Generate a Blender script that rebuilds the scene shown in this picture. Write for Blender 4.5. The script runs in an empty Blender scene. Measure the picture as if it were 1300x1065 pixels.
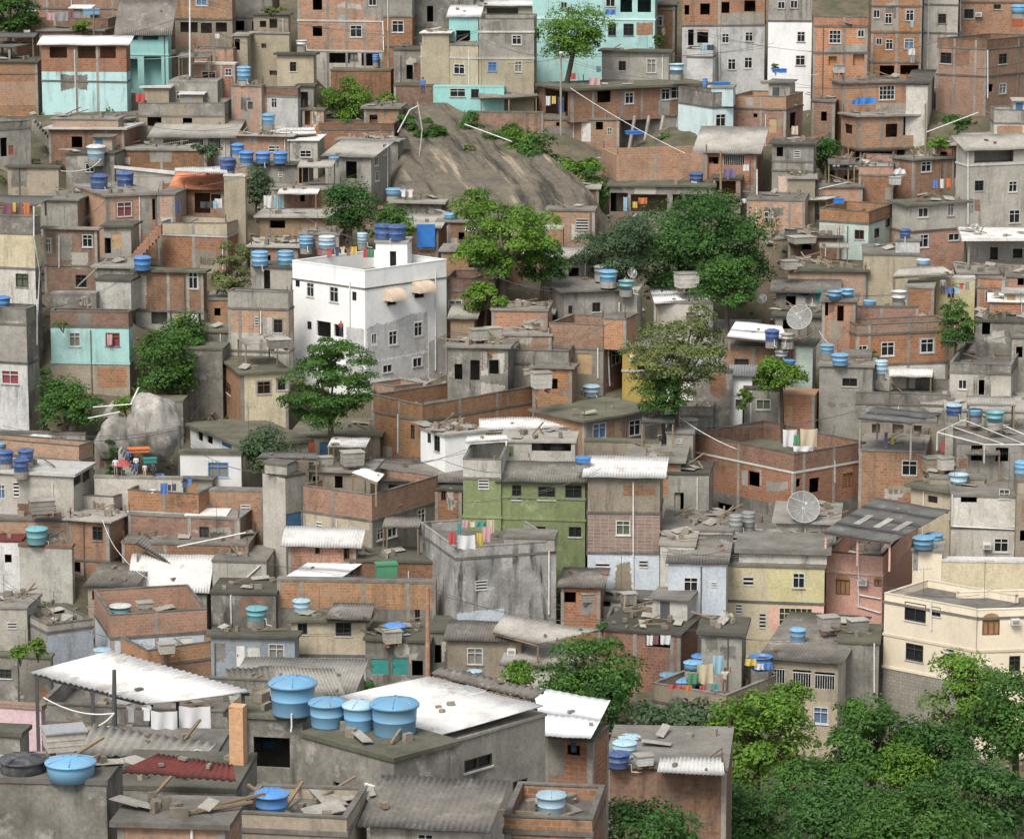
import bpy, math, random
import numpy as np
from mathutils import Vector, Matrix
R = math.radians
random.seed(7)
C = bpy.context.scene.collection
# ------------------------------------------------------------------ camera
F = 4200.0; P = R(10.4); cP, sP = math.cos(P), math.sin(P)
def ray(x, y):
    u = (x-650)/F; v = -(y-532.5)/F
    return Vector((u, cP+v*sP, -sP+v*cP))
def at(x, y, Y):
    r = ray(x, y); return r*(Y/r.y)
def depth(p): return p.y*cP - p.z*sP
ROWS = [(-160, 372), (0, 336), (100, 318), (250, 282), (490, 246), (700, 222), (900, 205), (1065, 192)]
PROF = sorted([(Y, at(650, y, Y).z) for y, Y in ROWS] + [(30, -62), (110, -60), (160, -63), (520, 40), (900, 130)])
_py = [p[0] for p in PROF]; _pz = [p[1] for p in PROF]
def ground(Y): return float(np.interp(Y, _py, _pz))
_CP = None
def land(x, y):
    """height of the hillside: the base slope pulled to the feet of the houses standing on it"""
    global _CP
    if _CP is None:
        pts = []
        for h in HS.values():
            if not h.grounded: continue
            for k in (h.C-(h.uA+h.uB)*.6, h.C+h.uA*h.wA*.5-h.uB*.6, h.C+h.uB*h.wB*.5-h.uA*.6, h.C+h.uA*h.wA-h.uB*.6, h.C+h.uB*h.wB-h.uA*.6): pts.append((k.x, k.y, h.z0-ground(k.y)))
        _CP = np.array(pts)
    x = np.atleast_1d(np.asarray(x, float)); y = np.atleast_1d(np.asarray(y, float)); out = np.zeros(len(x))
    for i in range(0, len(x), 4000):
        d2 = (x[i:i+4000, None]-_CP[None, :, 0])**2+(y[i:i+4000, None]-_CP[None, :, 1])**2
        w = 1/(d2+1.0)**2; w0 = 1/(30.0**2+1)**1.6
        out[i:i+4000] = (w*_CP[None, :, 2]).sum(1)/(w.sum(1)+w0)
    z = np.interp(y, _py, _pz)+out
    for h in HS.values():        # cut the slope back to each house's feet
        if not h.grounded: continue
        dx, dy = x-h.C.x, y-h.C.y; m = (abs(dx) < 45) & (abs(dy) < 45)
        if not m.any(): continue
        a = dx[m]*h.uA.x+dy[m]*h.uA.y; b = dx[m]*h.uB.x+dy[m]*h.uB.y
        da = np.maximum(np.maximum(-1.5-a, a-h.wA), 0); db = np.maximum(np.maximum(-1.5-b, b-h.wB), 0)
        z[m] = np.minimum(z[m], h.z0+.02+np.hypot(da, db)*1.3)
    return z
def land1(x, y): return float(land(x, y)[0])
_ry = [r[0] for r in ROWS]; _rY = [r[1] for r in ROWS]
def row_Y(y): return float(np.interp(y, _ry, _rY))
# ------------------------------------------------------------------ objects
def put(o):
    C.objects.link(o); return o
def tag(o, label=None, cat=None, group=None, kind=None):
    if label: o['label'] = label
    if cat: o['category'] = cat
    if group: o['group'] = group
    o['kind'] = kind or 'thing'
    if kind == 'part': del o['kind']
    return o
def empty(name, loc, label, cat, group=None):
    o = bpy.data.objects.new(name, None); o.empty_display_size = .3; o.location = loc
    put(o); return tag(o, label, cat, group)
class MB:
    def __init__(s): s.v = []; s.f = []; s.uv = []; s.smooth = False
    def quad(s, a, b, c, d, uv=None):
        n = len(s.v); s.v += [tuple(a), tuple(b), tuple(c), tuple(d)]; s.f.append((n, n+1, n+2, n+3))
        s.uv += uv or [(0, 0), (1, 0), (1, 1), (0, 1)]
    def poly(s, pts, uv=None):
        n = len(s.v); s.v += [tuple(p) for p in pts]; s.f.append(tuple(range(n, n+len(pts))))
        s.uv += uv or [(p[0]+p[1], p[2]) for p in pts]
    def obox(s, o, ex, ey, ez):
        """box from corner o with three edge vectors"""
        o = Vector(o); ex = Vector(ex); ey = Vector(ey); ez = Vector(ez)
        p = [o, o+ex, o+ex+ey, o+ey, o+ez, o+ex+ez, o+ex+ey+ez, o+ey+ez]
        lx, ly, lz = ex.length, ey.length, ez.length
        def q(a, b, c, d, w, h, ou=0, ov=0): s.quad(p[a], p[b], p[c], p[d], [(ou, ov), (ou+w, ov), (ou+w, ov+h), (ou, ov+h)])
        q(0, 3, 2, 1, ly, lx); q(4, 5, 6, 7, lx, ly)
        q(0, 1, 5, 4, lx, lz, 0, o.z); q(1, 2, 6, 5, ly, lz, 0, o.z); q(2, 3, 7, 6, lx, lz, 0, o.z); q(3, 0, 4, 7, ly, lz, 0, o.z)
    def box(s, c, sx, sy, sz, rz=0.0):
        ca, sa = math.cos(rz), math.sin(rz)
        ex = Vector((ca*sx, sa*sx, 0)); ey = Vector((-sa*sy, ca*sy, 0)); ez = Vector((0, 0, sz))
        s.obox(Vector(c)-ex/2-ey/2, ex, ey, ez)
    def tube(s, pts, r, n=6, r2=None):
        pts = [Vector(p) for p in pts]; k0 = len(s.v); m = len(pts)
        for i, p in enumerate(pts):
            d = (pts[min(i+1, m-1)]-pts[max(i-1, 0)]).normalized()
            up = Vector((0, 0, 1)) if abs(d.z) < .9 else Vector((1, 0, 0))
            a = d.cross(up).normalized(); b = d.cross(a)
            rr = r if r2 is None else r+(r2-r)*i/max(1, m-1)
            for k in range(n):
                t = 2*math.pi*k/n; s.v.append(tuple(p+a*math.cos(t)*rr+b*math.sin(t)*rr))
        for i in range(m-1):
            for k in range(n):
                s.f.append((k0+i*n+k, k0+i*n+(k+1) % n, k0+(i+1)*n+(k+1) % n, k0+(i+1)*n+k))
                s.uv += [(0, 0), (1, 0), (1, 1), (0, 1)]
        s.f.append(tuple(k0+k for k in range(n))); s.uv += [(0, 0)]*n
        s.f.append(tuple(k0+(m-1)*n+k for k in range(n-1, -1, -1))); s.uv += [(0, 0)]*n
    def lathe(s, prof, n=24, c=(0, 0, 0)):
        k0 = len(s.v); m = len(prof)
        for r, z in prof:
            for k in range(n):
                t = 2*math.pi*k/n; s.v.append((c[0]+r*math.cos(t), c[1]+r*math.sin(t), c[2]+z))
        for i in range(m-1):
            for k in range(n):
                s.f.append((k0+i*n+k, k0+i*n+(k+1) % n, k0+(i+1)*n+(k+1) % n, k0+(i+1)*n+k)); s.uv += [(0, 0), (1, 0), (1, 1), (0, 1)]
    def mesh(s, name, mat, off=Vector((0, 0, 0))):
        me = bpy.data.meshes.new(name)
        v = np.array(s.v, dtype=np.float64).reshape(-1, 3)-np.array(off)
        me.from_pydata(v.tolist(), [], s.f)
        if len(s.uv) == len(me.loops):
            l = me.uv_layers.new(name='UVMap'); l.data.foreach_set('uv', np.array(s.uv, dtype=np.float32).ravel())
        me.materials.append(M[mat] if isinstance(mat, str) else mat)
        if s.smooth: me.polygons.foreach_set('use_smooth', [True]*len(me.polygons))
        me.update(); return me
    def build(s, name, mat, parent=None, wloc=None):
        """link as one mesh object; verts are world coordinates, stored relative to the root's (or own) location"""
        off = Vector((0, 0, 0))
        if parent is not None: off = root_loc(parent)
        elif wloc is not None: off = Vector(wloc)
        o = bpy.data.objects.new(name, s.mesh(name, mat, off))
        if parent is not None: o.parent = parent
        else: o.location = off
        return put(o)
def root_loc(o):
    while o.parent is not None: o = o.parent
    return Vector(o.location)
# ------------------------------------------------------------------ materials
M = {}
def _mat(name):
    m = bpy.data.materials.new(name); m.use_nodes = True; nt = m.node_tree
    b = nt.nodes['Principled BSDF']; b.inputs['Roughness'].default_value = .9
    b.inputs['Specular IOR Level'].default_value = .25
    M[name] = m; return m, nt, b
def N(nt, t, **kw):
    n = nt.nodes.new(t)
    for k, v in kw.items(): setattr(n, k, v)
    return n
def noise(nt, src, scale, detail=4, rough=.6, map_scale=None):
    if map_scale:
        mp = N(nt, 'ShaderNodeMapping'); mp.inputs['Scale'].default_value = map_scale
        nt.links.new(src, mp.inputs['Vector']); src = mp.outputs['Vector']
    n = N(nt, 'ShaderNodeTexNoise'); n.inputs['Scale'].default_value = scale
    n.inputs['Detail'].default_value = detail; n.inputs['Roughness'].default_value = rough
    nt.links.new(src, n.inputs['Vector']); return n.outputs['Fac']
def ramp(nt, src, lo, hi, a=0.0, b=1.0):
    r = N(nt, 'ShaderNodeMapRange'); r.inputs['From Min'].default_value = lo; r.inputs['From Max'].default_value = hi
    r.inputs['To Min'].default_value = a; r.inputs['To Max'].default_value = b
    nt.links.new(src, r.inputs['Value']); return r.outputs['Result']
def mix(nt, fac, a, b, mode='MIX'):
    m = N(nt, 'ShaderNodeMix', data_type='RGBA', blend_type=mode)
    for s, k in ((fac, 0), (a, 6), (b, 7)):
        if isinstance(s, bpy.types.NodeSocket): nt.links.new(s, m.inputs[k])
        elif k == 0: m.inputs[0].default_value = s
        else: m.inputs[k].default_value = (*s, 1)
    return m.outputs[2]
def hsv(nt, col, val=None, sat=1.0):
    h = N(nt, 'ShaderNodeHueSaturation'); h.inputs['Saturation'].default_value = sat
    nt.links.new(col, h.inputs['Color'])
    if val is not None: nt.links.new(val, h.inputs['Value'])
    return h.outputs['Color']
DIRT = (.055, .05, .042)
def wall_mat(name, col, col2=None, streak=.5, blotch=.4, brick=False, mortar=(.3, .25, .2), dirt=DIRT, grain=.25, rough=.92, light=None, joint=0.0):
    m, nt, b = _mat(name); L = nt.links
    geo = N(nt, 'ShaderNodeNewGeometry'); pos = geo.outputs['Position']
    col2 = col2 or tuple(c*.8 for c in col)
    if brick:
        uv = N(nt, 'ShaderNodeUVMap')
        t = N(nt, 'ShaderNodeTexBrick'); t.inputs['Scale'].default_value = 1
        t.inputs['Brick Width'].default_value = .38; t.inputs['Row Height'].default_value = .21
        t.inputs['Mortar Size'].default_value = .022; t.inputs['Mortar Smooth'].default_value = .3; t.inputs['Bias'].default_value = -.1
        t.inputs['Color1'].default_value = (*col, 1); t.inputs['Color2'].default_value = (*col2, 1); t.inputs['Mortar'].default_value = (*mortar, 1)
        L.new(uv.outputs['UV'], t.inputs['Vector']); c = t.outputs['Color']
        c = mix(nt, ramp(nt, noise(nt, pos, 1.1, 5, .7), .42, .68, 0, .75), c, tuple(x*.6+y*.4 for x, y in zip(mortar, col2)))
    else:
        c = mix(nt, ramp(nt, noise(nt, pos, .55, 5, .65), .35, .68), col, col2)
        if joint:
            uv = N(nt, 'ShaderNodeUVMap'); t = N(nt, 'ShaderNodeTexBrick'); t.inputs['Scale'].default_value = 1
            t.inputs['Brick Width'].default_value = .42; t.inputs['Row Height'].default_value = .22; t.inputs['Mortar Size'].default_value = .02
            t.inputs['Color1'].default_value = (1, 1, 1, 1); t.inputs['Color2'].default_value = (.86, .86, .86, 1); t.inputs['Mortar'].default_value = (1-joint,)*3+(1,)
            L.new(uv.outputs['UV'], t.inputs['Vector']); c = mix(nt, 1.0, c, t.outputs['Color'], 'MULTIPLY')
    if light:
        c = mix(nt, ramp(nt, noise(nt, pos, .8, 6, .7), .56, .64, 0, .8), c, light)
    g = ramp(nt, noise(nt, pos, 7, 3, .7), .25, .75, 1-grain, 1+grain*.6)
    c = hsv(nt, c, g)
    if streak:
        s = ramp(nt, noise(nt, pos, 1.15, 6, .7, (1.4, 1.4, .17)), .5, .74)
        s2 = ramp(nt, noise(nt, pos, .27, 4, .6), .4, .62)
        mm = N(nt, 'ShaderNodeMath', operation='MULTIPLY'); L.new(s, mm.inputs[0]); L.new(s2, mm.inputs[1])
        m2 = N(nt, 'ShaderNodeMath', operation='MULTIPLY'); L.new(mm.outputs[0], m2.inputs[0]); m2.inputs[1].default_value = streak*1.25; m2.use_clamp = True
        c = mix(nt, m2.outputs[0], c, dirt)
    if blotch:
        bl = ramp(nt, noise(nt, pos, .6, 8, .74), .5, .7, 0, blotch)
        c = mix(nt, bl, c, tuple(.6*d+.4*x*.6 for d, x in zip(dirt, col)))
    oi = N(nt, 'ShaderNodeObjectInfo'); c = hsv(nt, c, ramp(nt, oi.outputs['Random'], 0, 1, .8, 1.16))
    if brick:   # every wall its own batch of clay
        h2 = N(nt, 'ShaderNodeHueSaturation'); L.new(c, h2.inputs['Color']); wn = N(nt, 'ShaderNodeTexWhiteNoise', noise_dimensions='1D'); L.new(oi.outputs['Random'], wn.inputs['W'])
        L.new(ramp(nt, wn.outputs['Value'], 0, 1, .497, .515), h2.inputs['Hue']); wc = N(nt, 'ShaderNodeSeparateColor'); L.new(wn.outputs['Color'], wc.inputs['Color']); L.new(ramp(nt, wc.outputs['Green'], 0, 1, .82, 1.1), h2.inputs['Saturation']); L.new(ramp(nt, wc.outputs['Blue'], 0, 1, .78, 1.1), h2.inputs['Value']); c = h2.outputs['Color']
    L.new(c, b.inputs['Base Color']); b.inputs['Roughness'].default_value = rough
    bp = N(nt, 'ShaderNodeBump'); bp.inputs['Strength'].default_value = .35; bp.inputs['Distance'].default_value = .05
    L.new(g, bp.inputs['Height']); L.new(bp.outputs['Normal'], b.inputs['Normal'])
    return m
def plain(name, col, rough=.6, var=.12, dirt=.0, spec=.3, metal=0):
    m, nt, b = _mat(name); b.inputs['Roughness'].default_value = rough; b.inputs['Specular IOR Level'].default_value = spec; b.inputs['Metallic'].default_value = metal
    geo = N(nt, 'ShaderNodeNewGeometry'); pos = geo.outputs['Position']
    c = mix(nt, ramp(nt, noise(nt, pos, 2.5, 4, .6), .3, .7), col, tuple(x*(1-var*2) for x in col))
    if dirt: c = mix(nt, ramp(nt, noise(nt, pos, 1.3, 6, .7), .5, .75, 0, dirt), c, DIRT)
    nt.links.new(c, b.inputs['Base Color']); return m
# bricks
wall_mat('br', (.42, .183, .103), (.28, .123, .072), .75, .55, True, (.36, .28, .22))
wall_mat('bo', (.48, .215, .116), (.34, .15, .084), .55, .42, True, (.4, .31, .24))
wall_mat('bd', (.36, .165, .098), (.22, .105, .068), .95, .65, True, (.25, .2, .16))
wall_mat('bp', (.44, .26, .18), (.38, .21, .145), .35, .35, True, (.42, .34, .27))
# renders and paints
wall_mat('cg', (.38, .36, .315), (.27, .255, .225), .9, .55)
wall_mat('cl', (.52, .49, .43), (.41, .385, .335), .75, .4)
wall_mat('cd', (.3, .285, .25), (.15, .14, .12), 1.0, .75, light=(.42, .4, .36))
wall_mat('ck', (.33, .31, .265), (.25, .235, .2), .5, .35, joint=.3)
wall_mat('cb', (.46, .4, .29), (.38, .33, .24), .5, .3)
wall_mat('ct', (.36, .31, .24), (.29, .25, .19), .6, .4)
wall_mat('cw', (.6, .58, .52), (.46, .44, .39), .75, .45)
wall_mat('wd', (.66, .66, .64), (.5, .5, .48), .85, .5)
wall_mat('wh', (.82, .82, .8), (.75, .75, .74), .22, .1, grain=.1)
wall_mat('cy', (.36, .6, .57), (.41, .62, .59), .5, .22, light=(.5, .68, .64), grain=.12)
wall_mat('tq', (.27, .55, .52), (.34, .58, .55), .3, .2, grain=.12)
wall_mat('pt', (.42, .66, .66), (.5, .69, .68), .95, .25, grain=.12)
wall_mat('pc', (.62, .74, .74), (.52, .66, .67), .35, .2, grain=.12)
wall_mat('mi', (.46, .55, .48), (.4, .47, .42), .45, .3)
wall_mat('gr', (.26, .305, .15), (.2, .245, .115), .6, .35, light=(.34, .39, .22))
wall_mat('pk', (.76, .46, .37), (.68, .39, .31), .3, .2, light=(.78, .52, .44))
wall_mat('pl', (.66, .45, .38), (.6, .5, .4), .4, .3)
wall_mat('pp', (.66, .5, .52), (.58, .42, .45), .3, .2)
wall_mat('cr', (.76, .67, .52), (.7, .61, .47), .22, .12, grain=.1)
wall_mat('cc', (.68, .6, .42), (.6, .52, .36), .6, .35)
wall_mat('ye', (.62, .56, .3), (.55, .5, .3), .4, .25, light=(.6, .57, .42))
wall_mat('yo', (.52, .39, .12), (.45, .33, .1), .3, .2)
wall_mat('lb', (.5, .56, .62), (.58, .62, .65), .4, .25, light=(.62, .65, .66))
wall_mat('bg', (.36, .41, .46), (.3, .33, .35), .6, .4, light=(.5, .5, .44))
wall_mat('or', (.66, .42, .27), (.66, .38, .2), .15, .1)
# brown mosaic tile cladding
m = wall_mat('ti', (.25, .17, .13), (.2, .135, .1), .2, .1, True, (.36, .28, .23))
for n in m.node_tree.nodes:
    if n.type == 'TEX_BRICK': n.inputs['Brick Width'].default_value = .5; n.inputs['Row Height'].default_value = .24; n.offset = 0
# roofs
wall_mat('sl', (.22, .205, .18), (.12, .112, .098), .0, .8)
wall_mat('sg', (.3, .285, .25), (.19, .18, .155), .0, .65)
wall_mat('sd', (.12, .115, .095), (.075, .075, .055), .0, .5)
wall_mat('sm', (.17, .163, .122), (.095, .098, .066), .0, .65)
wall_mat('fi', (.25, .23, .2), (.16, .147, .13), .0, .65, light=(.34, .32, .28))
wall_mat('fl', (.44, .415, .365), (.3, .28, .245), .0, .5)
wall_mat('fd', (.17, .166, .156), (.115, .112, .105), .0, .5, light=(.24, .235, .22))
wall_mat('cm', (.62, .62, .6), (.48, .48, .465), .8, .35, light=(.72, .72, .7))
wall_mat('cs', (.46, .45, .42), (.25, .24, .225), 1.3, .6, light=(.55, .55, .53))
wall_mat('zi', (.74, .73, .7), (.6, .585, .55), .0, .5, grain=.12, light=(.47, .41, .35))
wall_mat('zw', (.87, .87, .86), (.84, .84, .83), .0, .03, grain=.04)
wall_mat('zd', (.45, .46, .47), (.36, .37, .37), .0, .3)
wall_mat('cly', (.64, .26, .14), (.52, .2, .1), .0, .3)
wall_mat('rd', (.2, .055, .045), (.15, .045, .04), .0, .3)
wall_mat('rb', (.25, .12, .1), (.2, .1, .08), .0, .4)
wall_mat('wood', (.3, .22, .14), (.22, .16, .1), .3, .4)
wall_mat('conc', (.36, .335, .295), (.25, .235, .205), .6, .6)
wall_mat('led', (.21, .2, .178), (.105, .1, .088), .4, .7)
wall_mat('ledw', (.62, .61, .58), (.5, .49, .46), .3, .4)
plain('alu', (.62, .62, .6), .5)
plain('wfr', (.66, .66, .64), .5)
plain('brf', (.2, .1, .06), .6)
plain('blf', (.15, .32, .6), .5)
plain('yfr', (.7, .64, .42), .5)
plain('dkf', (.06, .055, .05), .6)
plain('rust', (.16, .08, .05), .8); plain('pvc', (.8, .79, .76), .45, dirt=.3)
plain('steel', (.1, .1, .105), .5)
plain('dwood', (.4, .24, .12), .7); plain('dwhite', (.75, .74, .7), .6); plain('dblue', (.06, .16, .28), .6); plain('dgrey', (.3, .31, .31), .6); plain('dteal', (.05, .28, .25), .6); plain('dred', (.4, .12, .06), .6); plain('dtan', (.5, .36, .2), .7)
plain('acw', (.72, .71, .66), .5)
plain('awn', (.68, .55, .42), .8)
def glass(name, col, rough=.12):
    m, nt, b = _mat(name); b.inputs['Base Color'].default_value = (*col, 1); b.inputs['Roughness'].default_value = rough; b.inputs['Specular IOR Level'].default_value = .5
glass('gl', (.018, .02, .022)); glass('gl2', (.05, .055, .055), .25); glass('gcur', (.2, .19, .165), .5); glass('gred', (.22, .05, .06), .5); glass('gblu', (.1, .17, .28), .4)
glass('ggrn', (.1, .12, .07), .4)
def plastic(name, col):
    m, nt, b = _mat(name); geo = N(nt, 'ShaderNodeNewGeometry'); oi = N(nt, 'ShaderNodeObjectInfo')
    c = mix(nt, ramp(nt, noise(nt, geo.outputs['Position'], 1.7, 5, .65), .35, .7), col, tuple(x*.62+.1 for x in col))
    c = mix(nt, ramp(nt, noise(nt, geo.outputs['Position'], 3.1, 6, .7), .5, .75, 0, .5), c, (.3, .29, .26))
    c = hsv(nt, c, ramp(nt, oi.outputs['Random'], 0, 1, .85, 1.12)); nt.links.new(c, b.inputs['Base Color'])
    b.inputs['Roughness'].default_value = .42; b.inputs['Specular IOR Level'].default_value = .4
plastic('tkl', (.16, .4, .62)); plastic('tkd', (.025, .085, .27)); plastic('tkm', (.06, .24, .58)); plastic('tkp', (.38, .56, .66)); plastic('tkt', (.13, .38, .42)); plastic('tkg', (.3, .31, .3)); plastic('tkk', (.03, .03, .035)); plastic('tkw', (.72, .72, .68))
CL = {'white': (.8, .8, .8), 'blue': (.08, .22, .6), 'navy': (.03, .05, .14), 'red': (.55, .06, .06), 'pink': (.7, .4, .42), 'yellow': (.75, .55, .08), 'green': (.06, .3, .14), 'teal': (.05, .32, .32), 'grey': (.35, .35, .36), 'black': (.03, .03, .035), 'orange': (.75, .2, .04), 'cream': (.7, .6, .42), 'lightblue': (.35, .6, .72), 'purple': (.2, .15, .3), 'maroon': (.25, .08, .1), 'brown': (.22, .12, .07)}
for k, c in CL.items(): plain('cl_'+k, tuple(x*.72+.05 for x in c), .9, .06, spec=.1)
plain('tarp', (.05, .22, .62), .5)
def leaf_mat(name, c1, c2):
    m, nt, b = _mat(name); L = nt.links
    geo = N(nt, 'ShaderNodeNewGeometry')
    c = mix(nt, geo.outputs['Random Per Island'], c1, c2)
    n = ramp(nt, noise(nt, geo.outputs['Position'], .45, 3, .6), .3, .7, .6, 1.32)
    c = hsv(nt, c, n); L.new(c, b.inputs['Base Color']); b.inputs['Roughness'].default_value = .55
    tr = N(nt, 'ShaderNodeBsdfTranslucent'); L.new(c, tr.inputs['Color'])
    ms = N(nt, 'ShaderNodeMixShader'); ms.inputs[0].default_value = .3
    L.new(b.outputs[0], ms.inputs[1]); L.new(tr.outputs[0], ms.inputs[2]); L.new(ms.outputs[0], nt.nodes['Material Output'].inputs['Surface'])
leaf_mat('lf_bright', (.17, .3, .04), (.09, .19, .03)); leaf_mat('lf_mid', (.1, .21, .04), (.05, .125, .028)); leaf_mat('lf_dark', (.08, .185, .042), (.038, .1, .026))
leaf_mat('lf_olive', (.21, .25, .085), (.12, .16, .05)); leaf_mat('lf_grey', (.11, .165, .08), (.06, .11, .055))
wall_mat('bark', (.16, .13, .1), (.1, .08, .06), .3, .4)
wall_mat('earth', (.2, .16, .115), (.085, .095, .05), .0, .7)
wall_mat('rock', (.27, .215, .15), (.17, .145, .11), .9, .55, light=(.4, .33, .24))
wall_mat('boul', (.42, .4, .36), (.25, .24, .215), .8, .5, light=(.55, .53, .49))
wall_mat('rub', (.3, .26, .21), (.2, .17, .13), .3, .4)
# ------------------------------------------------------------------ houses
HS = {}
NOWIN = {'q9', 'q7', 'q7b', 'q8', 'm2', 'l7', 't4', 't5', 'q12', 'o8', 'r7', 'u8', 'u8a', 'v4', 'v4b', 'v7', 'w6', 'w7', 'w7b', 's11', 'q3', 'p3', 'p7', 'p7b', 's1', 'q5', 'q6c', 'l4', 'l5', 'l5b', 'l8', 'l2', 'l2b', 'm1', 'o6', 'v5', 'v6', 't8', 't9', 't10', 't11', 't11b', 'n2', 'n3', 's8', 's9b', 's10', 's10b', 's5', 's6', 's7', 'r6', 'r6c', 'r5', 'q10', 'q4', 'u1', 'u2', 'o3', 'o4', 'w1', 'w2', 'w3', 'w11', 'v10', 'p5', 'p6'}
NOROOM = {'q7d', 'n8', 'f7', 'f9', 'f8', 'f10', 'f32', 'm1', 's11', 'q12', 'q9', 's9', 'l7', 'l4', 'l5', 't4', 't3', 'u1', 'v2', 'o3', 'p1', 'p4', 's3', 'q10', 'q4', 'q1', 'r5', 'm2', 'r4', 'o8', 'v5', 'x10', 'p6', 'v4', 'w6', 'x1', 'o6', 'l8', 's5', 's6', 'q2', 'p5', 'u8', 'v10', 'v10b', 'm5b', 's6b', 'r1', 'r2b', 'p3', 'o15', 'w7'}
GH = 'houses stacked up the hillside'
def kind_name(mat):
    return {'b': 'brick_house'}.get(mat[0], 'concrete_house') if mat in ('br', 'bo', 'bd', 'bp', 'cg', 'cl', 'cd', 'ck', 'ct') else 'painted_house'
class Vol: grounded = False
def solve_w(Cx, d0, ux, uy, xpx):
    k = (xpx-650)/F
    return (k*d0-Cx)/(ux-k*uy*cP)
def clamp(v, a, b): return max(a, min(b, v))
def wall_face(mb, O, u, n, W, z0, z1, holes, th=.14):
    us = {0.0, W}; zs = {z0, z1}; hs = []
    for (a, b, c, d) in holes:
        a = max(a, .03); b = min(b, W-.03); c = max(c, z0); d = min(d, z1)
        if b-a < .08 or d-c < .08: continue
        hs.append((a, b, c, d)); us |= {a, b}; zs |= {c, d}
    us = sorted(us); zs = sorted(zs)
    pt = lambda uu, z, k=0.0: Vector((O.x+u.x*uu-n.x*k, O.y+u.y*uu-n.y*k, z))
    for i in range(len(us)-1):
        for j in range(len(zs)-1):
            cu = (us[i]+us[i+1])/2; cz = (zs[j]+zs[j+1])/2
            if any(a < cu < b and c < cz < d for a, b, c, d in hs): continue
            a, b, c, d = us[i], us[i+1], zs[j], zs[j+1]
            mb.quad(pt(a, c), pt(b, c), pt(b, d), pt(a, d), [(a, c), (b, c), (b, d), (a, d)])
    for a, b, c, d in hs:
        for (p, q) in (((a, c), (b, c)), ((b, c), (b, d)), ((b, d), (a, d)), ((a, d), (a, c))):
            mb.quad(pt(*p), pt(*q), pt(*q, th), pt(*p, th), [(p[0], p[1]), (q[0], q[1]), (q[0]+.1, q[1]+.1), (p[0]+.1, p[1]+.1)])
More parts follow.
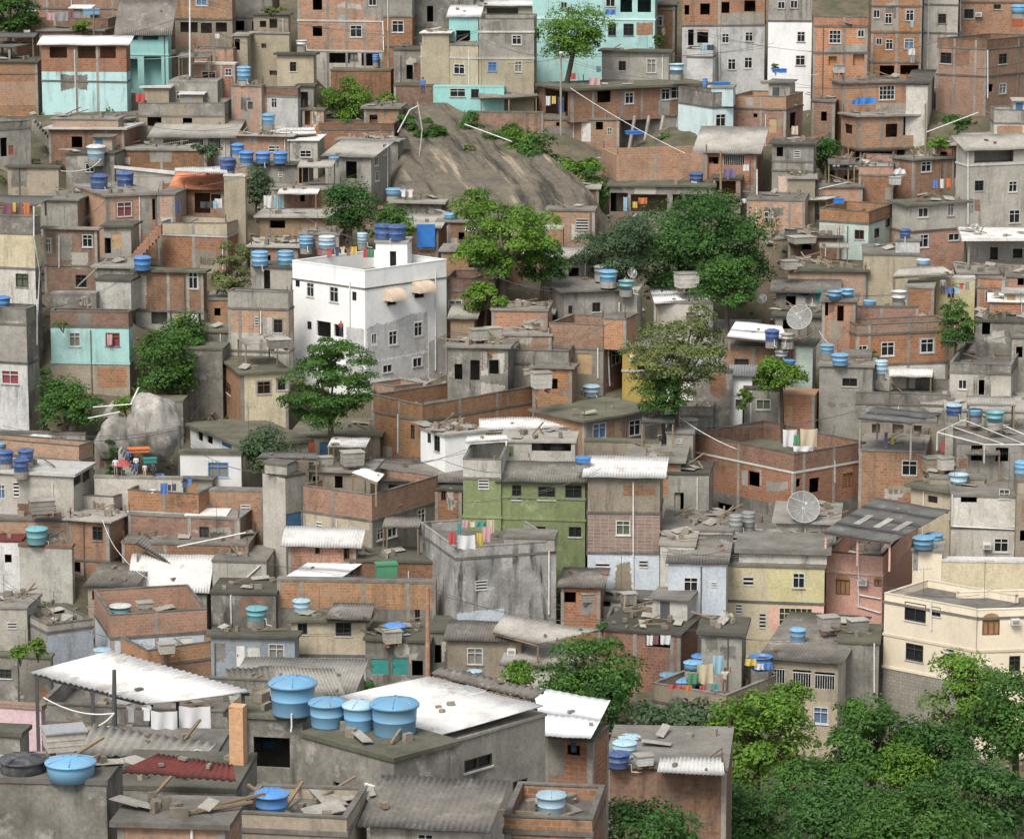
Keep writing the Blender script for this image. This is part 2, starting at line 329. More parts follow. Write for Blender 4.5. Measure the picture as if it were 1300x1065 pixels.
def H(id, xl, xc, xr, yt, yb, a, mat, label=None, of=None, on=None, Y=None, dep=6.0, roof='flat', rm='sl', yp=None, pm=None, o=.06, rise=.9, bands=None, mB=None,
      w='', col='', led='', ledm='led', pipe='', patch=(), deb=0, open=0, cc=None, name=None, post='conc', lt=.16, back=None, cat='house', nofoot=0, coping='led', pth=.14, rt=.16, pskip=()):
    v = Vol(); HS[id] = v; v.id = id
    if Y is None:
        if on is not None:
            r = ray(xc, yb); h = HS[on]; Y = r.y*(h.zf/r.z)
            Y = clamp(Y, h.C.y+.3, h.C.y+16)
        else: Y = row_Y(yb)
    a = R(a); top = at(xc, yt, Y); bot = at(xc, yb, Y)
    v.Y = Y; v.C = Vector((top.x, Y, 0)); z1 = top.z; z0 = bot.z
    if on is not None: z0 = HS[on].zf
    v.uA = Vector((-math.cos(a), math.sin(a), 0)); v.uB = Vector((math.sin(a), math.cos(a), 0))
    v.nA = -v.uB; v.nB = -v.uA
    d0 = Y*cP-(z0+z1)/2*sP
    v.wA = dep if xl is None else solve_w(v.C.x, d0, v.uA.x, v.uA.y, xl)
    v.wB = dep if xr is None else solve_w(v.C.x, d0, v.uB.x, v.uB.y, xr)
    v.wA = clamp(v.wA, .4, 26); v.wB = clamp(v.wB, .4, 26)
    v.z0, v.z1 = z0, z1
    zof = lambda ypx: at(xc, ypx, Y).z
    if of is None and label:
        v.root = empty(name or kind_name(mat), (v.C.x, Y, z0), label, cat, GH)
    else: v.root = HS[of or on].root
    v.mat = mat
    Cw, uA, uB, wA, wB = v.C, v.uA, v.uB, v.wA, v.wB
    zw = z1
    if roof in ('para',) : zf = zof(yp); v.zf = zf; zw = zf-lt
    elif roof == 'flat': v.zf = z1; zw = z1-rt
    else: v.zf = z1
    zb = z0 if (on is not None or nofoot) else z0-5
    if on is None and not nofoot and Y > 190 and dep is not None: v.grounded = True
    v.zb = zb; v.zw = zw
    def corner(e=0.0, i=0):
        # plan corners with outward offset e: C, A end, far, B end
        return [Cw-uA*e-uB*e, Cw+uA*(wA+e)-uB*e, Cw+uA*(wA+e)+uB*(wB+e), Cw-uA*e+uB*(wB+e)]
    v.corner = corner
    jr = random.Random(sum(map(ord, id))*5+1); ja = 0 if mat in ('wh', 'cr') else .055; jit = [jr.uniform(-ja, ja) for _ in range(8)]
    def slab(mb, e, za, zb_):
        cs_ = corner(e); dz_ = [jit[(i*3+int(e*50)) % 8] if e > .055 else jit[i]*.5 for i in range(4)]
        lo = [Vector((p.x, p.y, za+d)) for p, d in zip(cs_, dz_)]; hi = [Vector((p.x, p.y, zb_+d)) for p, d in zip(cs_, dz_)]
        L1, L2, hh = wA+2*e, wB+2*e, zb_-za
        mb.quad(*hi, [(0, 0), (L1, 0), (L1, L2), (0, L2)]); mb.quad(lo[3], lo[2], lo[1], lo[0], [(0, 0), (L1, 0), (L1, L2), (0, L2)])
        for i in range(4): j = (i+1) % 4; mb.quad(lo[i], lo[j], hi[j], hi[i], [(0, za), (L1, za), (L1, zb_), (0, zb_)])
    v.slab = slab
    # openings
    ops = []
    for t in [q for q in w.split(';') if q.strip()]:
        p = t.split(); k = p[0]; x, y, ww, hh = map(float, p[1:5]); opt = p[5] if len(p) > 5 else None
        fc = 'A' if x < xc else 'B'
        O, u, n, W = (Cw, uA, v.nA, wA) if fc == 'A' else (Cw, uB, v.nB, wB)
        if W < .5: continue
        c = px_on(O, n, x, y); uu = (c-O).dot(u); s = depth(c)/F
        f = max(abs(u.x)-abs((x-650)/F*u.y), .25); wu = clamp(ww*s/f, .2, W*.96); hz = hh*s
        uu = clamp(uu, wu/2+.05, max(W-wu/2-.05, wu/2+.05))
        ops.append((fc, k, uu-wu/2, uu+wu/2, c.z-hz/2, c.z+hz/2, opt))
    hole = {'A': [], 'B': []}
    rw = random.Random(sum(map(ord, id))*31+3)
    if not open and cat == 'house' and not nofoot and mat not in ('wh', 'cr') and on is None and Y > 190 and id not in NOWIN and 'x' not in id:
        for fc, O, u, n, W in (('A', Cw, uA, v.nA, wA), ('B', Cw, uB, v.nB, wB)):
            vis = abs(u.x)*W; have = [q for q in ops if q[0] == fc]
            if vis < 1.5 or (fc == 'B' and math.degrees(a) < 12) or len(have) >= max(1, int(vis/3.0)): continue
            for st in range(int((zw-max(z0, zw-5.6))/2.5)):
                zc = zw-1.15-2.55*st
                for k in range(int(vis/2.6)+1):
                    if rw.random() > .55: continue
                    uu = rw.uniform(.8, max(.9, W-.8)); wu = rw.choice([.5, .7, .8, 1.0, 1.1]); hz = rw.choice([.45, .6, .8, 1.0, 1.1])
                    if W < wu+.6 or any(uu-wu/2 < q[3]+.35 and uu+wu/2 > q[2]-.35 and zc-hz < q[5]+.3 and zc+hz > q[4]-.3 for q in ops if q[0] == fc): continue
                    ops.append((fc, rw.choice(['f', 'f', 'f', 'o', 'o', 'l', 'g']) if wu > .6 else rw.choice('ol'), uu-wu/2, uu+wu/2, zc-hz/2, zc+hz/2, None))
    for fc, k, a0, a1, c0, c1, opt in ops:
        if k not in 'an': hole[fc].append((a0, a1, c0, c1))
    # walls, one part per band
    if not open:
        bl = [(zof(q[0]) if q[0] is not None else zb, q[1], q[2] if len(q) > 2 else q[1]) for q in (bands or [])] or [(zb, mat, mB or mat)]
        hi = zw
        bl[-1] = (zb,)+bl[-1][1:]
        for lo, m1, m2 in bl:
            if hi-lo < .02: continue
            far = Cw+uA*wA+uB*wB
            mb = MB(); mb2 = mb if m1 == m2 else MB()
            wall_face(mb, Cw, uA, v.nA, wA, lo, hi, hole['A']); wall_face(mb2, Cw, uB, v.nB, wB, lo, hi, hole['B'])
            wall_face(mb, Cw+uA*wA, uB, uA*1, wB, lo, hi, []); wall_face(mb2, Cw+uB*wB, uA, uB*1, wA, lo, hi, [])
            mb.build('wall', m1, v.root)
            if mb2 is not mb: mb2.build('wall', m2, v.root)
            hi = lo
    else:
        pts = [(0, 0), (1, 0), (0, 1), (1, 1)]
        n = max(1, int(wA/3)); nb = max(1, int(wB/3))
        pts = {(i/n, 0) for i in range(n+1)} | {(i/n, 1) for i in range(n+1)} | {(0, j/nb) for j in range(nb+1)}
        for i, j in sorted(pts):
            q = Cw+uA*(.1+(wA-.2)*i)+uB*(.1+(wB-.2)*j); mb = MB()
            zt = zw+(rise*(j if math.degrees(a) < 45 else i) if roof == 'shed' else 0)-.03
            mb.box((q.x, q.y, zb), .16, .16, zt-zb, a); mb.build('post', post, v.root)
    # roof
    mb = MB()
    if roof == 'flat':
        slab(mb, o, z1-rt, z1); mb.build('roof', rm, v.root)
    elif roof == 'para':
        slab(mb, .05, v.zf-lt, v.zf); mb.build('roof', rm, v.root)
        pb = MB(); th = pth; zc = z1
        c0 = corner(0); c1 = corner(-th)
        for i in range(4):
            if i in pskip: continue
            p, q, p2, q2 = c0[i], c0[(i+1) % 4], c1[i], c1[(i+1) % 4]; L_ = (q-p).length
            up = lambda t, z: Vector((t.x, t.y, z))
            zp, zq = zc+jit[i]*1.3, zc+jit[(i+1) % 4]*1.3
            pb.quad(up(p, v.zf), up(q, v.zf), up(q, zq), up(p, zp), [(0, v.zf), (L_, v.zf), (L_, zc), (0, zc)])
            pb.quad(up(p2, v.zf), up(q2, v.zf), up(q2, zq), up(p2, zp), [(0, v.zf), (L_, v.zf), (L_, zc), (0, zc)])
            if not coping: pb.quad(up(p, zp), up(q, zq), up(q2, zq), up(p2, zp), [(0, 0), (L_, 0), (L_, .1), (0, .1)])
        pb.build('parapet', pm or mat, v.root)
        if coping:
            cb = MB(); co = corner(.03); ci = corner(-th-.03); up = lambda t, z: Vector((t.x, t.y, z)); zt = zc+.06
            for i in range(4):
                j = (i+1) % 4
                if i in pskip: continue
                a_, b_ = jit[i]*1.3, jit[j]*1.3
                cb.quad(up(co[i], zt+a_), up(co[j], zt+b_), up(ci[j], zt+b_), up(ci[i], zt+a_))
                cb.quad(up(co[i], zc+a_), up(co[j], zc+b_), up(co[j], zt+b_), up(co[i], zt+a_)); cb.quad(up(ci[i], zc+a_), up(ci[j], zc+b_), up(ci[j], zt+b_), up(ci[i], zt+a_))
                cb.quad(up(co[i], zc+a_), up(co[j], zc+b_), up(ci[j], zc+b_), up(ci[i], zc+a_))
            cb.build('coping', coping, v.root)
    elif roof == 'shed':
        front = 'A' if math.degrees(a) < 45 else 'B'
        sheet_roof(v, front, rise, o, rm)
        if not open:
            gb = MB(); up = lambda t, z: Vector((t.x, t.y, z)); c = corner(-.002)
            lo_i, hi_i = ((0, 1), (3, 2)) if front == 'A' else ((0, 3), (1, 2))
            for li, hi2 in zip(lo_i, hi_i):
                gb.poly([up(c[li], z1), up(c[hi2], z1), up(c[hi2], z1+rise)])
            gb.quad(up(c[hi_i[0]], z1), up(c[hi_i[1]], z1), up(c[hi_i[1]], z1+rise), up(c[hi_i[0]], z1+rise))
            gb.build('gable', bands[0][1] if bands else mat, v.root)
    # floor ledges
    for ly in led.split():
        mb = MB(); z = zof(float(ly)); z = v.zf-.08 if roof == 'para' and abs(z-v.zf) < .3 else z; slab(mb, .06, z-.09, z+.07); mb.build('floor_slab', ledm, v.root)
    # concrete frame
    brick = (mat[0] == 'b' and mat != 'bg') if cc is None else cc
    zt = zw-.01
    if brick and not open:
        far = Cw+uA*wA; farB = Cw+uB*wB
        for spec in ([(Cw, uA, v.nA, wA), (Cw, uB, v.nB, wB)], [(Cw+uA*(wA-.22), uA, v.nA, wA)], [(Cw+uB*(wB-.22), uB, v.nB, wB)]):
            fr = MB()
            for O, u, n, W in spec:
                if W < 1.2: continue
                p = O+n*.022; fr.obox((p.x, p.y, zb), u*.22, -n*.1, (0, 0, zt-zb))
            if fr.v: fr.build('column', 'conc', v.root)
    for cx in col.split():
        x = float(cx); fc = 'A' if x < xc else 'B'
        O, u, n, W = (Cw, uA, v.nA, wA) if fc == 'A' else (Cw, uB, v.nB, wB)
        c = px_on(O, n, x, (yt+yb)/2); uu = (c-O).dot(u)
        if not .1 < uu < W-.1: continue
        p = O+u*(uu-.12)+n*.024; fr = MB()
        fr.obox((p.x, p.y, zb), u*.24, -n*.1, (0, 0, zt-zb)); fr.build('column', 'conc', v.root)
        if roof == 'para': fr = MB(); fr.obox((p.x, p.y, v.zf+.005), u*.24, -n*.1, (0, 0, z1-v.zf-.015)); fr.build('column', 'conc', v.root)
    for op in ops: opening(v, op)
    for pp in [q for q in pipe.split('|') if q.strip()]:
        pts = []
        for q in pp.split():
            x, y = map(float, q.split(','))
            O, u, n = (Cw, uA, v.nA) if x < xc else (Cw, uB, v.nB)
            pts.append(px_on(O+n*.08, n, x, y))
        mb = MB(); mb.tube(pts, .055, 6); mb.build('drainpipe', 'pvc', v.root)
    auto = []
    ar = random.Random(sum(map(ord, id))*11+5)
    if not open and on is None and cat == 'house' and mat in ('br', 'bo', 'bd', 'bp', 'cg', 'cl', 'cd', 'ct') and 'x' not in id and (xc-(xl or xc)) > 20:
        for k in range(ar.choice([0, 1, 1, 2, 3])):
            w_ = ar.uniform(.12, .4)*(xc-xl); x0 = ar.uniform(xl, xc-w_); y0 = ar.uniform(yt, max(yt+1, min(yb, yt+70)-8)); h_ = ar.uniform(5, 26); sk = ar.uniform(-4, 4)
            pmx = ar.choice(['cg', 'bd', 'cl', 'ct', 'cd']) if mat[0] == 'b' and mat != 'bg' else ar.choice(['cd', mat if mat != 'cd' else 'cl', 'cl', 'bd'])
            auto.append((pmx, f'{x0},{y0+sk} {x0+w_*.4},{y0+ar.uniform(-3,3)} {x0+w_},{y0} {x0+w_+sk*.5},{y0+h_} {x0+w_*.5},{y0+h_+ar.uniform(-4,6)} {x0},{y0+h_-sk}'))
    for pm_, pts in tuple(patch)+tuple(auto):
        q = [tuple(map(float, s.split(','))) for s in pts.split()]
        x = sum(t[0] for t in q)/len(q); O, u, n, W = (Cw, uA, v.nA, wA) if x < xc else (Cw, uB, v.nB, wB)
        mb = MB(); ps = []
        for t in q:
            c = px_on(O+n*.006, n, *t); ps.append((clamp((c-O).dot(u), .0, W), c.z))
        hl = hole['A' if x < xc else 'B']; us_ = [p[0] for p in ps]; zs_ = [p[1] for p in ps]; g = max(.09, (max(us_)-min(us_))/60)
        nu, nz = int((max(us_)-min(us_))/g)+1, int((max(zs_)-min(zs_))/g)+1; prng = random.Random(int(x))
        for i in range(nu):
            for j in range(nz):
                a0, b0 = min(us_)+i*g, min(zs_)+j*g; a1, b1 = min(a0+g, max(us_)), min(b0+g, max(zs_)); cu, cz = (a0+a1)/2, (b0+b1)/2
                if a1-a0 < .004 or b1-b0 < .004 or not inside(cu+prng.uniform(-.5, .5)*g, cz+prng.uniform(-.5, .5)*g, ps): continue
                if any(a1 > h[0]-.03 and a0 < h[1]+.03 and b1 > h[2]-.09 and b0 < h[3]+.03 for h in hl): continue
                P4 = [Vector((O.x+u.x*p+n.x*.006, O.y+u.y*p+n.y*.006, r)) for p, r in ((a0, b0), (a1, b0), (a1, b1), (a0, b1))]
                mb.quad(*P4, [(a0, b0), (a1, b0), (a1, b1), (a0, b1)])
        if mb.f: mb.build('wall_patch', pm_, v.root)
    rng = random.Random(sum(map(ord, id))*7+len(label or ''))
    if label and cat == 'house' and not open and roof in ('flat', 'para') and Y > 190 and wA > 3.4 and wB > 3.4 and id not in NOROOM and rng.random() < .5:
        s0 = rng.uniform(.1, .5); ww = rng.uniform(1.6, min(3.0, wA*.5)); dd = rng.uniform(1.5, 2.4); hh = rng.uniform(1.2, 2.0); k0 = rng.random()
        o_ = Cw+uA*(s0*(wA-ww))+uB*(wB-dd-.25); zr = v.zf
        if k0 < .55:
            mb = MB(); mb.obox((o_.x, o_.y, zr+.003), uA*ww, uB*dd, (0, 0, hh)); mb.build('rooftop_room', rng.choice(['cg', 'cl', 'br', 'ct', 'bo', 'cd', 'cw']), v.root)
            mb = MB(); c_ = o_-uB*.012+uA*(ww*.5); mb.obox((c_.x, c_.y, zr+.05), uA*.65, uB*.05, (0, 0, min(1.6, hh-.2))); mb.build('door', rng.choice(['dwood', 'dgrey', 'steel', 'dblue']), v.root)
            mb = MB(); e_ = o_-uA*.2-uB*.3; mb.obox((e_.x, e_.y, zr+hh+.01), uA*(ww+.4), uB*(dd+.5)+Vector((0, 0, rng.uniform(0, .25))), (0, 0, .07)); mb.build('rooftop_room_cover', rng.choice(['fi', 'fl', 'sl', 'zi', 'sd']), v.root)
        else:
            e_ = o_-uB*.3; n1 = rng.uniform(.2, .5)
            corrugated(Vector((e_.x, e_.y, 0)), uA*ww*1.4, uB*(dd+.3), ww*1.4, zr+hh, zr+hh+n1, rng.choice(['fi', 'fl', 'zi', 'fd']), v.root, name='lean_to_roof')
            for i_, j_ in ((0.04, .03), (.96, .03), (.04, .95), (.96, .95)):
                q_ = e_+uA*ww*1.4*i_+uB*(dd+.3)*j_; mb = MB(); mb.box((q_.x, q_.y, zr+.004), .09, .09, hh+n1*j_-.05, a); mb.build('post', 'wood', v.root)
    plainw = mat in ('wh', 'cr', 'pc', 'ti', 'zi')
    if deb == 0 and roof in ('flat', 'para') and wA > 2.5 and wB > 2.5 and not plainw and on is None and cat == 'house': deb = rng.choice([2, 3, 4, 5])
    if brick and not open and on is None and cat == 'house' and roof != 'shed' and rng.random() < .6:
        mb = MB(); zt2 = z1-.05
        for q_ in (Cw+(uA+uB)*.12, Cw+uA*(wA-.12)+uB*.12, Cw+uB*(wB-.12)+uA*.12):
            if rng.random() < .75:
                for k in range(3):
                    e = Vector((q_.x+rng.uniform(-.06, .06), q_.y+rng.uniform(-.06, .06), zt2)); mb = MB() if False else mb
                    mb.tube([e, e+Vector((rng.uniform(-.1, .1), rng.uniform(-.1, .1), rng.uniform(.4, .9)))], .018, 4)
        if mb.f: o_ = mb.build('rebar', 'rust', v.root); o_['kind'] = 'stuff'
    if not pipe and not open and on is None and cat == 'house' and wA > 2.5 and (z1-z0) > 2.5 and rng.random() < .45:
        fcs = [('A', Cw, uA, v.nA, wA)]+([('B', Cw, uB, v.nB, wB)] if math.degrees(a) > 25 else [])
        fc, O, u, n, W = max(fcs, key=lambda t: t[4]*abs(t[2].x)); 
        for tr in range(12):
            uu = rng.uniform(.25, W-.25)
            if not any(h[0]-.15 < uu < h[1]+.15 for h in hole[fc]): break
        else: uu = None
        if uu:
            zt2 = zw-.02-rng.random()*.6; p0 = O+u*uu+n*.07; sg = rng.choice([-1, 1]); mb = MB()
            mb.tube([Vector((p0.x, p0.y, zt2)), Vector((p0.x, p0.y, z0-.3))], .045, 5); mb.build('drainpipe', rng.choice(['pvc', 'pvc', 'led']), v.root)
    if on is None and not open and cat == 'house' and rng.random() < .25 and roof in ('flat', 'para') and wA > 2.5 and Y > 190:
        e = Cw+uA*rng.uniform(.5, wA-.5)+uB*min(wB-.3, rng.uniform(.5, 3)); hh = rng.uniform(1.5, 2.8); mb = MB(); az = rng.uniform(-.4, .4)
        b_ = Vector((e.x, e.y, v.zf)); t_ = b_+Vector((0, 0, hh)); mb.tube([b_, t_], .016, 5); d_ = Vector((math.cos(az), math.sin(az), 0)); c_ = Vector((-d_.y, d_.x, 0))
        mb.tube([t_-d_*.6, t_+d_*.6], .008, 4)
        for k in range(5): q_ = t_+d_*(-.5+.25*k); l_ = .38-.04*k; mb.tube([q_-c_*l_*.5-Vector((0, 0, l_*.5)), q_+c_*l_*.5+Vector((0, 0, l_*.5))], .005, 4)
        mb.build('antenna', 'steel', v.root)
    if deb: debris(v, deb)
    return v
def inside(x, y, poly):
    r = False; j = len(poly)-1
    for i in range(len(poly)):
        (xi, yi), (xj, yj) = poly[i], poly[j]
        if (yi > y) != (yj > y) and x < (xj-xi)*(y-yi)/(yj-yi)+xi: r = not r
        j = i
    return r
def px_on(O, n, x, y):
    r = ray(x, y); t = (O.x*n.x+O.y*n.y)/(r.x*n.x+r.y*n.y); return r*t
def debris(v, n):
    rng = random.Random(hash(v.id) & 0xffff if False else sum(map(ord, v.id)))
    for grp, mat in ((0, 'rub'), (1, 'fl'), (2, 'wood')):
        mb = MB()
        for i in range(n if grp == 0 else max(1, n//2)):
            p = v.C+v.uA*rng.uniform(.4, max(.5, v.wA-.4))+v.uB*rng.uniform(.4, max(.5, v.wB-.4)); rz = rng.uniform(0, 3.1)
            if grp == 0: mb.box((p.x, p.y, v.zf+.003), rng.uniform(.15, .6), rng.uniform(.15, .4), rng.uniform(.1, .45), rz)
            elif grp == 1:
                ca, sa = math.cos(rz), math.sin(rz); L_ = rng.uniform(.6, 1.6); W_ = rng.uniform(.4, .9); t = rng.uniform(.02, .5)
                mb.obox((p.x, p.y, v.zf+.02+rng.random()*.1), (ca*L_, sa*L_, t*.4), (-sa*W_, ca*W_, t*.2), (0, 0, .03))
            else:
                ca, sa = math.cos(rz), math.sin(rz); L_ = rng.uniform(1, 2.6)
                mb.obox((p.x, p.y, v.zf+.05+rng.random()*.1), (ca*L_, sa*L_, rng.uniform(0, .6)), (-sa*.1, ca*.1, 0), (0, 0, .07))
        o = mb.build('roof_clutter', mat, v.root); o['kind'] = 'stuff'
def sheet_roof(v, front, rise, o, rm, z=None, pitch=.2, amp=.022):
    """corrugated sheet over the plan: low along `front`, rising to the back"""
    z = v.z1 if z is None else z
    if front == 'A': O = v.C-v.uA*o-v.uB*o; e = v.uA*(v.wA+2*o); s = v.uB*(v.wB+2*o); W, L_ = v.wA+2*o, v.wB+2*o; run = v.wB
    else: O = v.C-v.uA*o-v.uB*o; e = v.uB*(v.wB+2*o); s = v.uA*(v.wA+2*o); W, L_ = v.wB+2*o, v.wA+2*o; run = v.wA
    k = rise/max(run, .3); za = z-k*o+.05; zb = z+k*(L_-o)+.05
    O = Vector((O.x, O.y, 0)); corrugated(O, e, s, W, za, zb, rm, v.root, pitch, amp)
def corrugated(O, e, s, W, za, zb, rm, parent, pitch=.2, amp=.022, name='roof', wloc=None):
    mb = MB(); n = int(clamp(W/pitch*4, 8, 400)); rows = 4; sag = [0, -.02, .015, 0]
    for side, dz in ((0, 0), (1, -.025)):
        base = len(mb.v)
        for j in range(rows):
            for i in range(n+1):
                p = O+e*(i/n)+s*(j/(rows-1)); zz = za+(zb-za)*j/(rows-1)+amp*math.sin(i*math.pi/2)+dz+.02*math.sin(i/n*11+j*2)
                mb.v.append((p.x, p.y, zz))
        for j in range(rows-1):
            for i in range(n):
                mb.f.append((base+j*(n+1)+i, base+j*(n+1)+i+1, base+(j+1)*(n+1)+i+1, base+(j+1)*(n+1)+i)); mb.uv += [(0, 0)]*4
    m = n+1; tot = rows*m
    for rowi in (0, rows-1):
        for i in range(n):
            a = rowi*m+i; mb.f.append((a, a+1, tot+a+1, tot+a)); mb.uv += [(0, 0)]*4
    mb.smooth = True
    if parent is not None and W > 2:
        rb = random.Random(int(W*100+za*10)); wb = MB()
        for k in range(rb.randint(0, 3)):
            u, t = rb.uniform(.08, .92), rb.uniform(.1, .9); p = O+e*u+s*t; wb.box((p.x, p.y, za+(zb-za)*t+amp), rb.uniform(.2, .5), rb.uniform(.12, .3), rb.uniform(.08, .2), rb.uniform(0, 3))
        if wb.f: wb.build('roof_weights', rb.choice(['bd', 'rub', 'wood']), parent)['kind'] = 'stuff'
    return mb.build(name, rm, parent, wloc)
def opening(v, op):
    fc, k, a0, a1, c0, c1, opt = op
    O, u, n, W = (v.C, v.uA, v.nA, v.wA) if fc == 'A' else (v.C, v.uB, v.nB, v.wB)
    pt = lambda uu, z, k_=0.0: Vector((O.x+u.x*uu+n.x*k_, O.y+u.y*uu+n.y*k_, z))
    rng = random.Random(int(a0*977+c1*131+len(v.id)*7))
    w, h = a1-a0, c1-c0
    bar = lambda mb, ua, ub, za, zb, kf, t: mb.obox(pt(ua, za, kf), u*(ub-ua), -n*t, (0, 0, zb-za))
    if k in 'fbs' or k == 'g':
        t = clamp(min(w, h)*.07, .035, .06); mb = MB(); fm = {'w': 'wfr', 'a': 'alu', 'n': 'brf', 'b': 'blf', 'y': 'yfr', 'd': 'dkf'}.get((opt or '?')[0], None) or rng.choice(['wfr', 'alu', 'alu', 'brf', 'dkf', 'alu'])
        if k == 'b': fm = 'blf'
        if k == 's': fm = 'brf'
        kf = .015
        bar(mb, a0, a0+t, c0, c1, kf, .09); bar(mb, a1-t, a1, c0, c1, kf, .09)
        bar(mb, a0+t, a1-t, c0, c0+t, kf, .09); bar(mb, a0+t, a1-t, c1-t, c1, kf, .09)
        if k == 'g':
            nx = max(2, int(w/.35)); nz = max(2, int(h/.4))
            for i in range(1, nx): bar(mb, a0+w*i/nx-.02, a0+w*i/nx+.02, c0+t, c1-t, kf-.02, .04)
            for i in range(1, nz): bar(mb, a0+t, a1-t, c0+h*i/nz-.02, c0+h*i/nz+.02, kf-.026, .03)
        elif k == 's':
            nx = max(2, int(w/.3))
            for i in range(1, nx): bar(mb, a0+w*i/nx-.03, a0+w*i/nx+.03, c0+t, c1-t, kf-.01, .06)
        else:
            nx = 2 if w < 1.5 else int(w/.7)
            zt = c0+h*.68
            if h > .8: bar(mb, a0+t, a1-t, zt-.022, zt+.022, kf-.01, .06)
            for i in range(1, nx): bar(mb, a0+w*i/nx-.022, a0+w*i/nx+.022, c0+t, c1-t, kf-.016, .05)
        wn = mb.build('window', fm, v.root)
        pm = {'c': 'gcur', 'r': 'gred', 'l': 'gblu', 'k': 'gl', 'g': 'ggrn'}.get(opt[1] if opt and len(opt) > 1 else '?') or rng.choice(['gl', 'gl', 'gl', 'gl2', 'gl2', 'gcur', 'ggrn'])
        if k == 's': pm = 'dwood'
        pb = MB(); pb.quad(pt(a0+.01, c0+.01, -.1), pt(a1-.01, c0+.01, -.1), pt(a1-.01, c1-.01, -.1), pt(a0+.01, c1-.01, -.1)); pb.build('pane', pm, wn)
        if w > .6 and k != 's':
            sb = MB(); sb.obox(pt(a0-.06, c0-.07, .07), u*(w+.12), -n*.16, (0, 0, .066)); sb.build('sill', rng.choice(['ledw', 'conc', 'wfr']), wn)
        if k == 's':   # arched head over the shutter
            ab = MB(); m_ = 10; r = w/2
            q = [pt(a0+r-r*math.cos(math.pi*i/m_), c1+.75*r*math.sin(math.pi*i/m_), .03) for i in range(m_+1)]
            ab.poly(q); ab.poly([t2-n*.03 for t2 in q]); ab.build('arch_head', 'dwood', wn)
        if v.mat[0] == 'b' and v.mat != 'bg' and rng.random() < .6 and k == 'f' and w < 2.2:
            sb = MB(); e = .13
            bar(sb, a0-e, a0, c0-e, c1+e, .012, .05); bar(sb, a1, a1+e, c0-e, c1+e, .012, .05)
            bar(sb, a0, a1, c1, c1+e, .012, .05); bar(sb, a0, a1, c0-e, c0-.075, .012, .05)
            sb.build('surround', 'conc', wn)
    elif k == 'l':
        mb = MB(); n_ = max(2, int(h/.22)); t = .05
        bar(mb, a0, a0+t, c0, c1, .012, .08); bar(mb, a1-t, a1, c0, c1, .012, .08)
        for i in range(n_+1):
            z = c0+(h-.06)*i/n_; mb.obox(pt(a0+t, z, .05), u*(w-2*t), -n*.13+Vector((0, 0, .05)), (0, 0, .05))
        vn = mb.build('vent', 'ledw', v.root)
        pb = MB(); pb.quad(pt(a0+.01, c0+.01, -.12), pt(a1-.01, c0+.01, -.12), pt(a1-.01, c1-.01, -.12), pt(a0+.01, c1-.01, -.12)); pb.build('pane', 'gl', vn)
    elif k == 'd':
        dm = {'w': 'dwhite', 'b': 'dblue', 'g': 'dgrey', 't': 'dteal', 'r': 'dred', 'n': 'dwood', 'a': 'dtan'}.get(opt or 'n', 'dwood')
        mb = MB(); bar(mb, a0, a1, c0, c1, -.05, .05)
        for zz in (.12, .55):
            bar(mb, a0+w*.15, a1-w*.15, c0+h*zz, c0+h*(zz+.33), -.04, .02)
        d = mb.build('door', dm, v.root)
        hb = MB(); hb.obox(pt(a1-.14, c0+h*.45, .0), u*.06, -n*.06, (0, 0, .12)); hb.build('handle', 'steel', d)
    elif k == 'a':
        mb = MB(); s = clamp(w, .55, .9); h = s*.66
        mb.obox(pt((a0+a1)/2-s/2, c0, .4), u*s, -n*.42, (0, 0, h))
        ac = mb.build('air_conditioner', 'acw', v.root)
        gb = MB(); gb.obox(pt((a0+a1)/2-s/2+.07, c0+.07, .412), u*(s-.14), -n*.02, (0, 0, h-.14)); gb.build('grille', 'dgrey', ac)
    elif k == 'n':
        mb = MB(); m_ = 8; prev = None; d = .95; hh = h*.95
        arc = [(d*math.sin(math.pi/2*i/m_), c0+hh*math.cos(math.pi/2*i/m_)) for i in range(m_+1)]
        for i in range(m_):
            (k0, z0), (k1, z1) = arc[i], arc[i+1]
            mb.quad(pt(a0, z0, k0), pt(a1, z0, k0), pt(a1, z1, k1), pt(a0, z1, k1))
        for ua in (a0, a1): mb.poly([pt(ua, c0, 0.001)]+[pt(ua, z, k_+.001) for k_, z in arc])
        mb.build('awning', 'awn', v.root)
    elif k == 'v':    # veranda opening: railing of thin bars
        mb = MB(); bar(mb, a0, a1, c0+.9, c0+.95, .0, .05)
        n_ = max(3, int(w/.16))
        for i in range(n_+1): bar(mb, a0+(w-.03)*i/n_, a0+(w-.03)*i/n_+.03, c0, c0+.9, -.01, .03)
        mb.build('railing', 'wfr', v.root)
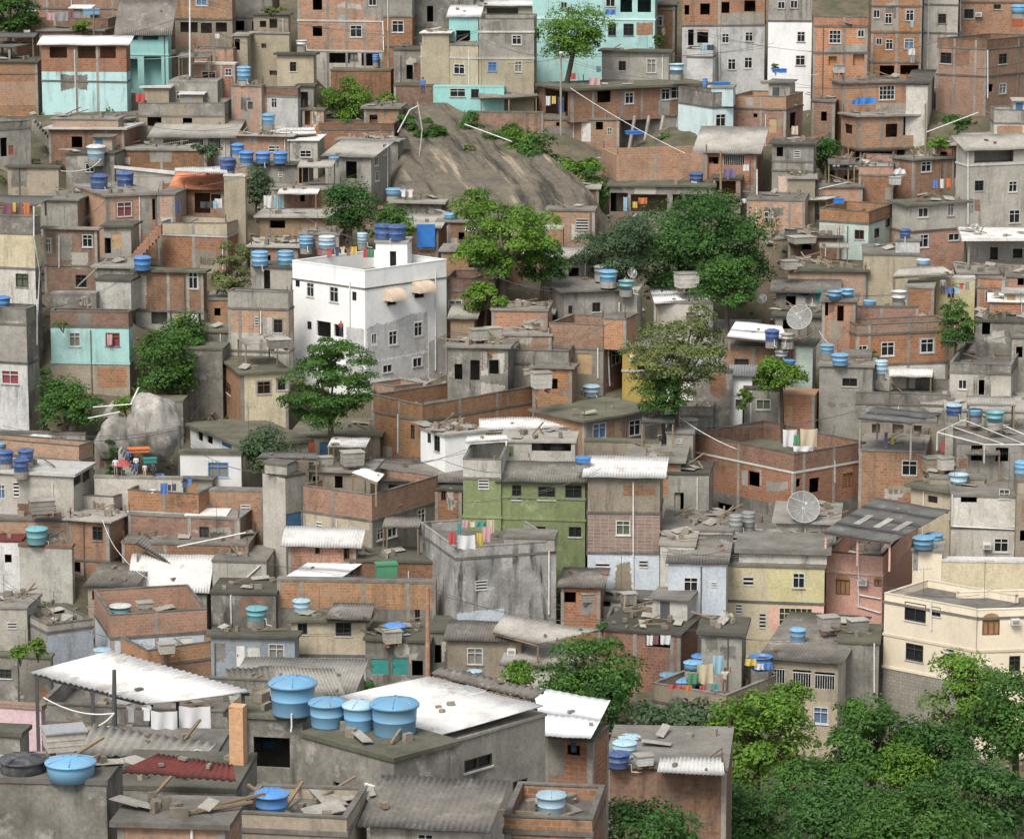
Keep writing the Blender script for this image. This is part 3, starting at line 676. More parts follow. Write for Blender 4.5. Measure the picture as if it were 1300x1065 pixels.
# ------------------------------------------------------------------ water tanks
GT = 'water tanks on the rooftops'
def tank_meshes():
    out = {}
    def add(key, body, lid, ribs=True):
        b = MB(); b.lathe(body, 28); b.smooth = True
        l = MB(); l.lathe(lid, 28); l.smooth = True
        if ribs:
            R0 = lid[1][0]; zt = lid[-1][1]
            for k in range(6):
                t = k*math.pi/3; d = Vector((math.cos(t), math.sin(t), 0)); s = Vector((-d.y, d.x, 0))
                pr = [(r_, z_) for r_, z_ in lid if .06 < r_ < .49 and z_ >= lid[3][1]]
                l.tube([d*r_+Vector((0, 0, z_+.004)) for r_, z_ in pr], .014, 5)
        out[key] = (b, l)
    # unit diameter 1, measured over the lid
    add('round', [(.0, 0), (.405, 0), (.414, .03), (.432, .28), (.439, .285), (.439, .305), (.434, .31), (.455, .53), (.466, .535), (.466, .565), (.462, .57)],
        [(.47, .545), (.5, .55), (.5, .585), (.485, .6), (.36, .655), (.2, .69), (.08, .7), (0.001, .7)])
    add('tall', [(0, 0), (.45, 0), (.46, .03), (.465, .3), (.478, .31), (.478, .34), (.467, .35), (.47, .62), (.485, .63), (.485, .66), (.47, .67), (.475, .85)],
        [(.478, .84), (.5, .85), (.5, .89), (.47, .91), (.3, .96), (.1, .98), (0.001, .98)])
    add('open', [(0, 0), (.38, 0), (.41, .22), (.422, .22), (.422, .25), (.413, .25), (.445, .47), (.5, .47), (.5, .5), (.44, .5), (.41, .3), (.4, .28), (0.001, .28)],
        [(.0011, .285), (.3, .285), (.36, .287), (.39, .288), (.395, .288), (.39, .288)], False)
    add('lid', [(0, 0), (.44, 0), (.46, .2), (.46, .28)], [(.47, .27), (.5, .28), (.5, .3), (.485, .315), (.3, .36), (.15, .375), (.001, .38)])
    return out
_TM = tank_meshes(); _TC = {}
def tank_mesh(kind, which, mat, extra=None):
    k = (kind, which, mat)
    if k not in _TC:
        _TC[k] = _TM[kind][which].mesh('tank_body' if which == 0 else 'tank_lid', mat)
    return _TC[k]
def on_roof(on, x, y, Y=None, dz=0.0):
    if on is not None:
        h = HS[on]; r = ray(x, y); z = h.zf+dz; YY = r.y*(z/r.z)
        YY = clamp(YY, h.C.y+.25, h.C.y+14) if Y is None else Y
        p = at(x, y, YY); return Vector((p.x, p.y, z))
    return at(x, y, Y if Y is not None else row_Y(y))
def T(x, y, wpx, mat, label, on=None, Y=None, kind='round', lid=None, dz=0.0, hs=1.12, base=None):
    if base is None: base = .5 if on is None and Y and Y > 190 else 0
    """x, y = pixel of the middle of the tank's foot; wpx its width over the lid"""
    p = on_roof(on, x, y, Y, dz); d = wpx*depth(p)/F
    o = empty('water_tank', p, label, 'water tank', GT); o.rotation_euler.z = random.Random(int(x*13+y)).uniform(0, 3)
    for wch, mm, nm in ((0, mat, 'tank_body'), (1, lid or mat, 'tank_lid')):
        if kind == 'open' and wch == 1: mm = 'gl2'; nm = 'water'
        c = bpy.data.objects.new(nm, tank_mesh(kind, wch, mm)); c.parent = o; c.scale = (d, d, d*hs); put(c)
    if d > .8 and kind != 'lid':
        t_ = random.Random(int(x+y)).uniform(-2.6, -.5); dv = Vector((math.cos(t_), math.sin(t_), 0)); q_ = p+dv*d*.43; mb = MB(); zz = d*hs
        mb.tube([q_+Vector((0, 0, .1*zz))-dv*.1, q_+dv*.12+Vector((0, 0, .1*zz)), q_+dv*.14+Vector((0, 0, -.25)), q_+dv*.6+Vector((0, 0, -.28))], .03, 5); mb.build('outlet_pipe', 'pvc', o)
    if base:
        mb = MB(); mb.lathe([(0, 0), (d*.42, 0), (d*.42, base*1.0), (0, base)], 12, (p.x, p.y, p.z-base+.0)); mb.build('plinth', 'conc', o)
    return o
def BOX(x, y, wpx, hpx, mat, label, on=None, Y=None, rz=.3, name='water_box', cat='water tank', lid='fl', legs=.25, dep=None, dz=0):
    """square cement cistern on short legs with a loose sheet lid"""
    p = on_roof(on, x, y, Y, dz); s = depth(p)/F; w = wpx*s*.85; h = hpx*s; dp = dep or w*.8
    o = empty(name, p, label, cat, GT if cat == 'water tank' else None)
    ca, sa = math.cos(rz), math.sin(rz); ex = Vector((ca, sa, 0)); ey = Vector((-sa, ca, 0)); c = p+ey*dp*.5
    mb = MB(); lg = legs*h
    for i in (-1, 1):
        mb = MB(); mb.obox(c+ex*(i*w*.36-.1)-ey*dp*.42, ex*.2, ey*dp*.84, (0, 0, lg))
        if lg > .02: mb.build('support', 'bd', o)
    mb = MB(); q = c+Vector((0, 0, lg)); t = .06
    b0 = q-ex*w/2-ey*dp/2; t0 = q-ex*w*.53-ey*dp*.53+Vector((0, 0, h-lg)); H_ = h-lg
    for (sx, sy), (tx, ty) in (((0, 0), (1, 0)), ((1, 0), (1, 1)), ((1, 1), (0, 1)), ((0, 1), (0, 0))):
        a = b0+ex*w*sx+ey*dp*sy; b = b0+ex*w*tx+ey*dp*ty
        a2 = t0+ex*w*1.06*sx+ey*dp*1.06*sy; b2 = t0+ex*w*1.06*tx+ey*dp*1.06*ty
        mb.quad(a, b, b2, a2)
    for k in (.3, .62):
        zz = H_*k; e = 1+.06*k; mb.obox(q-ex*w*e*.515-ey*dp*e*.515+Vector((0, 0, zz)), ex*w*e*1.03, ey*dp*e*1.03, (0, 0, .05))
    mb.quad(b0, b0+ex*w, b0+ex*w+ey*dp, b0+ey*dp); mb.build('cistern', mat, o)
    if lid:
        mb = MB(); mb.obox(t0-ex*.06-ey*.06+Vector((0, 0, .01)), ex*(w*1.06+.12), ey*(dp*1.06+.12), (0, 0, .05)); mb.build('lid', lid, o)
    return o
# ------------------------------------------------------------------ satellite dishes
def DISH(x, y, wpx, label, Y, tilt=(35, 20), foot=None):
    p = at(x, y, Y); r = wpx*depth(p)/F/2
    o = empty('satellite_dish', p, label, 'satellite dish', 'satellite dishes on the rooftops')
    d = Vector((math.sin(R(tilt[1]))*math.cos(R(tilt[0])), -math.cos(R(tilt[1]))*math.cos(R(tilt[0])), math.sin(R(tilt[0]))))
    q = Vector((0, 0, 1)).rotation_difference(d).to_matrix()
    mb = MB(); n = 32
    for sgn, off in ((0, 0), (1, -.02)):
        k0 = len(mb.v)
        for j in range(7):
            rr = r*j/6
            for i in range(n): t = 2*math.pi*i/n; mb.v.append(tuple(p+q@Vector((rr*math.cos(t), rr*math.sin(t), .24*r*(j/6)**2+off))))
        for j in range(6):
            for i in range(n): mb.f.append((k0+j*n+i, k0+j*n+(i+1) % n, k0+(j+1)*n+(i+1) % n, k0+(j+1)*n+i)); mb.uv += [(0, 0)]*4
    mb.smooth = True; mb.build('reflector', 'dishm', o)
    mb = MB()
    for i in range(12):
        t = 2*math.pi*i/12; mb.tube([p+q@Vector((0, 0, .012)), p+q@Vector((r*.5*math.cos(t), r*.5*math.sin(t), .06*r+.012)), p+q@Vector((r*math.cos(t), r*math.sin(t), .24*r+.012))], .013, 4)
    mb.tube([p+q@Vector((r*math.cos(t), r*math.sin(t), .245*r)) for t in np.linspace(0, 2*math.pi, 33)], .02, 4)
    mb.build('ribs', 'alu', o)
    mb = MB(); f = p+q@Vector((0, 0, r*.95))
    for i in range(3): t = 2*math.pi*i/3+.5; mb.tube([p+q@Vector((r*.95*math.cos(t), r*.95*math.sin(t), .23*r)), f], .018, 4)
    mb.build('feed_arms', 'alu', o); mb = MB(); mb.lathe([(0, -.08), (.09, -.08), (.07, .1), (0, .1)], 10, f); mb.build('feed_horn', 'acw', o)
    mb = MB(); g = p-d*.15; ft = foot if foot is not None else p.z-r*1.1
    mb.tube([p+q@Vector((0, 0, -.02)), g, Vector((g.x, g.y+.1, ft))], .05, 6); mb.build('mast', 'alu', o)
    return o
# ------------------------------------------------------------------ laundry
def G(x, y, wpx, hpx, col, label, Y, name='garment', cat='laundry', rz=0.0, group='laundry drying on the terraces', skew=0.0):
    """cloth whose top edge is centred on pixel x, y"""
    p = at(x, y, Y); s = depth(p)/F; w = wpx*s; h = hpx*s; mb = MB(); nx, ny = 9, 8
    ca, sa = math.cos(rz), math.sin(rz); rng = random.Random(int(x*7+y*3)); ph = rng.random()*6
    for side, off in ((0, 0), (1, .012)):
        k0 = len(mb.v)
        for j in range(ny+1):
            for i in range(nx+1):
                u = i/nx-.5; t = j/ny
                sag = .05*h*(1-(2*u)**2)*(1-t*.5); dy = (.05+.09*t)*math.sin(u*11+ph+t*1.3)*min(1, w)+off
                X = u*w*(1-.06*t*math.sin(ph)); 
                mb.v.append((p.x+X*ca-dy*sa, p.y+X*sa+dy*ca, p.z-h*t-sag+skew*u*h))
        for j in range(ny):
            for i in range(nx): mb.f.append((k0+j*(nx+1)+i, k0+j*(nx+1)+i+1, k0+(j+1)*(nx+1)+i+1, k0+(j+1)*(nx+1)+i)); mb.uv += [(0, 0)]*4
    mb.smooth = True; o = mb.build(name, 'cl_'+col if 'cl_'+col in M else col, None, p); return tag(o, label, cat, group)
def SHIRT(x, y, wpx, hpx, col, label, Y, rz=0.0):
    """a hanging T-shirt: body and two short sleeves"""
    p = at(x, y, Y); s = depth(p)/F; w = wpx*s; h = hpx*s; mb = MB(); ca, sa = math.cos(rz), math.sin(rz)
    out = [(-.3, 0), (.3, 0), (.5, -.12), (.44, -.36), (.29, -.28), (.31, -1), (-.31, -1), (-.29, -.28), (-.44, -.36), (-.5, -.12)]
    for off in (0, .04): mb.poly([(p.x+a*w*ca-(off+.05*math.sin(a*9+b*4))*sa, p.y+a*w*sa+(off+.05*math.sin(a*9+b*4))*ca, p.z+b*h) for a, b in out])
    k = len(out)
    for i in range(k): mb.f.append((i, (i+1) % k, k+(i+1) % k, k+i)); mb.uv += [(0, 0)]*4
    o = mb.build('shirt', 'cl_'+col, None, p); return tag(o, label, 'laundry', 'laundry drying on the terraces')
def LINE(pts, label, name='cable', cat='cable', r=.018, mat='dkf', sag=.4, group='cables strung over the roofs', n=12):
    """pts: (x, y, Y) pixel points; a rope or cable that sags between them"""
    q = [at(*p) for p in pts]; out = []
    for a, b in zip(q, q[1:]):
        for i in range(n):
            t = i/n; c = a.lerp(b, t); c.z -= sag*4*t*(1-t); out.append(c)
    out.append(q[-1]); mb = MB(); mb.tube(out, r, 5); o = mb.build(name, mat, None, q[0]); return tag(o, label, cat, group)
def POLE(x, yt, yb, Y, label, r=.11, mat='conc', lamp=False, arm=True):
    t = at(x, yt, Y); b = at(x, yb, Y); o = empty('utility_pole', (b.x, b.y, b.z), label, 'pole', 'poles between the houses')
    mb = MB(); mb.tube([(b.x, b.y, b.z-2), (b.x, b.y, b.z), (t.x, t.y, t.z)], r*1.25, 8, r*.8); mb.build('shaft', mat, o)
    if arm: mb = MB(); mb.obox((t.x-.7, t.y-.06, t.z-.5), (1.4, 0, 0), (0, .12, 0), (0, 0, .12)); mb.build('crossarm', 'wood', o)
    if lamp:
        mb = MB(); mb.tube([(t.x, t.y, t.z-.3), (t.x, t.y-.8, t.z+.1)], .035, 6); mb.build('lamp_arm', 'alu', o)
        mb = MB(); mb.lathe([(0, 0), (.16, .02), (.2, .12), (.12, .22), (0, .24)], 12, (t.x, t.y-.95, t.z)); mb.smooth = True; mb.build('lamp_head', 'acw', o)
    return o
# ------------------------------------------------------------------ people
def PERSON(x, y, hpx, Y, label, shirt='white', trouser='navy', arms='down', rz=0.0, extra=None):
    p = at(x, y, Y); h = hpx*depth(p)/F
    J = {'pel': (0, 0, .53), 'sp': (0, .0, .66), 'ch': (0, 0, .78), 'nk': (0, 0, .855), 'hd': (0, -.005, .905), 'top': (0, -.005, .965),
         'lh': (-.055, 0, .5), 'lk': (-.06, -.012, .28), 'la': (-.062, .01, .045), 'lt': (-.068, -.07, .018), 'rh': (.055, 0, .5), 'rk': (.06, -.02, .28), 'ra': (.064, .0, .045), 'rt': (.07, -.08, .018),
         'ls': (-.115, 0, .815), 'le': (-.15, .01, .645), 'lw': (-.155, -.04, .5), 'lf': (-.152, -.06, .45), 'rs': (.115, 0, .815), 're': (.15, .01, .645), 'rw': (.155, -.04, .5), 'rf': (.152, -.06, .45)}
    if arms == 'up': J['re'] = (.2, -.04, .87); J['rw'] = (.19, -.08, 1.0); J['rf'] = (.18, -.09, 1.05)
    if arms == 'fwd':
        for sd, q in (('l', -1), ('r', 1)): J[sd+'e'] = (.14*q, -.03, .66); J[sd+'w'] = (.08*q, -.14, .64); J[sd+'f'] = (.06*q, -.18, .645)
    rad = {'pel': .085, 'sp': .075, 'ch': .09, 'nk': .03, 'hd': .052, 'top': .04, 'lh': .055, 'lk': .038, 'la': .024, 'lt': .018, 'ls': .042, 'le': .028, 'lw': .02, 'lf': .016}
    for k in ('h', 'k', 'a', 't', 's', 'e', 'w', 'f'): rad['r'+k] = rad['l'+k]
    E = [('pel', 'sp'), ('sp', 'ch'), ('ch', 'nk'), ('nk', 'hd'), ('hd', 'top'), ('pel', 'lh'), ('lh', 'lk'), ('lk', 'la'), ('la', 'lt'), ('pel', 'rh'), ('rh', 'rk'), ('rk', 'ra'), ('ra', 'rt'), ('ch', 'ls'), ('ls', 'le'), ('le', 'lw'), ('lw', 'lf'), ('ch', 'rs'), ('rs', 're'), ('re', 'rw'), ('rw', 'rf')]
    ks = list(J); me = bpy.data.meshes.new('person'); me.from_pydata([tuple(c*h for c in J[k]) for k in ks], [(ks.index(a), ks.index(b)) for a, b in E], [])
    o = bpy.data.objects.new('person', me); put(o)
    s = o.modifiers.new('skin', 'SKIN')
    for i, k in enumerate(ks):
        me.skin_vertices[0].data[i].radius = (rad[k]*h, rad[k]*h*(.75 if k in ('pel', 'sp', 'ch', 'lh', 'rh') else 1)); me.skin_vertices[0].data[i].use_root = k == 'pel'
    u = o.modifiers.new('sub', 'SUBSURF'); u.levels = 1; u.render_levels = 1
    dg = bpy.context.evaluated_depsgraph_get(); m2 = bpy.data.meshes.new_from_object(o.evaluated_get(dg)); o.modifiers.clear(); o.data = m2
    m2.materials.clear()
    for mm in ('skin', 'cl_'+shirt, 'cl_'+trouser): m2.materials.append(M[mm])
    for f in m2.polygons:
        z = f.center.z/h; xx = abs(f.center.x)/h; f.use_smooth = True
        f.material_index = 1 if (.56 < z < .85 and (xx < .145 or z > .7)) else 2 if .1 < z <= .56 and xx < .125 else 0
    o.location = p; o.rotation_euler.z = rz; tag(o, label, 'person', 'people out on the terraces and stairs')
    hb = MB(); hb.lathe([(.056*h, .915*h), (.06*h, .94*h), (.05*h, .975*h), (.02*h, .992*h), (0.0005, .994*h)], 12, (0, .004*h, 0)); hb.smooth = True
    me2 = hb.mesh('hair', 'cl_black'); q = bpy.data.objects.new('hair', me2); q.parent = o; put(q)
    return o
# ------------------------------------------------------------------ trees
GV = 'trees growing between the houses'
def leaf_mesh(name, mat, centres, radii, normals, n_per, size, rng, flat=.6):
    """many small leaf faces around lobe centres (arrays k x 3)"""
    k = len(centres); idx = rng.integers(0, k, n_per); d = rng.normal(size=(n_per, 3)); d /= np.linalg.norm(d, axis=1)[:, None]
    low = d[:, 2] < -.25; d[low, 2] *= -.6
    rr = radii[idx][:, None]*(rng.uniform(.35, 1.0, n_per)**.45)[:, None]
    p = centres[idx]+d*rr*np.array([1, 1, flat])
    nrm = d*.55+normals[idx]*.25+np.array([0, 0, .55])+rng.normal(size=(n_per, 3))*.42; nrm /= np.linalg.norm(nrm, axis=1)[:, None]
    t = np.cross(nrm, rng.normal(size=(n_per, 3))); t /= np.linalg.norm(t, axis=1)[:, None]+1e-9; b = np.cross(nrm, t)
    L = (size*rng.uniform(.6, 1.3, n_per))[:, None]; W = L*.5
    fold = nrm*L*.12
    v = np.stack([p-t*L, p+b*W-fold, p+t*L, p-b*W-fold], 1).reshape(-1, 3)
    me = bpy.data.meshes.new(name); me.vertices.add(len(v)); me.vertices.foreach_set('co', v.ravel())
    me.loops.add(n_per*4); me.loops.foreach_set('vertex_index', np.arange(n_per*4, dtype=np.int32))
    me.polygons.add(n_per); me.polygons.foreach_set('loop_start', np.arange(0, n_per*4, 4, dtype=np.int32))
    me.update(calc_edges=True); me.materials.append(M[mat]); return me
def TREE(x, y, rx, ry, yb, mat, label, Y=None, lobes=22, leaf=.2, dens=1.0, seed=1, flat=.85, lob=.36, name='tree', xb=None, trunk=.2, layers=0, cat='tree', ryd=None, group=GV):
    """crown centre pixel x, y with half sizes rx, ry in pixels, trunk foot at pixel xb, yb"""
    rng = np.random.default_rng(seed); Y = Y or row_Y(yb)
    c = np.array(at(x, y, Y)); s = depth(Vector(c))/F; A = rx*s; B = ry*s; D = (ryd*s if ryd else A*.85)
    f = at(xb if xb is not None else x, yb, Y); fz = min(f.z, land1(f.x, Y))-.3; foot = Vector((f.x, f.y, fz))
    o = empty(name, foot, label, cat, group)
    # lobe centres
    cs = []; tries = 0; lobes = int(lobes*1.35)
    while len(cs) < lobes and tries < 4000:
        tries += 1; d = rng.normal(size=3); d /= np.linalg.norm(d)
        q = d*rng.uniform(.3, 1.0)**.6*(1-lob*.28)
        if layers: q[2] = (np.floor((q[2]*.5+.5)*layers)+.5)/layers*2-1; q[:2] *= 1.0-.35*max(0, q[2])
        elif q[2] < -.8: continue
        if cs and min(np.linalg.norm((q-e)) for e in cs) < lob*.62: continue
        cs.append(q)
    cs = np.array(cs); cen = c+cs*np.array([A, D, B]); rad = np.full(len(cs), lob)*rng.uniform(.75, 1.4, len(cs))*1.12*(A+B+D)/3
    nr = cs/(np.linalg.norm(cs, axis=1)[:, None]+1e-6)
    area = (A*B+A*D+B*D)*4; leaf = leaf*.66; n = int(dens*area/(leaf*leaf)*1.9); n = min(n, 60000)
    # a few stray sprigs beyond the outline
    me = leaf_mesh('crown', mat, cen, rad, nr, n, leaf, rng, flat if not layers else .35)
    me.vertices.foreach_set('co', (np.array([v.co for v in me.vertices])-np.array(foot)).ravel()); me.update()
    cr = bpy.data.objects.new('crown', me); cr.parent = o; put(cr)
    mb = MB(); r0 = max(.09, trunk*min(1.4, A/2.6)); hub = Vector(c)-Vector((0, 0, B*.45)); mid = foot.lerp(hub, .55)+Vector((rng.uniform(-.3, .3), 0, 0))
    mb.tube([foot, mid, hub], r0*1.3, 8, r0*.8)
    for i in range(min(len(cs), 12)):
        e = Vector(cen[i]); m_ = hub.lerp(e, .5)+Vector((0, 0, -.12*B)); mb.tube([hub-Vector((0, 0, .1)), m_, e], r0*.55, 5, r0*.12)
    mb.smooth = True; mb.build('trunk', 'bark', o); return o
def BUSH(x, y, rx, ry, mat, label, Y=None, seed=1, leaf=.12, lobes=14, dens=1.0, name='bush', cat='bush', on=None):
    """low shrub: many stems, no bole; x, y the pixel of its middle"""
    rng = np.random.default_rng(seed); Y = Y or row_Y(y+ry); c = np.array(at(x, y, Y)); s = depth(Vector(c))/F; A, B = rx*s, ry*s; D = min(A, max(B, 1.2))
    bot = c[2]-B; gl = land1(c[0], c[1])
    if 0 < bot-gl < 2.6: B += (bot-gl)/2; c[2] -= (bot-gl)/2
    foot = Vector((c[0], c[1], c[2]-B)); o = empty(name, foot, label, cat, 'shrubs and climbing plants between the houses')
    cs = rng.uniform(-1, 1, (lobes*3, 3)); cs = cs[np.linalg.norm(cs, axis=1) < 1][:lobes]*.75; cs[:, 2] = cs[:, 2]*1.0-.12; cen = c+cs*np.array([A*1.1, D, B*1.1]); rad = rng.uniform(.34, .55, len(cs))*min(A, B*1.5)
    nr = cs/(np.linalg.norm(cs, axis=1)[:, None]+1e-6); n = min(14000, int(dens*(A*B+A*D+B*D)*4/(leaf*leaf)*1.5)+60)
    me = leaf_mesh('foliage', mat, cen, rad, nr, n, leaf, rng, .8); me.vertices.foreach_set('co', (np.array([v.co for v in me.vertices])-np.array(foot)).ravel()); me.update()
    q = bpy.data.objects.new('foliage', me); q.parent = o; put(q)
    mb = MB()
    for i in range(min(len(cs), 7)): mb.tube([foot-Vector((0, 0, .4)), foot.lerp(Vector(cen[i]), .6)+Vector((0, 0, .05)), Vector(cen[i])], .035, 5, .012)
    mb.build('stems', 'bark', o); return o
# ------------------------------------------------------------------ free sheet roofs
def SHEET(id, pts, Yr, mat, label, dz=(0, 0, 0, 0), pitch=.2, amp=.025, posts='', postto=2.4, parent=None, cat='canopy', name='tin_canopy', pmat='wood'):
    """pts: four pixels front-left, front-right, back-right, back-left; first sets the height at Yr, the others sit at that height plus dz"""
    z0 = at(*pts[0], Yr).z; q = []
    for (x, y), d in zip(pts, dz):
        r = ray(x, y); z = z0+d; q.append(r*(z/r.z))
    root = HS[parent].root if parent else empty(name, q[0], label, cat, 'loose sheet roofs on posts')
    W = (q[1]-q[0]).length; L_ = (q[3]-q[0]).length; n = int(clamp(W/pitch*4, 8, 500)); rows = 4; rr = random.Random(len(label)*13+int(pts[0][0]))
    ns = max(1, round(L_/2.6)); sheets = max(1, round(W/1.1)); jit = [[rr.uniform(-.06, .06)/L_ for _ in range(sheets+1)] for _ in range(ns+1)]; lift = [[rr.uniform(0, .035) for _ in range(sheets+1)] for _ in range(ns)]
    for k in range(ns):
        mb = MB(); t0, t1 = k/ns-(.05/ns if k else 0), (k+1)/ns
        for side, off in ((0, 0), (1, -.02)):
            base = len(mb.v)
            for j in range(rows):
                for i in range(n+1):
                    u = i/n; si = min(int(u*sheets), sheets-1); f = j/(rows-1); t = (t0+jit[k][si])*(1-f)+(t1+(jit[k+1][si] if k == ns-1 else 0))*f
                    p = q[0].lerp(q[1], u).lerp(q[3].lerp(q[2], u), t)
                    mb.v.append((p.x, p.y, p.z+amp*math.sin(i*math.pi/2)+off+.012*math.sin(u*9+t*5)+lift[k][si]*.6+.02*(k % 2)))
            for j in range(rows-1):
                for i in range(n): mb.f.append((base+j*(n+1)+i, base+j*(n+1)+i+1, base+(j+1)*(n+1)+i+1, base+(j+1)*(n+1)+i)); mb.uv += [(0, 0)]*4
        m = n+1; tot = rows*m
        for rw in (0, rows-1):
            for i in range(n): a = rw*m+i; mb.f.append((a, a+1, tot+a+1, tot+a)); mb.uv += [(0, 0)]*4
        for cl in (0, n):
            for j in range(rows-1): a = j*m+cl; b = a+m; mb.f.append((a, b, tot+b, tot+a)); mb.uv += [(0, 0)]*4
        mb.smooth = True; mb.build('sheet', mat, root)
    wb = MB()
    for k in range(rr.randint(1, 3) if Yr < 130 else rr.randint(1, 3)):
        u, t = rr.uniform(.08, .92), rr.uniform(.1, .9); p = q[0].lerp(q[1], u).lerp(q[3].lerp(q[2], u), t); wb.box((p.x, p.y, p.z+amp+.02), rr.uniform(.15, .35), rr.uniform(.1, .2), rr.uniform(.06, .12), rr.uniform(0, 3))
    wb.build('roof_weights', rr.choice(['conc', 'rub', 'led']), root)['kind'] = 'stuff'
    for i, c in enumerate(posts):
        u, t = {'0': (.04, .04), '1': (.96, .04), '2': (.96, .96), '3': (.04, .96), 'm': (.5, .04), 'n': (.5, .96)}[c]
        p = q[0].lerp(q[1], u).lerp(q[3].lerp(q[2], u), t); pb = MB(); pb.box((p.x, p.y, p.z-postto), .12, .12, postto-.06); pb.build('post', pmat, root)
    if posts:
        for a, b in ((0, 1), (3, 2)):
            pb = MB(); u = .02; e = (q[b]-q[a]); pb.obox(q[a]+e*.02+(q[3-a if a in (0, 3) else 2]-q[a])*.03+Vector((0, 0, -.17)), e*.96, (q[3]-q[0]).normalized()*.09, (0, 0, .1)); pb.build('beam', pmat, root)
    v = Vol(); v.q = q; v.id = id; v.root = root; v.C = Vector((q[0].x, q[0].y, 0)); v.zf = z0+.03; HS[id] = v; return v
def STAIRS(x0, y0, x1, y1, Y, n, label, wid=1.2, mat='cg'):
    a = at(x0, y0, Y); b = at(x1, y1, Y); o = empty('concrete_stairs', b, label, 'stairs')
    mb = MB(); d = (b-a)
    for i in range(n):
        p = a+d*((i+.5)/n); mb.box((p.x, p.y+wid/2, p.z-.9), abs(d.x)/n*1.02, wid, .9+.001*i)
    mb.build('steps', mat, o); return o
def CRATE(x, y, wpx, hpx, mat, label, on=None, Y=None, name='storage_box', cat='box', rz=.2):
    p = on_roof(on, x, y, Y); s = depth(p)/F; w, h = wpx*s, hpx*s; o = empty(name, p, label, cat)
    mb = MB(); mb.box((p.x, p.y+w*.3, p.z), w, w*.6, h*.86, rz); mb.build('body', mat, o)
    mb = MB(); mb.box((p.x, p.y+w*.3, p.z+h*.865), w*1.08, w*.68, h*.13, rz); mb.build('cover', mat, o); return o
plain('skin', (.3, .17, .11), .6); plain('dishm', (.25, .247, .23), .6)
# ================================================================== TOP LEFT
H('t1', 20, 212, None, -40, 62, 4, 'br', 'long plain brick house at the top edge behind the turquoise verandas', col='60 108 143 175', led='12', w='o 80 -8 10 12;f 160 -6 10 11', Y=331)
H('t2', 18, 137, None, 24, 70, 5, 'bd', 'low brick terrace house left of the turquoise verandas, washing over its wall', roof='para', yp=40, deb=6, col='70', Y=325.5)
H('t2b', 50, 130, None, 38, 80, 4, 'bp', 'weathered brick wall house with flat grey top above the white sheet roof', roof='flat', rm='sg', o=.3, Y=323)
H('t3', 153, 213, 218, 37, 120, 7, 'tq', 'bright turquoise house with two open verandas under a ragged tile roof', roof='shed', rm='fi', rise=1.9, o=.5, dep=6,
  w='o 167 45 16 12;o 191 45 20 12;o 167 94 16 40;o 194 92 22 40', led='70', ledm='tq', cc=0, Y=318)
H('t4', 53, 160, 166, 57, 142, 5, 'bp', 'brick gallery house over a streaked pale turquoise wall', roof='shed', rm='zi', rise=.55, o=.35, dep=4, bands=[(92, 'bo'), (None, 'pt', 'cy')],
  w='o 74 67 22 14;o 111 67 24 15;o 137 67 20 15', led='104', cc=0, ledm='led', Y=312, col='97 124')
H('t5', -30, 47, None, 77, 145, 4, 'br', 'left edge brick house with a dark slab line under a ruined shed', led='94', roof='flat', o=.2, rm='sd', deb=6, Y=314, patch=[('bp', '-5,104 46,104 46,134 -5,134')])
H('t5b', -30, 12, 44, 62, 78, 30, 'cd', None, of='t5', open=1, Y=315.5, roof='shed', rm='fd', rise=.3, dep=3, nofoot=1)
H('t6', -40, -4, 39, 156, 212, 52, 'cg', 'grey concrete house at the left edge beside the mossy stairs', roof='para', yp=164, w='o 5 187 7 24;d 14 191 5 12 r', pm='cd', deb=3)
STAIRS(40, 152, 76, 192, 300, 11, 'mossy concrete stairs descending beside the grey house at the left edge', 1.6, 'cd')
H('t7', 62, 157, None, 163, 205, 8, 'br', 'low brick house with a long white slab edge right of the mossy stairs', roof='flat', rm='ledw', o=.4, col='135', deb=8, Y=298)
H('t7b', 66, 150, None, 150, 163, 6, 'bp', None, on='t7', roof='flat', rm='sg', o=.1, dep=2.2, deb=4)
SHEET('t7c', [(128, 156), (174, 150), (172, 141), (134, 143)], 300, 'fi', 'small grey sheet canopy over the brick house by the mossy stairs', dz=(0, .1, .3, .2), posts='01', postto=1.8)
H('t8', 182, 214, 217, 110, 150, 5, 'cb', 'small cream hut with white slab roof beside a bare grey wall', roof='flat', rm='ledw', o=.3, dep=4, Y=307.5)
H('t8b', 214, 276, None, 103, 150, 3, 'cg', 'bare windowless grey concrete wall house behind the cream hut', roof='flat', rm='sg', o=.02, dep=4, Y=308.5, w='g 228 121 8 10 w')
H('t9', 176, 285, None, 132, 175, 4, 'ct', 'beige house under a dark grey concrete fascia below the bare wall', roof='para', yp=147, pm='cd', w='o 196 155 18 12;o 238 156 12 12', dep=5, deb=4, Y=304)
H('t10', 196, 292, None, 174, 210, 4, 'cw', 'white balustraded house under a wide grey sheet roof', roof='shed', rm='fl', rise=.9, o=.6, dep=5, w='v 218 183 22 12;v 245 183 26 12;v 272 182 16 12', Y=300)
H('t12', 145, 262, None, 190, 222, 5, 'bd', 'low brick strip house behind the orange tiled veranda', roof='flat', rm='sg', o=.15, dep=4, Y=296, col='205', deb=5, patch=[('cg', '190,190 218,190 218,206 190,206')])
SHEET('t12b', [(158, 196), (258, 190), (250, 178), (180, 184)], 298, 'fi', 'long rusty grey sheet roof below the white balustraded house', dz=(0, .05, .4, .35), posts='01', postto=2)
H('t11', 148, 222, 226, 218, 262, 40, 'cl', 'plain beige wall house with slanting white slab roof', roof='flat', rm='ledw', o=.15, rt=.25, Y=287)
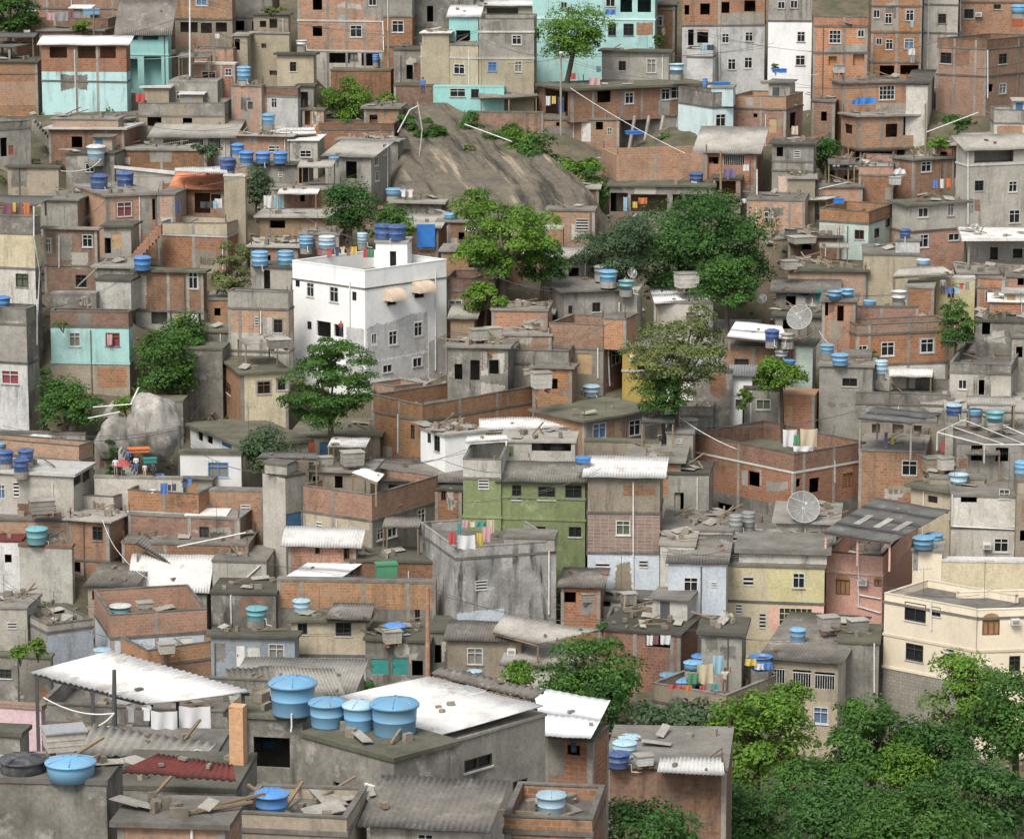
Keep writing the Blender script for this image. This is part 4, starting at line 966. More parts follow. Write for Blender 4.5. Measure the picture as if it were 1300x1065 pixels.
H('t11b', 10, 74, 78, 211, 262, 6, 'ct', 'windowless tan block with dripping stains at the left behind old roofs', roof='flat', rm='sd', o=.2, Y=286.5, dep=5)
H('t11c', 84, 145, None, 195, 245, 8, 'cd', 'dark mouldy wall house under the pale water tank left of the brick strip', roof='flat', rm='sd', o=.1, Y=293, dep=4, deb=5)
H('t13', 244, 298, 302, 80, 135, 5, 'bo', 'brick house with white barred window under a stacked brick balcony', roof='flat', rm='ledw', w='f 265 96 18 10 wk;g 290 92 9 9 w', Y=312, col='281', dep=4)
H('t13b', 247, 296, 300, 62, 90, 5, 'br', 'brick balcony terrace crowded with blue barrels', roof='para', yp=79, Y=314.5, deb=5, col='272', w='')
H('t13c', 297, 314, None, 44, 80, 5, 'cb', 'narrow pale hut with dark doorway beside the blue barrels', roof='flat', rm='sg', o=.2, dep=3, w='o 301 57 7 14', Y=316)
H('t14', 222, 294, 299, -30, 70, 5, 'br', 'brick house with blue curtained window and balcony at the top', led='25', w='f 256 3 14 9 wl;o 240 35 22 13;o 262 36 14 13;o 281 35 14 12', bands=[(25, 'br'), (None, 'ct')], Y=322, patch=[('bo', '226,8 290,8 290,24 226,24'), ('bo', '226,43 266,43 266,60 226,60')], cc=0)
H('t15', 294, 345, None, -30, 60, 3, 'cd', 'blackened concrete house with deep gallery at the top left of the big brick block', led='22', w='o 304 33 12 12 ;o 326 34 12 12', Y=326)
H('t16', 294, 332, 336, 108, 158, 20, 'bp', 'brick house with grey patches below the tank stand', roof='flat', rm='sg', o=.1, w='f 318 134 6 9 d', patch=[('cg', '306,120 318,124 318,158 306,158')], Y=305, deb=4)
H('t17', 322, 366, 369, 18, 60, 5, 'ct', 'squat tan hut with dark window and plants on its roof', roof='flat', rm='sd', o=.25, dep=4, w='o 347 30 10 12;o 334 31 8 8', Y=320)
H('u1', 378, 487, None, -40, 120, 5, 'br', 'big three storey brick house at the top with white slab line', led='27 65', ledm='ledw', w='o 403 5 12 16;f 473 3 10 9 ak;o 403 40 12 13;f 452 40 15 15 ak;o 431 74 26 13;f 449 72 10 9 d;o 470 76 22 16', bands=[(66, 'br'), (None, 'cl')], col='416 440 463', Y=325, dep=8, pipe='486,28 487,64')
H('u2', 487, 523, 527, -40, 120, 8, 'cg', 'grey topped brick tower house beside the big brick house', bands=[(21, 'cg'), (None, 'bo')], led='22 60', w='f 505 34 15 15 wk', Y=324, dep=8, deb=0)
H('u1w', 420, 496, 500, 89, 130, 5, 'bd', 'rough dark stone and brick retaining wall under the big brick house', roof='flat', rm='earth', Y=320, dep=3, name='retaining_wall', cat='wall', cc=0)
H('u3', 318, 367, 370, 42, 130, 20, 'cb', 'blank beige block house with dark slab wing at the top', roof='flat', rm='sg', o=.12, Y=317, dep=6, w='')
H('u3b', 352, 398, 402, 68, 130, 8, 'cb', None, of='u3', roof='flat', rm='sd', o=.3, dep=5, Y=314, w='f 372 85 8 12 dk')
H('u4', 328, 378, 382, 112, 170, 12, 'wd', 'stained white house with small windows under a dark sloping ledge', roof='para', yp=122, pm='bd', bands=[(None, 'wd')], w='f 348 131 7 12 ak;f 332 129 7 13 ak', patch=[('bp', '326,122 339,122 339,158 326,158')], Y=305, dep=5)
H('u4c', 378, 398, 402, 108, 160, 8, 'cd', None, of='u4', roof='flat', rm='sd', o=.2, Y=307, dep=5, w='o 386 128 10 22')
H('u4b', 384, 411, 414, 138, 172, 10, 'bo', 'little brick hut with dark doorway beside the shrub', roof='flat', rm='sl', o=.15, w='o 390 150 8 18', Y=302, dep=4)
H('u5', 405, 500, None, 158, 190, 4, 'bd', 'stepped low brick walls below the bright shrub', roof='para', yp=164, Y=300.5, dep=4, deb=6, name='brick_wall', cat='wall')
H('u5b', 462, 506, None, 136, 160, 5, 'bo', 'small unfinished brick landing right of the bright shrub', roof='flat', rm='sg', o=.3, Y=304, dep=4, w='o 474 152 10 12')
H('u7', 300, 367, 370, 172, 225, 6, 'br', 'brick house with a grey plastered room and pale sheet roof in the upper left', roof='flat', rm='fl', o=.5, rt=.1, col='350', Y=294, dep=5, deb=6)
H('u7b', 368, 403, None, 178, 225, 4, 'cl', None, of='u7', roof='flat', rm='zi', o=.2, rt=.08, Y=293.4, dep=5)
SHEET('u7c', [(366, 172), (402, 170), (398, 162), (330, 163)], 295, 'zi', 'white tin sheet laid over the upper left brick house', dz=(0, 0, .1, .1), posts='01', postto=1.6)
H('u7d', 320, 392, 398, 208, 252, 8, 'cg', 'mouldy grey house with a dark doorway under blue tanks', roof='flat', rm='sd', o=.3, w='o 386 222 12 26;l 356 222 6 6', Y=287, dep=6)
H('u6', 413, 471, 496, 200, 262, 20, 'cg', 'tall grey house with streaked side wall beside the bare rock slope', roof='shed', rm='fl', rise=.9, o=.35, w='o 446 216 14 22;d 422 222 10 24 g;f 478 205 4 11 ak;f 488 190 4 14 ak;f 479 224 4 12 ak', Y=285, dep=7, pipe='492,182 492,240')
H('u6b', 430, 505, 512, 178, 230, 15, 'cd', 'flat roofed dirty concrete house at the top of the rock edge', roof='flat', rm='sg', o=.3, Y=293, dep=7, deb=9)
H('u9', 523, 601, None, -40, 70, 4, 'cd', 'tall unplastered dark concrete house at the top with one black window', w='o 546 18 8 20', led='34', Y=326, dep=6, col='')
H('u8', 534, 607, 676, 57, 120, 30, 'cb', 'large beige house with a turquoise stairwell and white roofs', bands=[(110, 'cb'), (None, 'tq')], led='75', ledm='ledw', w='f 583 88 14 13 wk', Y=312, dep=7, roof='flat', rm='sg', patch=[('cg', '608,40 676,40 676,72 608,72')])
H('u8a', 608, 678, None, 24, 118, 3, 'cg', None, of='u8', bands=[(72, 'cg'), (None, 'cb')], roof='para', yp=40, pm='cg', Y=311.5, w='f 625 85 11 12 bl;f 656 51 12 12 wk;f 658 85 9 14 wc', dep=6, led='40 75', ledm='ledw')
H('u8d', 600, 676, None, 8, 26, 3, 'cb', None, on='u8a', roof='shed', rm='zi', rise=.35, o=.4, dep=3, w='o 638 16 40 11', nofoot=1)
H('u8b', 570, 607, None, 22, 60, 4, 'tq', None, of='u8', roof='shed', rm='zi', rise=.8, o=.25, Y=316, dep=4, w='o 588 48 18 18')
H('u8c', 536, 570, None, 42, 60, 4, 'cb', None, of='u8', roof='flat', rm='zi', o=.25, rt=.1, Y=313.5, dep=4)
H('u8e', 550, 640, None, 110, 145, 4, 'tq', 'bright turquoise basement storey under the beige house', w='f 581 118 20 11 ak;f 603 119 10 11 dk', roof='flat', rm='tq', o=.02, Y=310.5, dep=1.6)
SHEET('u8f', [(608, 126), (684, 123), (678, 108), (606, 110)], 308, 'fi', 'sagging fibre awning over the turquoise basement', dz=(0, 0, .7, .7), posts='01m', postto=2.6)
# ================================================================== TOP MIDDLE / RIGHT
H('v2', 676, 832, None, -45, 110, 6, 'cy', 'tall turquoise apartment block behind the leafy tree at the top', w='f 775 2 12 14 ak;f 777 38 10 15 dk;f 798 38 13 15 dk;o 680 43 8 12;f 716 7 8 8 ak;o 795 8 15 16;o 818 8 17 16', led='25', ledm='pc', patch=[('bo', '808,29 829,29 829,45 808,45')], Y=322, dep=8)
H('v8', 831, 857, None, 5, 100, 5, 'bd', 'narrow dark brick house squeezed beside the turquoise block', w='f 836 27 9 12 wk', Y=326, dep=5, led='12', roof='flat', o=.2)
H('v3', 764, 849, 852, 65, 112, 8, 'cg', 'single storey grey house with a white boarded window below the turquoise block', roof='flat', rm='sd', o=.35, w='f 790 84 9 12 dk;f 827 84 12 18 wc', Y=315, dep=6)
H('v4', 684, 726, 896, 112, 156, 64, 'bo', 'long brick house on stilts under one flat slab roof', roof='flat', rm='sm', o=.55, rt=.22, w='o 706 131 28 32;o 767 123 17 15;f 799 125 11 14 wk;f 845 120 11 14 ak;f 859 118 15 15 ak', col='753 790 815 839 868', Y=306, nofoot=1, patch=[('cg', '836,128 850,128 850,146 836,146')])
H('v4b', 688, 786, 790, 151, 195, 6, 'bo', None, of='v4', w='d 744 168 12 24 w;o 761 160 9 10;o 709 158 6 5;g 774 167 6 9 w', roof='flat', rm='sl', o=.1, Y=306.5, dep=4)
for i, x in enumerate((806, 824, 842, 862)):
    mb = MB(); a_ = at(x, 148, 308); b_ = at(x-9, 184, 304.5); mb.tube([b_-Vector((0, 0, 1)), a_], .16, 6); mb.build('stilt', 'conc', HS['v4'].root)
H('v5', 861, 905, 931, 118, 172, 62, 'pc', 'small pale aqua house with grey parapet and one window', roof='para', yp=136, pm='cd', w='f 915 153 13 16 wk', Y=297, dep=5)
H('v5b', 903, 931, None, 110, 138, 8, 'pc', None, on='v5', roof='flat', rm='sg', o=.1, dep=2.5)
H('v6', 931, 998, 1019, 124, 186, 22, 'br', 'brick house with parapet terrace right of the aqua house', roof='para', yp=139, pm='bo', w='o 959 147 5 5;o 1007 153 8 20;d 981 160 9 18 a', led='139', col='966', Y=298, dep=6, deb=5)
H('v6b', 966, 992, None, 104, 126, 6, 'cl', None, on='v6', roof='flat', rm='sg', o=.06, dep=2)
H('v7', 866, 972, None, -40, 125, 5, 'wd', 'stained white house with raw brick upper floor at the top', bands=[(33, 'br'), (None, 'wd')], led='33', w='o 895 12 12 14 ;o 921 10 10 14;o 952 8 14 14;o 872 13 6 12;f 921 49 9 12 ak;f 951 47 10 12 ak;f 929 82 10 14 ak;f 950 80 10 14 ak;o 877 48 7 20;o 892 48 14 14', patch=[('cg', '916,17 970,16 970,31 916,33'), ('bo', '884,38 900,38 900,54 884,54')], col='913', Y=320, dep=7, pipe='913,35 913,110')
H('v7b', 872, 905, None, 63, 115, 10, 'wd', None, of='v7', roof='para', yp=72, Y=317.5, dep=2.4)
H('w1', 975, 1032, None, -45, 150, 5, 'wh', 'tall slim white house with grey upper floor', bands=[(27, 'cg'), (None, 'wh')], led='27', w='f 992 7 9 9 wk;f 1008 6 9 10 wk;f 1017 47 10 13 wk;f 1016 77 12 13 wk', Y=316, dep=8)
H('w2', 1032, 1102, 1108, 22, 140, 6, 'bo', 'brick house with parapet and a black air conditioner below its window', roof='para', yp=33, pm='br', led='68', w='g 1060 47 15 17 w;f 1093 43 8 9 wk;o 1057 78 10 12;o 1090 76 14 16', patch=[('cg', '1060,58 1102,56 1102,68 1040,68')], col='1071', Y=312, dep=7, deb=5)
H('w3', 1106, 1172, None, -45, 112, 4, 'bo', 'three storey brick house half plastered grey over an open basement', led='8 41 79', w='f 1113 18 8 10 wk;f 1128 24 9 13 wk;f 1155 20 10 14 wk;f 1116 53 7 8 wk;f 1129 57 9 13 wk;f 1154 56 12 13 wl;o 1126 90 18 13;o 1155 89 24 12', patch=[('cg', '1107,10 1138,10 1138,39 1107,39')], col='1139', Y=316, dep=7)
H('w4', 1172, 1218, None, -45, 112, 4, 'cl', 'tall grey rendered house with one window near the top right', led='6 42', w='f 1196 24 10 12 dk;f 1196 -14 9 10 dk', Y=318, dep=7)
H('w5', 1218, 1312, None, -45, 100, 4, 'bo', 'brick house at the top right corner with white downpipe', led='4', w='f 1230 18 12 12 dk;a 1242 19 8 5;f 1266 9 9 6 dk;d 1292 26 14 18 r', Y=322, dep=6, pipe='1219,2 1219,40')
H('w6', 1189, 1253, 1318, 52, 148, 42, 'bo', 'big square two storey brick house with dark mouldy parapet at upper right', roof='para', yp=62, pm='bd', led='98', w='f 1201 74 11 14 dk;f 1273 75 10 13 dk;f 1273 113 9 13 ac;o 1258 112 6 10', col='1211 1238 1292', Y=307, deb=5, pipe='1254,64 1254,125')
H('w7', 1056, 1070, 1153, 104, 152, 76, 'bo', 'brick house with blue tarpaulins on its ledge and open columns below', roof='flat', rm='sl', o=.25, w='g 1126 118 20 18 w', col='1100', Y=306, dep=6, deb=6, patch=[('cg', '1112,132 1150,131 1150,146 1112,146')])
H('w7b', 1068, 1090, 1170, 147, 192, 72, 'br', None, of='w7', roof='flat', rm='sg', o=.3, w='o 1077 164 6 12;o 1132 166 15 17;o 1155 160 17 24', col='1118 1145', Y=301.5, dep=5, nofoot=1, deb=4, led='190')
H('w7c', 1080, 1092, 1136, 191, 215, 74, 'bd', None, of='w7', open=1, roof='flat', rm='sl', o=.02, Y=301.8, dep=5)
H('w7d', 1150, 1178, 1186, 108, 150, 10, 'cw', 'small whitewashed lean-to with a red bucket beside the tarpaulin house', roof='shed', rm='fd', rise=.4, o=.2, Y=303, dep=4)
H('w8', 1090, 1134, 1138, 213, 250, 8, 'bo', 'low plain brick wall house right of the rubble slope', roof='para', yp=222, Y=289.5, dep=4, deb=5)
H('w8b', 1132, 1160, 1211, 202, 248, 58, 'br', 'brick house with a worn slab roof and white parasol dish', roof='flat', rm='sg', o=.2, w='f 1176 212 13 13 ak', col='1200', Y=291, dep=5, deb=4)
H('w10', 980, 1033, 1036, 182, 256, 10, 'cg', 'stained grey two storey shack beside the rubble slope', led='205 217', w='o 990 193 8 12;l 1012 196 8 10', patch=[('pl', '988,224 1030,222 1030,246 988,246'), ('cd', '981,205 1031,205 1031,217 981,217')], Y=289, dep=5, roof='flat', rm='sd', o=.3, deb=5)
H('w11', 1213, 1228, 1325, 190, 305, 72, 'cl', 'large grey house with white roof and dark open gallery at right', w='o 1262 199 50 15;f 1243 236 11 13 dk;f 1286 237 11 14 wk;f 1288 275 14 17 ak;d 1232 262 8 18 g', led='210', ledm='ledw', Y=286, roof='shed', rm='fl', rise=.8, o=.4, pipe='1229,190 1229,285', patch=[('bo', '1236,253 1244,253 1244,268 1236,268')])
H('w12', 1262, 1320, None, 141, 176, 4, 'cl', 'low grey parapet house over brick below the big square brick house', roof='para', yp=156, pm='cg', Y=299, dep=5, patch=[('bo', '1266,160 1298,160 1298,174 1266,174')], deb=3)
SHEET('w12b', [(1206, 186), (1310, 182), (1310, 166), (1216, 169)], 292, 'fl', 'pale tin sheet roof over the gallery house at right', dz=(0, 0, .35, .35))
H('v9', 886, 960, 968, 194, 250, 10, 'br', 'brick shack with fibre sheet roof and barred opening', roof='shed', rm='fl', rise=1.5, o=.5, w='v 932 203 26 14;o 906 204 12 9', Y=288.5, dep=6)
H('v10', 764, 783, 898, 197, 252, 80, 'bo', 'unfinished brick terrace house with rubble behind its ragged wall', roof='para', yp=230, w='', col='832 893', Y=287.5, dep=6, deb=14, coping='', led='')
H('v10b', 774, 906, None, 236, 285, 4, 'cd', 'dark garage with concrete pillars under the unfinished brick terrace', roof='flat', rm='sm', o=.25, w='o 786 257 22 24;o 824 258 46 22;o 877 258 46 22', Y=285, dep=5, patch=[('bo', '775,262 797,262 797,278 775,278')])
H('v10c', 845, 905, None, 206, 240, 6, 'br', None, of='v10', Y=289.5, roof='flat', o=.05, dep=3, rm='sg', w='o 868 214 14 14')
H('v11', 905, 940, None, 225, 262, 6, 'bd', 'dim brick basement with wooden props below the sheet roof shack', w='o 921 238 26 16', roof='flat', rm='sd', o=.2, Y=286.5, dep=4)
H('v12', 948, 1022, 1026, 254, 300, 8, 'bo', 'plain reddish brick wall house left of the mint house', roof='flat', rm='sl', o=.05, col='978 1002', Y=281, dep=5, deb=4)
SHEET('v12b', [(985, 256), (1050, 254), (1104, 238), (1006, 240)], 285, 'zi', 'pair of pale tin roofs above the mint house', dz=(0, 0, .3, .3), posts='01', postto=2)
H('x0', 1035, 1095, None, 236, 275, 5, 'bp', 'half hidden brick house behind the mint house', Y=288, dep=4, roof='flat', o=.2)
# ================================================================== LEFT MIDDLE
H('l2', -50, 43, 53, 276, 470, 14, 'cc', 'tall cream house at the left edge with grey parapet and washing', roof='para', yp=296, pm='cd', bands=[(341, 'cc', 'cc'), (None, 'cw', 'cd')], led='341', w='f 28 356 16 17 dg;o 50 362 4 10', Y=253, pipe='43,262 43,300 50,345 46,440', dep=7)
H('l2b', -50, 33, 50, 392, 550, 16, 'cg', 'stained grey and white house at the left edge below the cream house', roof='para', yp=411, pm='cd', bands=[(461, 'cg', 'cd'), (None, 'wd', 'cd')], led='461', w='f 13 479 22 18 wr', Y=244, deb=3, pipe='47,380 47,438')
H('l2r', -40, 40, 60, 262, 280, 14, 'bd', None, on='l2', open=1, roof='shed', rm='fd', rise=.3, o=.4, dep=3)
H('l3', 56, 123, 127, 290, 372, 10, 'bd', 'mouldy brick house with pale slab roof right of the cream house', roof='flat', rm='sg', o=.25, led='338', w='f 111 306 13 16 ak;f 61 312 6 17 wk;f 103 357 14 16 d', patch=[('cg', '72,297 91,297 91,330 72,330')], pipe='75,300 75,340', Y=264, dep=6)
H('l3b', 52, 98, None, 252, 300, 8, 'cg', 'plain grey block behind the mouldy brick house at left', roof='flat', rm='sg', o=.25, Y=274, dep=5)
H('l4', 97, 135, 201, 248, 330, 66, 'bo', 'brick house carrying two dark blue tanks on a rusty slab', roof='flat', rm='sg', o=.2, w='f 158 266 17 19 wr;o 197 266 6 27', patch=[('cg', '178,246 192,246 192,296 178,298')], Y=272, deb=3)
H('l4b', 200, 222, None, 246, 330, 8, 'bp', None, of='l4', roof='flat', o=.1, Y=272.5, dep=4, patch=[('cl', '204,276 222,276 222,292 204,292')])
H('l4c', 132, 166, None, 286, 330, 6, 'cl', 'small grey entrance porch with two pillars beside a brick stair', roof='flat', rm='sd', o=.3, w='d 148 306 13 20 a;o 131 312 8 20', Y=268.5, dep=3)
STAIRS(204, 284, 166, 326, 268, 10, 'steep brick walled staircase between the porch and the orange veranda house', 1.4, 'bo')
H('l5', 203, 288, 312, 285, 345, 14, 'br', 'brick house with beige balcony and orange clay roof veranda', roof='para', yp=299, pm='cb', led='299', ledm='ledw', col='246', Y=269, dep=6, w='')
H('l5b', 285, 311, 314, 222, 330, 10, 'cb', None, of='l5', roof='flat', rm='ledw', o=.05, Y=271.5, dep=4)
H('l5c', 222, 284, None, 239, 284, 6, 'br', None, on='l5', roof='shed', rm='cly', rise=1.0, o=.5, dep=3.4, w='o 257 258 20 26;o 232 262 12 22;o 274 254 12 14', nofoot=1)
SHEET('l5d', [(222, 218), (290, 222), (286, 211), (222, 213)], 277, 'zi', 'pale slab roof behind the orange clay roof', dz=(0, 0, .15, .15))
H('l8', 172, 258, 263, 344, 420, 10, 'br', 'brick house on concrete props with a small white window', roof='flat', rm='sm', o=.3, w='f 245 356 12 22 wk;o 205 404 26 16;o 247 404 16 18', bands=[(396, 'br'), (None, 'cg')], col='214 239', led='396', Y=256.5, dep=6, patch=[('cl', '176,350 186,350 186,392 176,392')])
H('l9', 120, 170, None, 338, 380, 5, 'cd', 'low dark block with flat roof between the stairs and turquoise house', roof='flat', rm='sg', o=.25, Y=262, dep=5, deb=4)
H('l7', 65, 163, 169, 396, 500, 6, 'cy', 'peeling turquoise house with mouldy parapet and two small windows', roof='para', yp=414, pm='bd', bands=[(460, 'cy'), (None, 'ct')], w='f 95 431 14 18 ac;f 143 431 18 17 nr', led='461', patch=[('bo', '124,467 161,466 161,492 124,492'), ('ct', '73,467 116,467 116,492 73,492'), ('cd', '100,398 118,398 114,413 96,413')], Y=247.5, dep=7, ledm='cy')
H('l7b', 122, 166, None, 355, 396, 8, 'cw', None, on='l7', roof='flat', rm='sd', o=.1, dep=3)
H('l7c', 64, 122, None, 372, 397, 4, 'cd', None, of='l7', Y=254, roof='flat', o=.02, dep=1, rm='cd')
H('l10', 236, 282, None, 442, 530, 5, 'cd', 'dark mossy retaining wall behind the vines', Y=248, dep=3, roof='flat', rm='sm', name='retaining_wall', cat='wall')
# ================================================================== WHITE BUILDING
H('m1', 372, 463, 567, 344, 505, 44, 'wh', 'large white cube building with rooftop terrace in the centre', roof='para', yp=366, led='', w='f 378 359 5 10 dk;f 394 368 9 18 ak;f 424 374 11 20 ak;f 450 376 5 11 dk;f 393 413 5 10 dk;o 411 418 18 20;o 430 420 12 16;f 396 459 5 9 dk;o 416 464 22 16;n 497 373 18 15;n 533 363 20 14;f 497 384 10 5 dk;f 532 374 11 8 dk;f 475 430 6 13 wk;f 499 429 10 18 wk;f 531 418 10 18 wk;f 492 468 11 10 ak;f 530 460 11 12 ak', Y=249,
  patch=[('cm', '466,417 480,410 487,412 506,405 522,398 543,396 543,445 466,460'), ('cm', '545,434 566,424 566,480 545,480'), ('wd', '466,462 543,447 543,480 466,480'), ('wd', '440,415 462,418 462,480 440,480')], ledm='cl', coping='wh',
  pipe='444,358 444,415|553,344 553,470', cc=0, lt=.12)
H('m1b', 477, 517, None, 306, 352, 6, 'wh', None, on='m1', roof='flat', rm='cl', o=.12, dep=2.6, w='o 499 330 8 22')
H('m2', 290, 366, 373, 372, 480, 12, 'br', 'brick house with grey balcony wall left of the white cube', roof='para', yp=392, pm='cg', bands=[(424, 'bo'), (None, 'cl')], led='392 447', w='f 353 414 11 17 dk;l 326 408 6 11', col='305 331', Y=250, pipe='331,395 331,424')
H('m2b', 322, 371, None, 338, 378, 8, 'cl', None, on='m2', roof='flat', rm='sd', o=.15, dep=3.2, w='o 339 356 8 26')
H('m3', 280, 306, 366, 473, 535, 74, 'bo', 'low house with brick end and cream front below mossy slab', mB='cc', roof='flat', rm='sm', o=.25, w='f 290 493 8 14 nk;f 335 492 16 16 nk;f 362 488 12 14 dk', Y=243, dep=6)
H('m4', 345, 426, None, 240, 290, 5, 'bo', 'brick house with washing at the door behind the round tree', roof='flat', rm='sg', o=.1, w='o 384 250 6 12', Y=278, dep=4)
H('m4b', 330, 414, None, 274, 320, 5, 'wood', 'brown boarded house with a wide beige slab behind the white cube', roof='flat', rm='fl', o=.45, w='o 352 285 20 10', Y=272.5, dep=6, cc=0)
H('m4c', 318, 378, None, 312, 355, 8, 'bp', 'low brick house with fibre roof scraps behind the grey hut', roof='flat', rm='fl', o=.3, Y=263, dep=5, deb=10)
H('m6', 512, 556, None, 290, 340, 6, 'bd', 'tin shack with a grey roof in the trees behind the white cube', roof='shed', rm='fl', rise=0.5, o=.35, Y=271, dep=5)
mb = MB(); p_ = at(533, 314, 270.6); mb.box((p_.x+.5, p_.y, p_.z), 1.5, .06, 1.9, .1); tag(mb.build('sheet_panel', 'tarp', None, p_), 'bright blue corrugated panel leaning on the tin shack', 'panel')
H('m6b', 556, 600, None, 280, 330, 5, 'br', 'brick house glimpsed between trees right of the blue panel', roof='flat', rm='sg', o=.2, Y=273, dep=5, col='570', deb=4)
H('m6c', 500, 560, None, 256, 290, 5, 'cd', 'patchwork roof shack under the washing near the rock foot', roof='flat', rm='fl', o=.4, Y=279, dep=5, deb=8)
H('m5', 566, 628, None, 355, 430, 6, 'br', 'brick house with a grey parapet right of the white cube', roof='para', yp=368, pm='bd', led='371', w='f 578 390 17 18 ag', Y=256, dep=5)
H('m5b', 568, 645, 652, 440, 505, 8, 'cd', 'dark concrete house with arched doorways and cluttered roof', roof='flat', rm='sg', o=.25, w='o 582 472 10 20;o 603 470 12 26;o 627 466 12 18', Y=243, dep=8, deb=14)
H('m5c', 572, 602, None, 405, 440, 5, 'wood', 'plank roofed shed beside the white cube', roof='shed', rm='fl', rise=.5, o=.3, Y=252, dep=4, cc=0)
H('m5d', 624, 695, 700, 392, 455, 6, 'bo', 'brick wall house at the foot of the big tree', roof='flat', rm='sg', o=.1, deb=9, Y=252, dep=5, led='')
H('m5e', 650, 722, None, 446, 500, 8, 'cg', 'grey terrace house strewn with white rubble sacks', roof='para', yp=462, pm='cd', Y=245.5, dep=6, deb=12)
H('m5f', 676, 726, 731, 466, 520, 10, 'bo', 'small brick hut between the grey terrace and pipes', roof='flat', rm='sl', o=.25, Y=242.5, dep=4)
H('n1', 693, 755, 758, 266, 312, 6, 'bo', 'brick house with thin slab roof at the foot of the rock', roof='flat', rm='sl', o=.1, col='722', Y=276, dep=5, w='')
H('n1b', 640, 720, None, 322, 352, 5, 'bd', 'ruined brick shed with scrap on top behind the big tree', roof='flat', rm='fl', o=.3, Y=266, dep=5, deb=14)
H('n2', 690, 716, 791, 372, 440, 74, 'cg', 'grey rendered house with sheet roof and two small windows', roof='shed', rm='fi', rise=.35, o=.35, w='f 724 393 5 10 dk;f 757 390 10 12 dk', Y=256, dep=5, pipe='786,384 786,405')
H('n2b', 790, 809, None, 370, 430, 8, 'cg', None, of='n2', roof='flat', rm='fl', o=.05, Y=256.6, dep=4)
H('n3', 697, 766, 795, 414, 500, 24, 'br', 'brick house with ragged terrace wall and grey lower floor', roof='para', yp=443, bands=[(446, 'br'), (None, 'ct', 'br')], w='f 782 453 11 18 wk;d 742 462 18 26 a', led='', Y=247.5, dep=6, deb=6, pipe='759,442 759,480|772,443 774,490')
H('n3b', 763, 795, None, 404, 445, 20, 'bo', None, of='n3', roof='flat', o=.04, Y=247, dep=3, nofoot=1)
H('n6', 830, 905, None, 384, 430, 5, 'cl', 'shack under a bright white tin roof among the trees', roof='flat', rm='sl', o=.05, Y=259, dep=4)
SHEET('n6b', [(831, 386), (908, 381), (900, 361), (824, 365)], 258.5, 'zw', 'bright white corrugated roof with small holes among the trees', dz=(0, 0, .55, .55), posts='01', postto=1.5)
H('n7', 916, 1016, None, 440, 490, 5, 'bo', 'brick house under a bulging white tarpaulin roof', roof='flat', rm='sl', o=.1, col='956', Y=249, dep=5)
SHEET('n7b', [(922, 428), (1002, 436), (992, 414), (934, 408)], 248.5, 'zw', 'bulging white tarpaulin roof over the brick house', dz=(0, -.3, .35, .45), amp=.01, posts='01', postto=1)
H('n8', 846, 955, 961, 478, 545, 5, 'wh', 'white cottage with brown door and grey tin roof', roof='shed', rm='zd', rise=0.25, o=.35, w='d 886 496 13 24 n;f 916 488 13 14 dk;f 938 512 8 10 d', Y=244.6, dep=6)
H('n9', 790, 832, None, 440, 500, 6, 'yo', 'mustard yellow house mostly hidden by the olive tree', roof='flat', rm='sl', o=.2, w='a 804 454 8 7;o 815 468 12 8', Y=247, dep=4, led='472', ledm='ledw')
# ================================================================== RIGHT MIDDLE
H('o3', 1040, 1103, 1134, 269, 345, 26, 'mi', 'mint green house topped by a low brick parapet', mB='mi', roof='para', yp=283, pm='bo', w='f 1091 298 11 12 nk;f 1113 296 6 12 dk;f 1127 280 6 17 dk', patch=[('cl', '1041,286 1071,286 1071,326 1041,326')], Y=271, deb=4)
H('o4', 1132, 1154, 1227, 259, 345, 66, 'cl', 'grey rendered house with dark slab roof over a brick storey', roof='flat', rm='sm', o=.35, bands=[(294, 'cl', 'cl'), (None, 'br', 'br')], led='294', w='f 1172 270 13 12 wk;f 1207 266 8 17 ac;f 1172 306 14 17 wk;f 1211 301 14 9 ak', Y=273)
H('o5', 1228, 1312, None, 302, 350, 5, 'conc', 'open concrete frame house under a white deck roof at right', open=1, roof='flat', rm='zi', o=.5, rt=.25, Y=266, dep=6)
H('o5b', 1215, 1312, None, 346, 400, 4, 'bd', 'long low brick base under the open concrete frame', roof='flat', rm='sg', o=.1, Y=262.5, dep=5, deb=9)
H('o6', 1096, 1168, None, 322, 380, 5, 'cb', 'blank beige wall house with a whitewashed tank hut', roof='flat', rm='sg', o=.08, Y=264, dep=6, deb=4)
H('o6b', 1137, 1168, None, 303, 326, 6, 'wd', None, on='o6', roof='flat', rm='sg', o=.12, dep=2)
H('o7', 1150, 1186, 1189, 364, 420, 10, 'bo', 'small brick front of the yellow terrace house', roof='flat', rm='sg', o=.05, Y=257, dep=4)
H('o7b', 1166, 1238, None, 352, 420, 6, 'ye', 'yellow walled terrace hung with washing', roof='flat', rm='ledw', o=.03, Y=260.5, dep=1.2)
SHEET('o7c', [(1132, 352), (1212, 348), (1196, 338), (1142, 340)], 258, 'fl', 'beige sheet roof beside the yellow terrace', dz=(0, 0, .5, .5), posts='01', postto=2.6)
H('o8', 1072, 1088, 1204, 413, 500, 76, 'bo', 'wide brick house with parapet roof terrace and three framed windows', roof='para', yp=424, pm='br', bands=[(465, 'bo'), (None, 'cw')], led='465', w='f 1093 447 13 17 wk;f 1127 443 17 18 wk;f 1177 439 17 18 wk;g 1177 477 16 9 d', col='1103 1153', Y=247, deb=4, dep=7)
H('o8b', 1043, 1086, None, 381, 470, 8, 'br', 'brick stair hut with dark doors on the wide brick house', roof='flat', rm='sl', o=.2, w='o 1048 392 7 18;o 1067 398 8 20', Y=248.5, dep=4, bands=[(414, 'bo'), (None, 'br')])
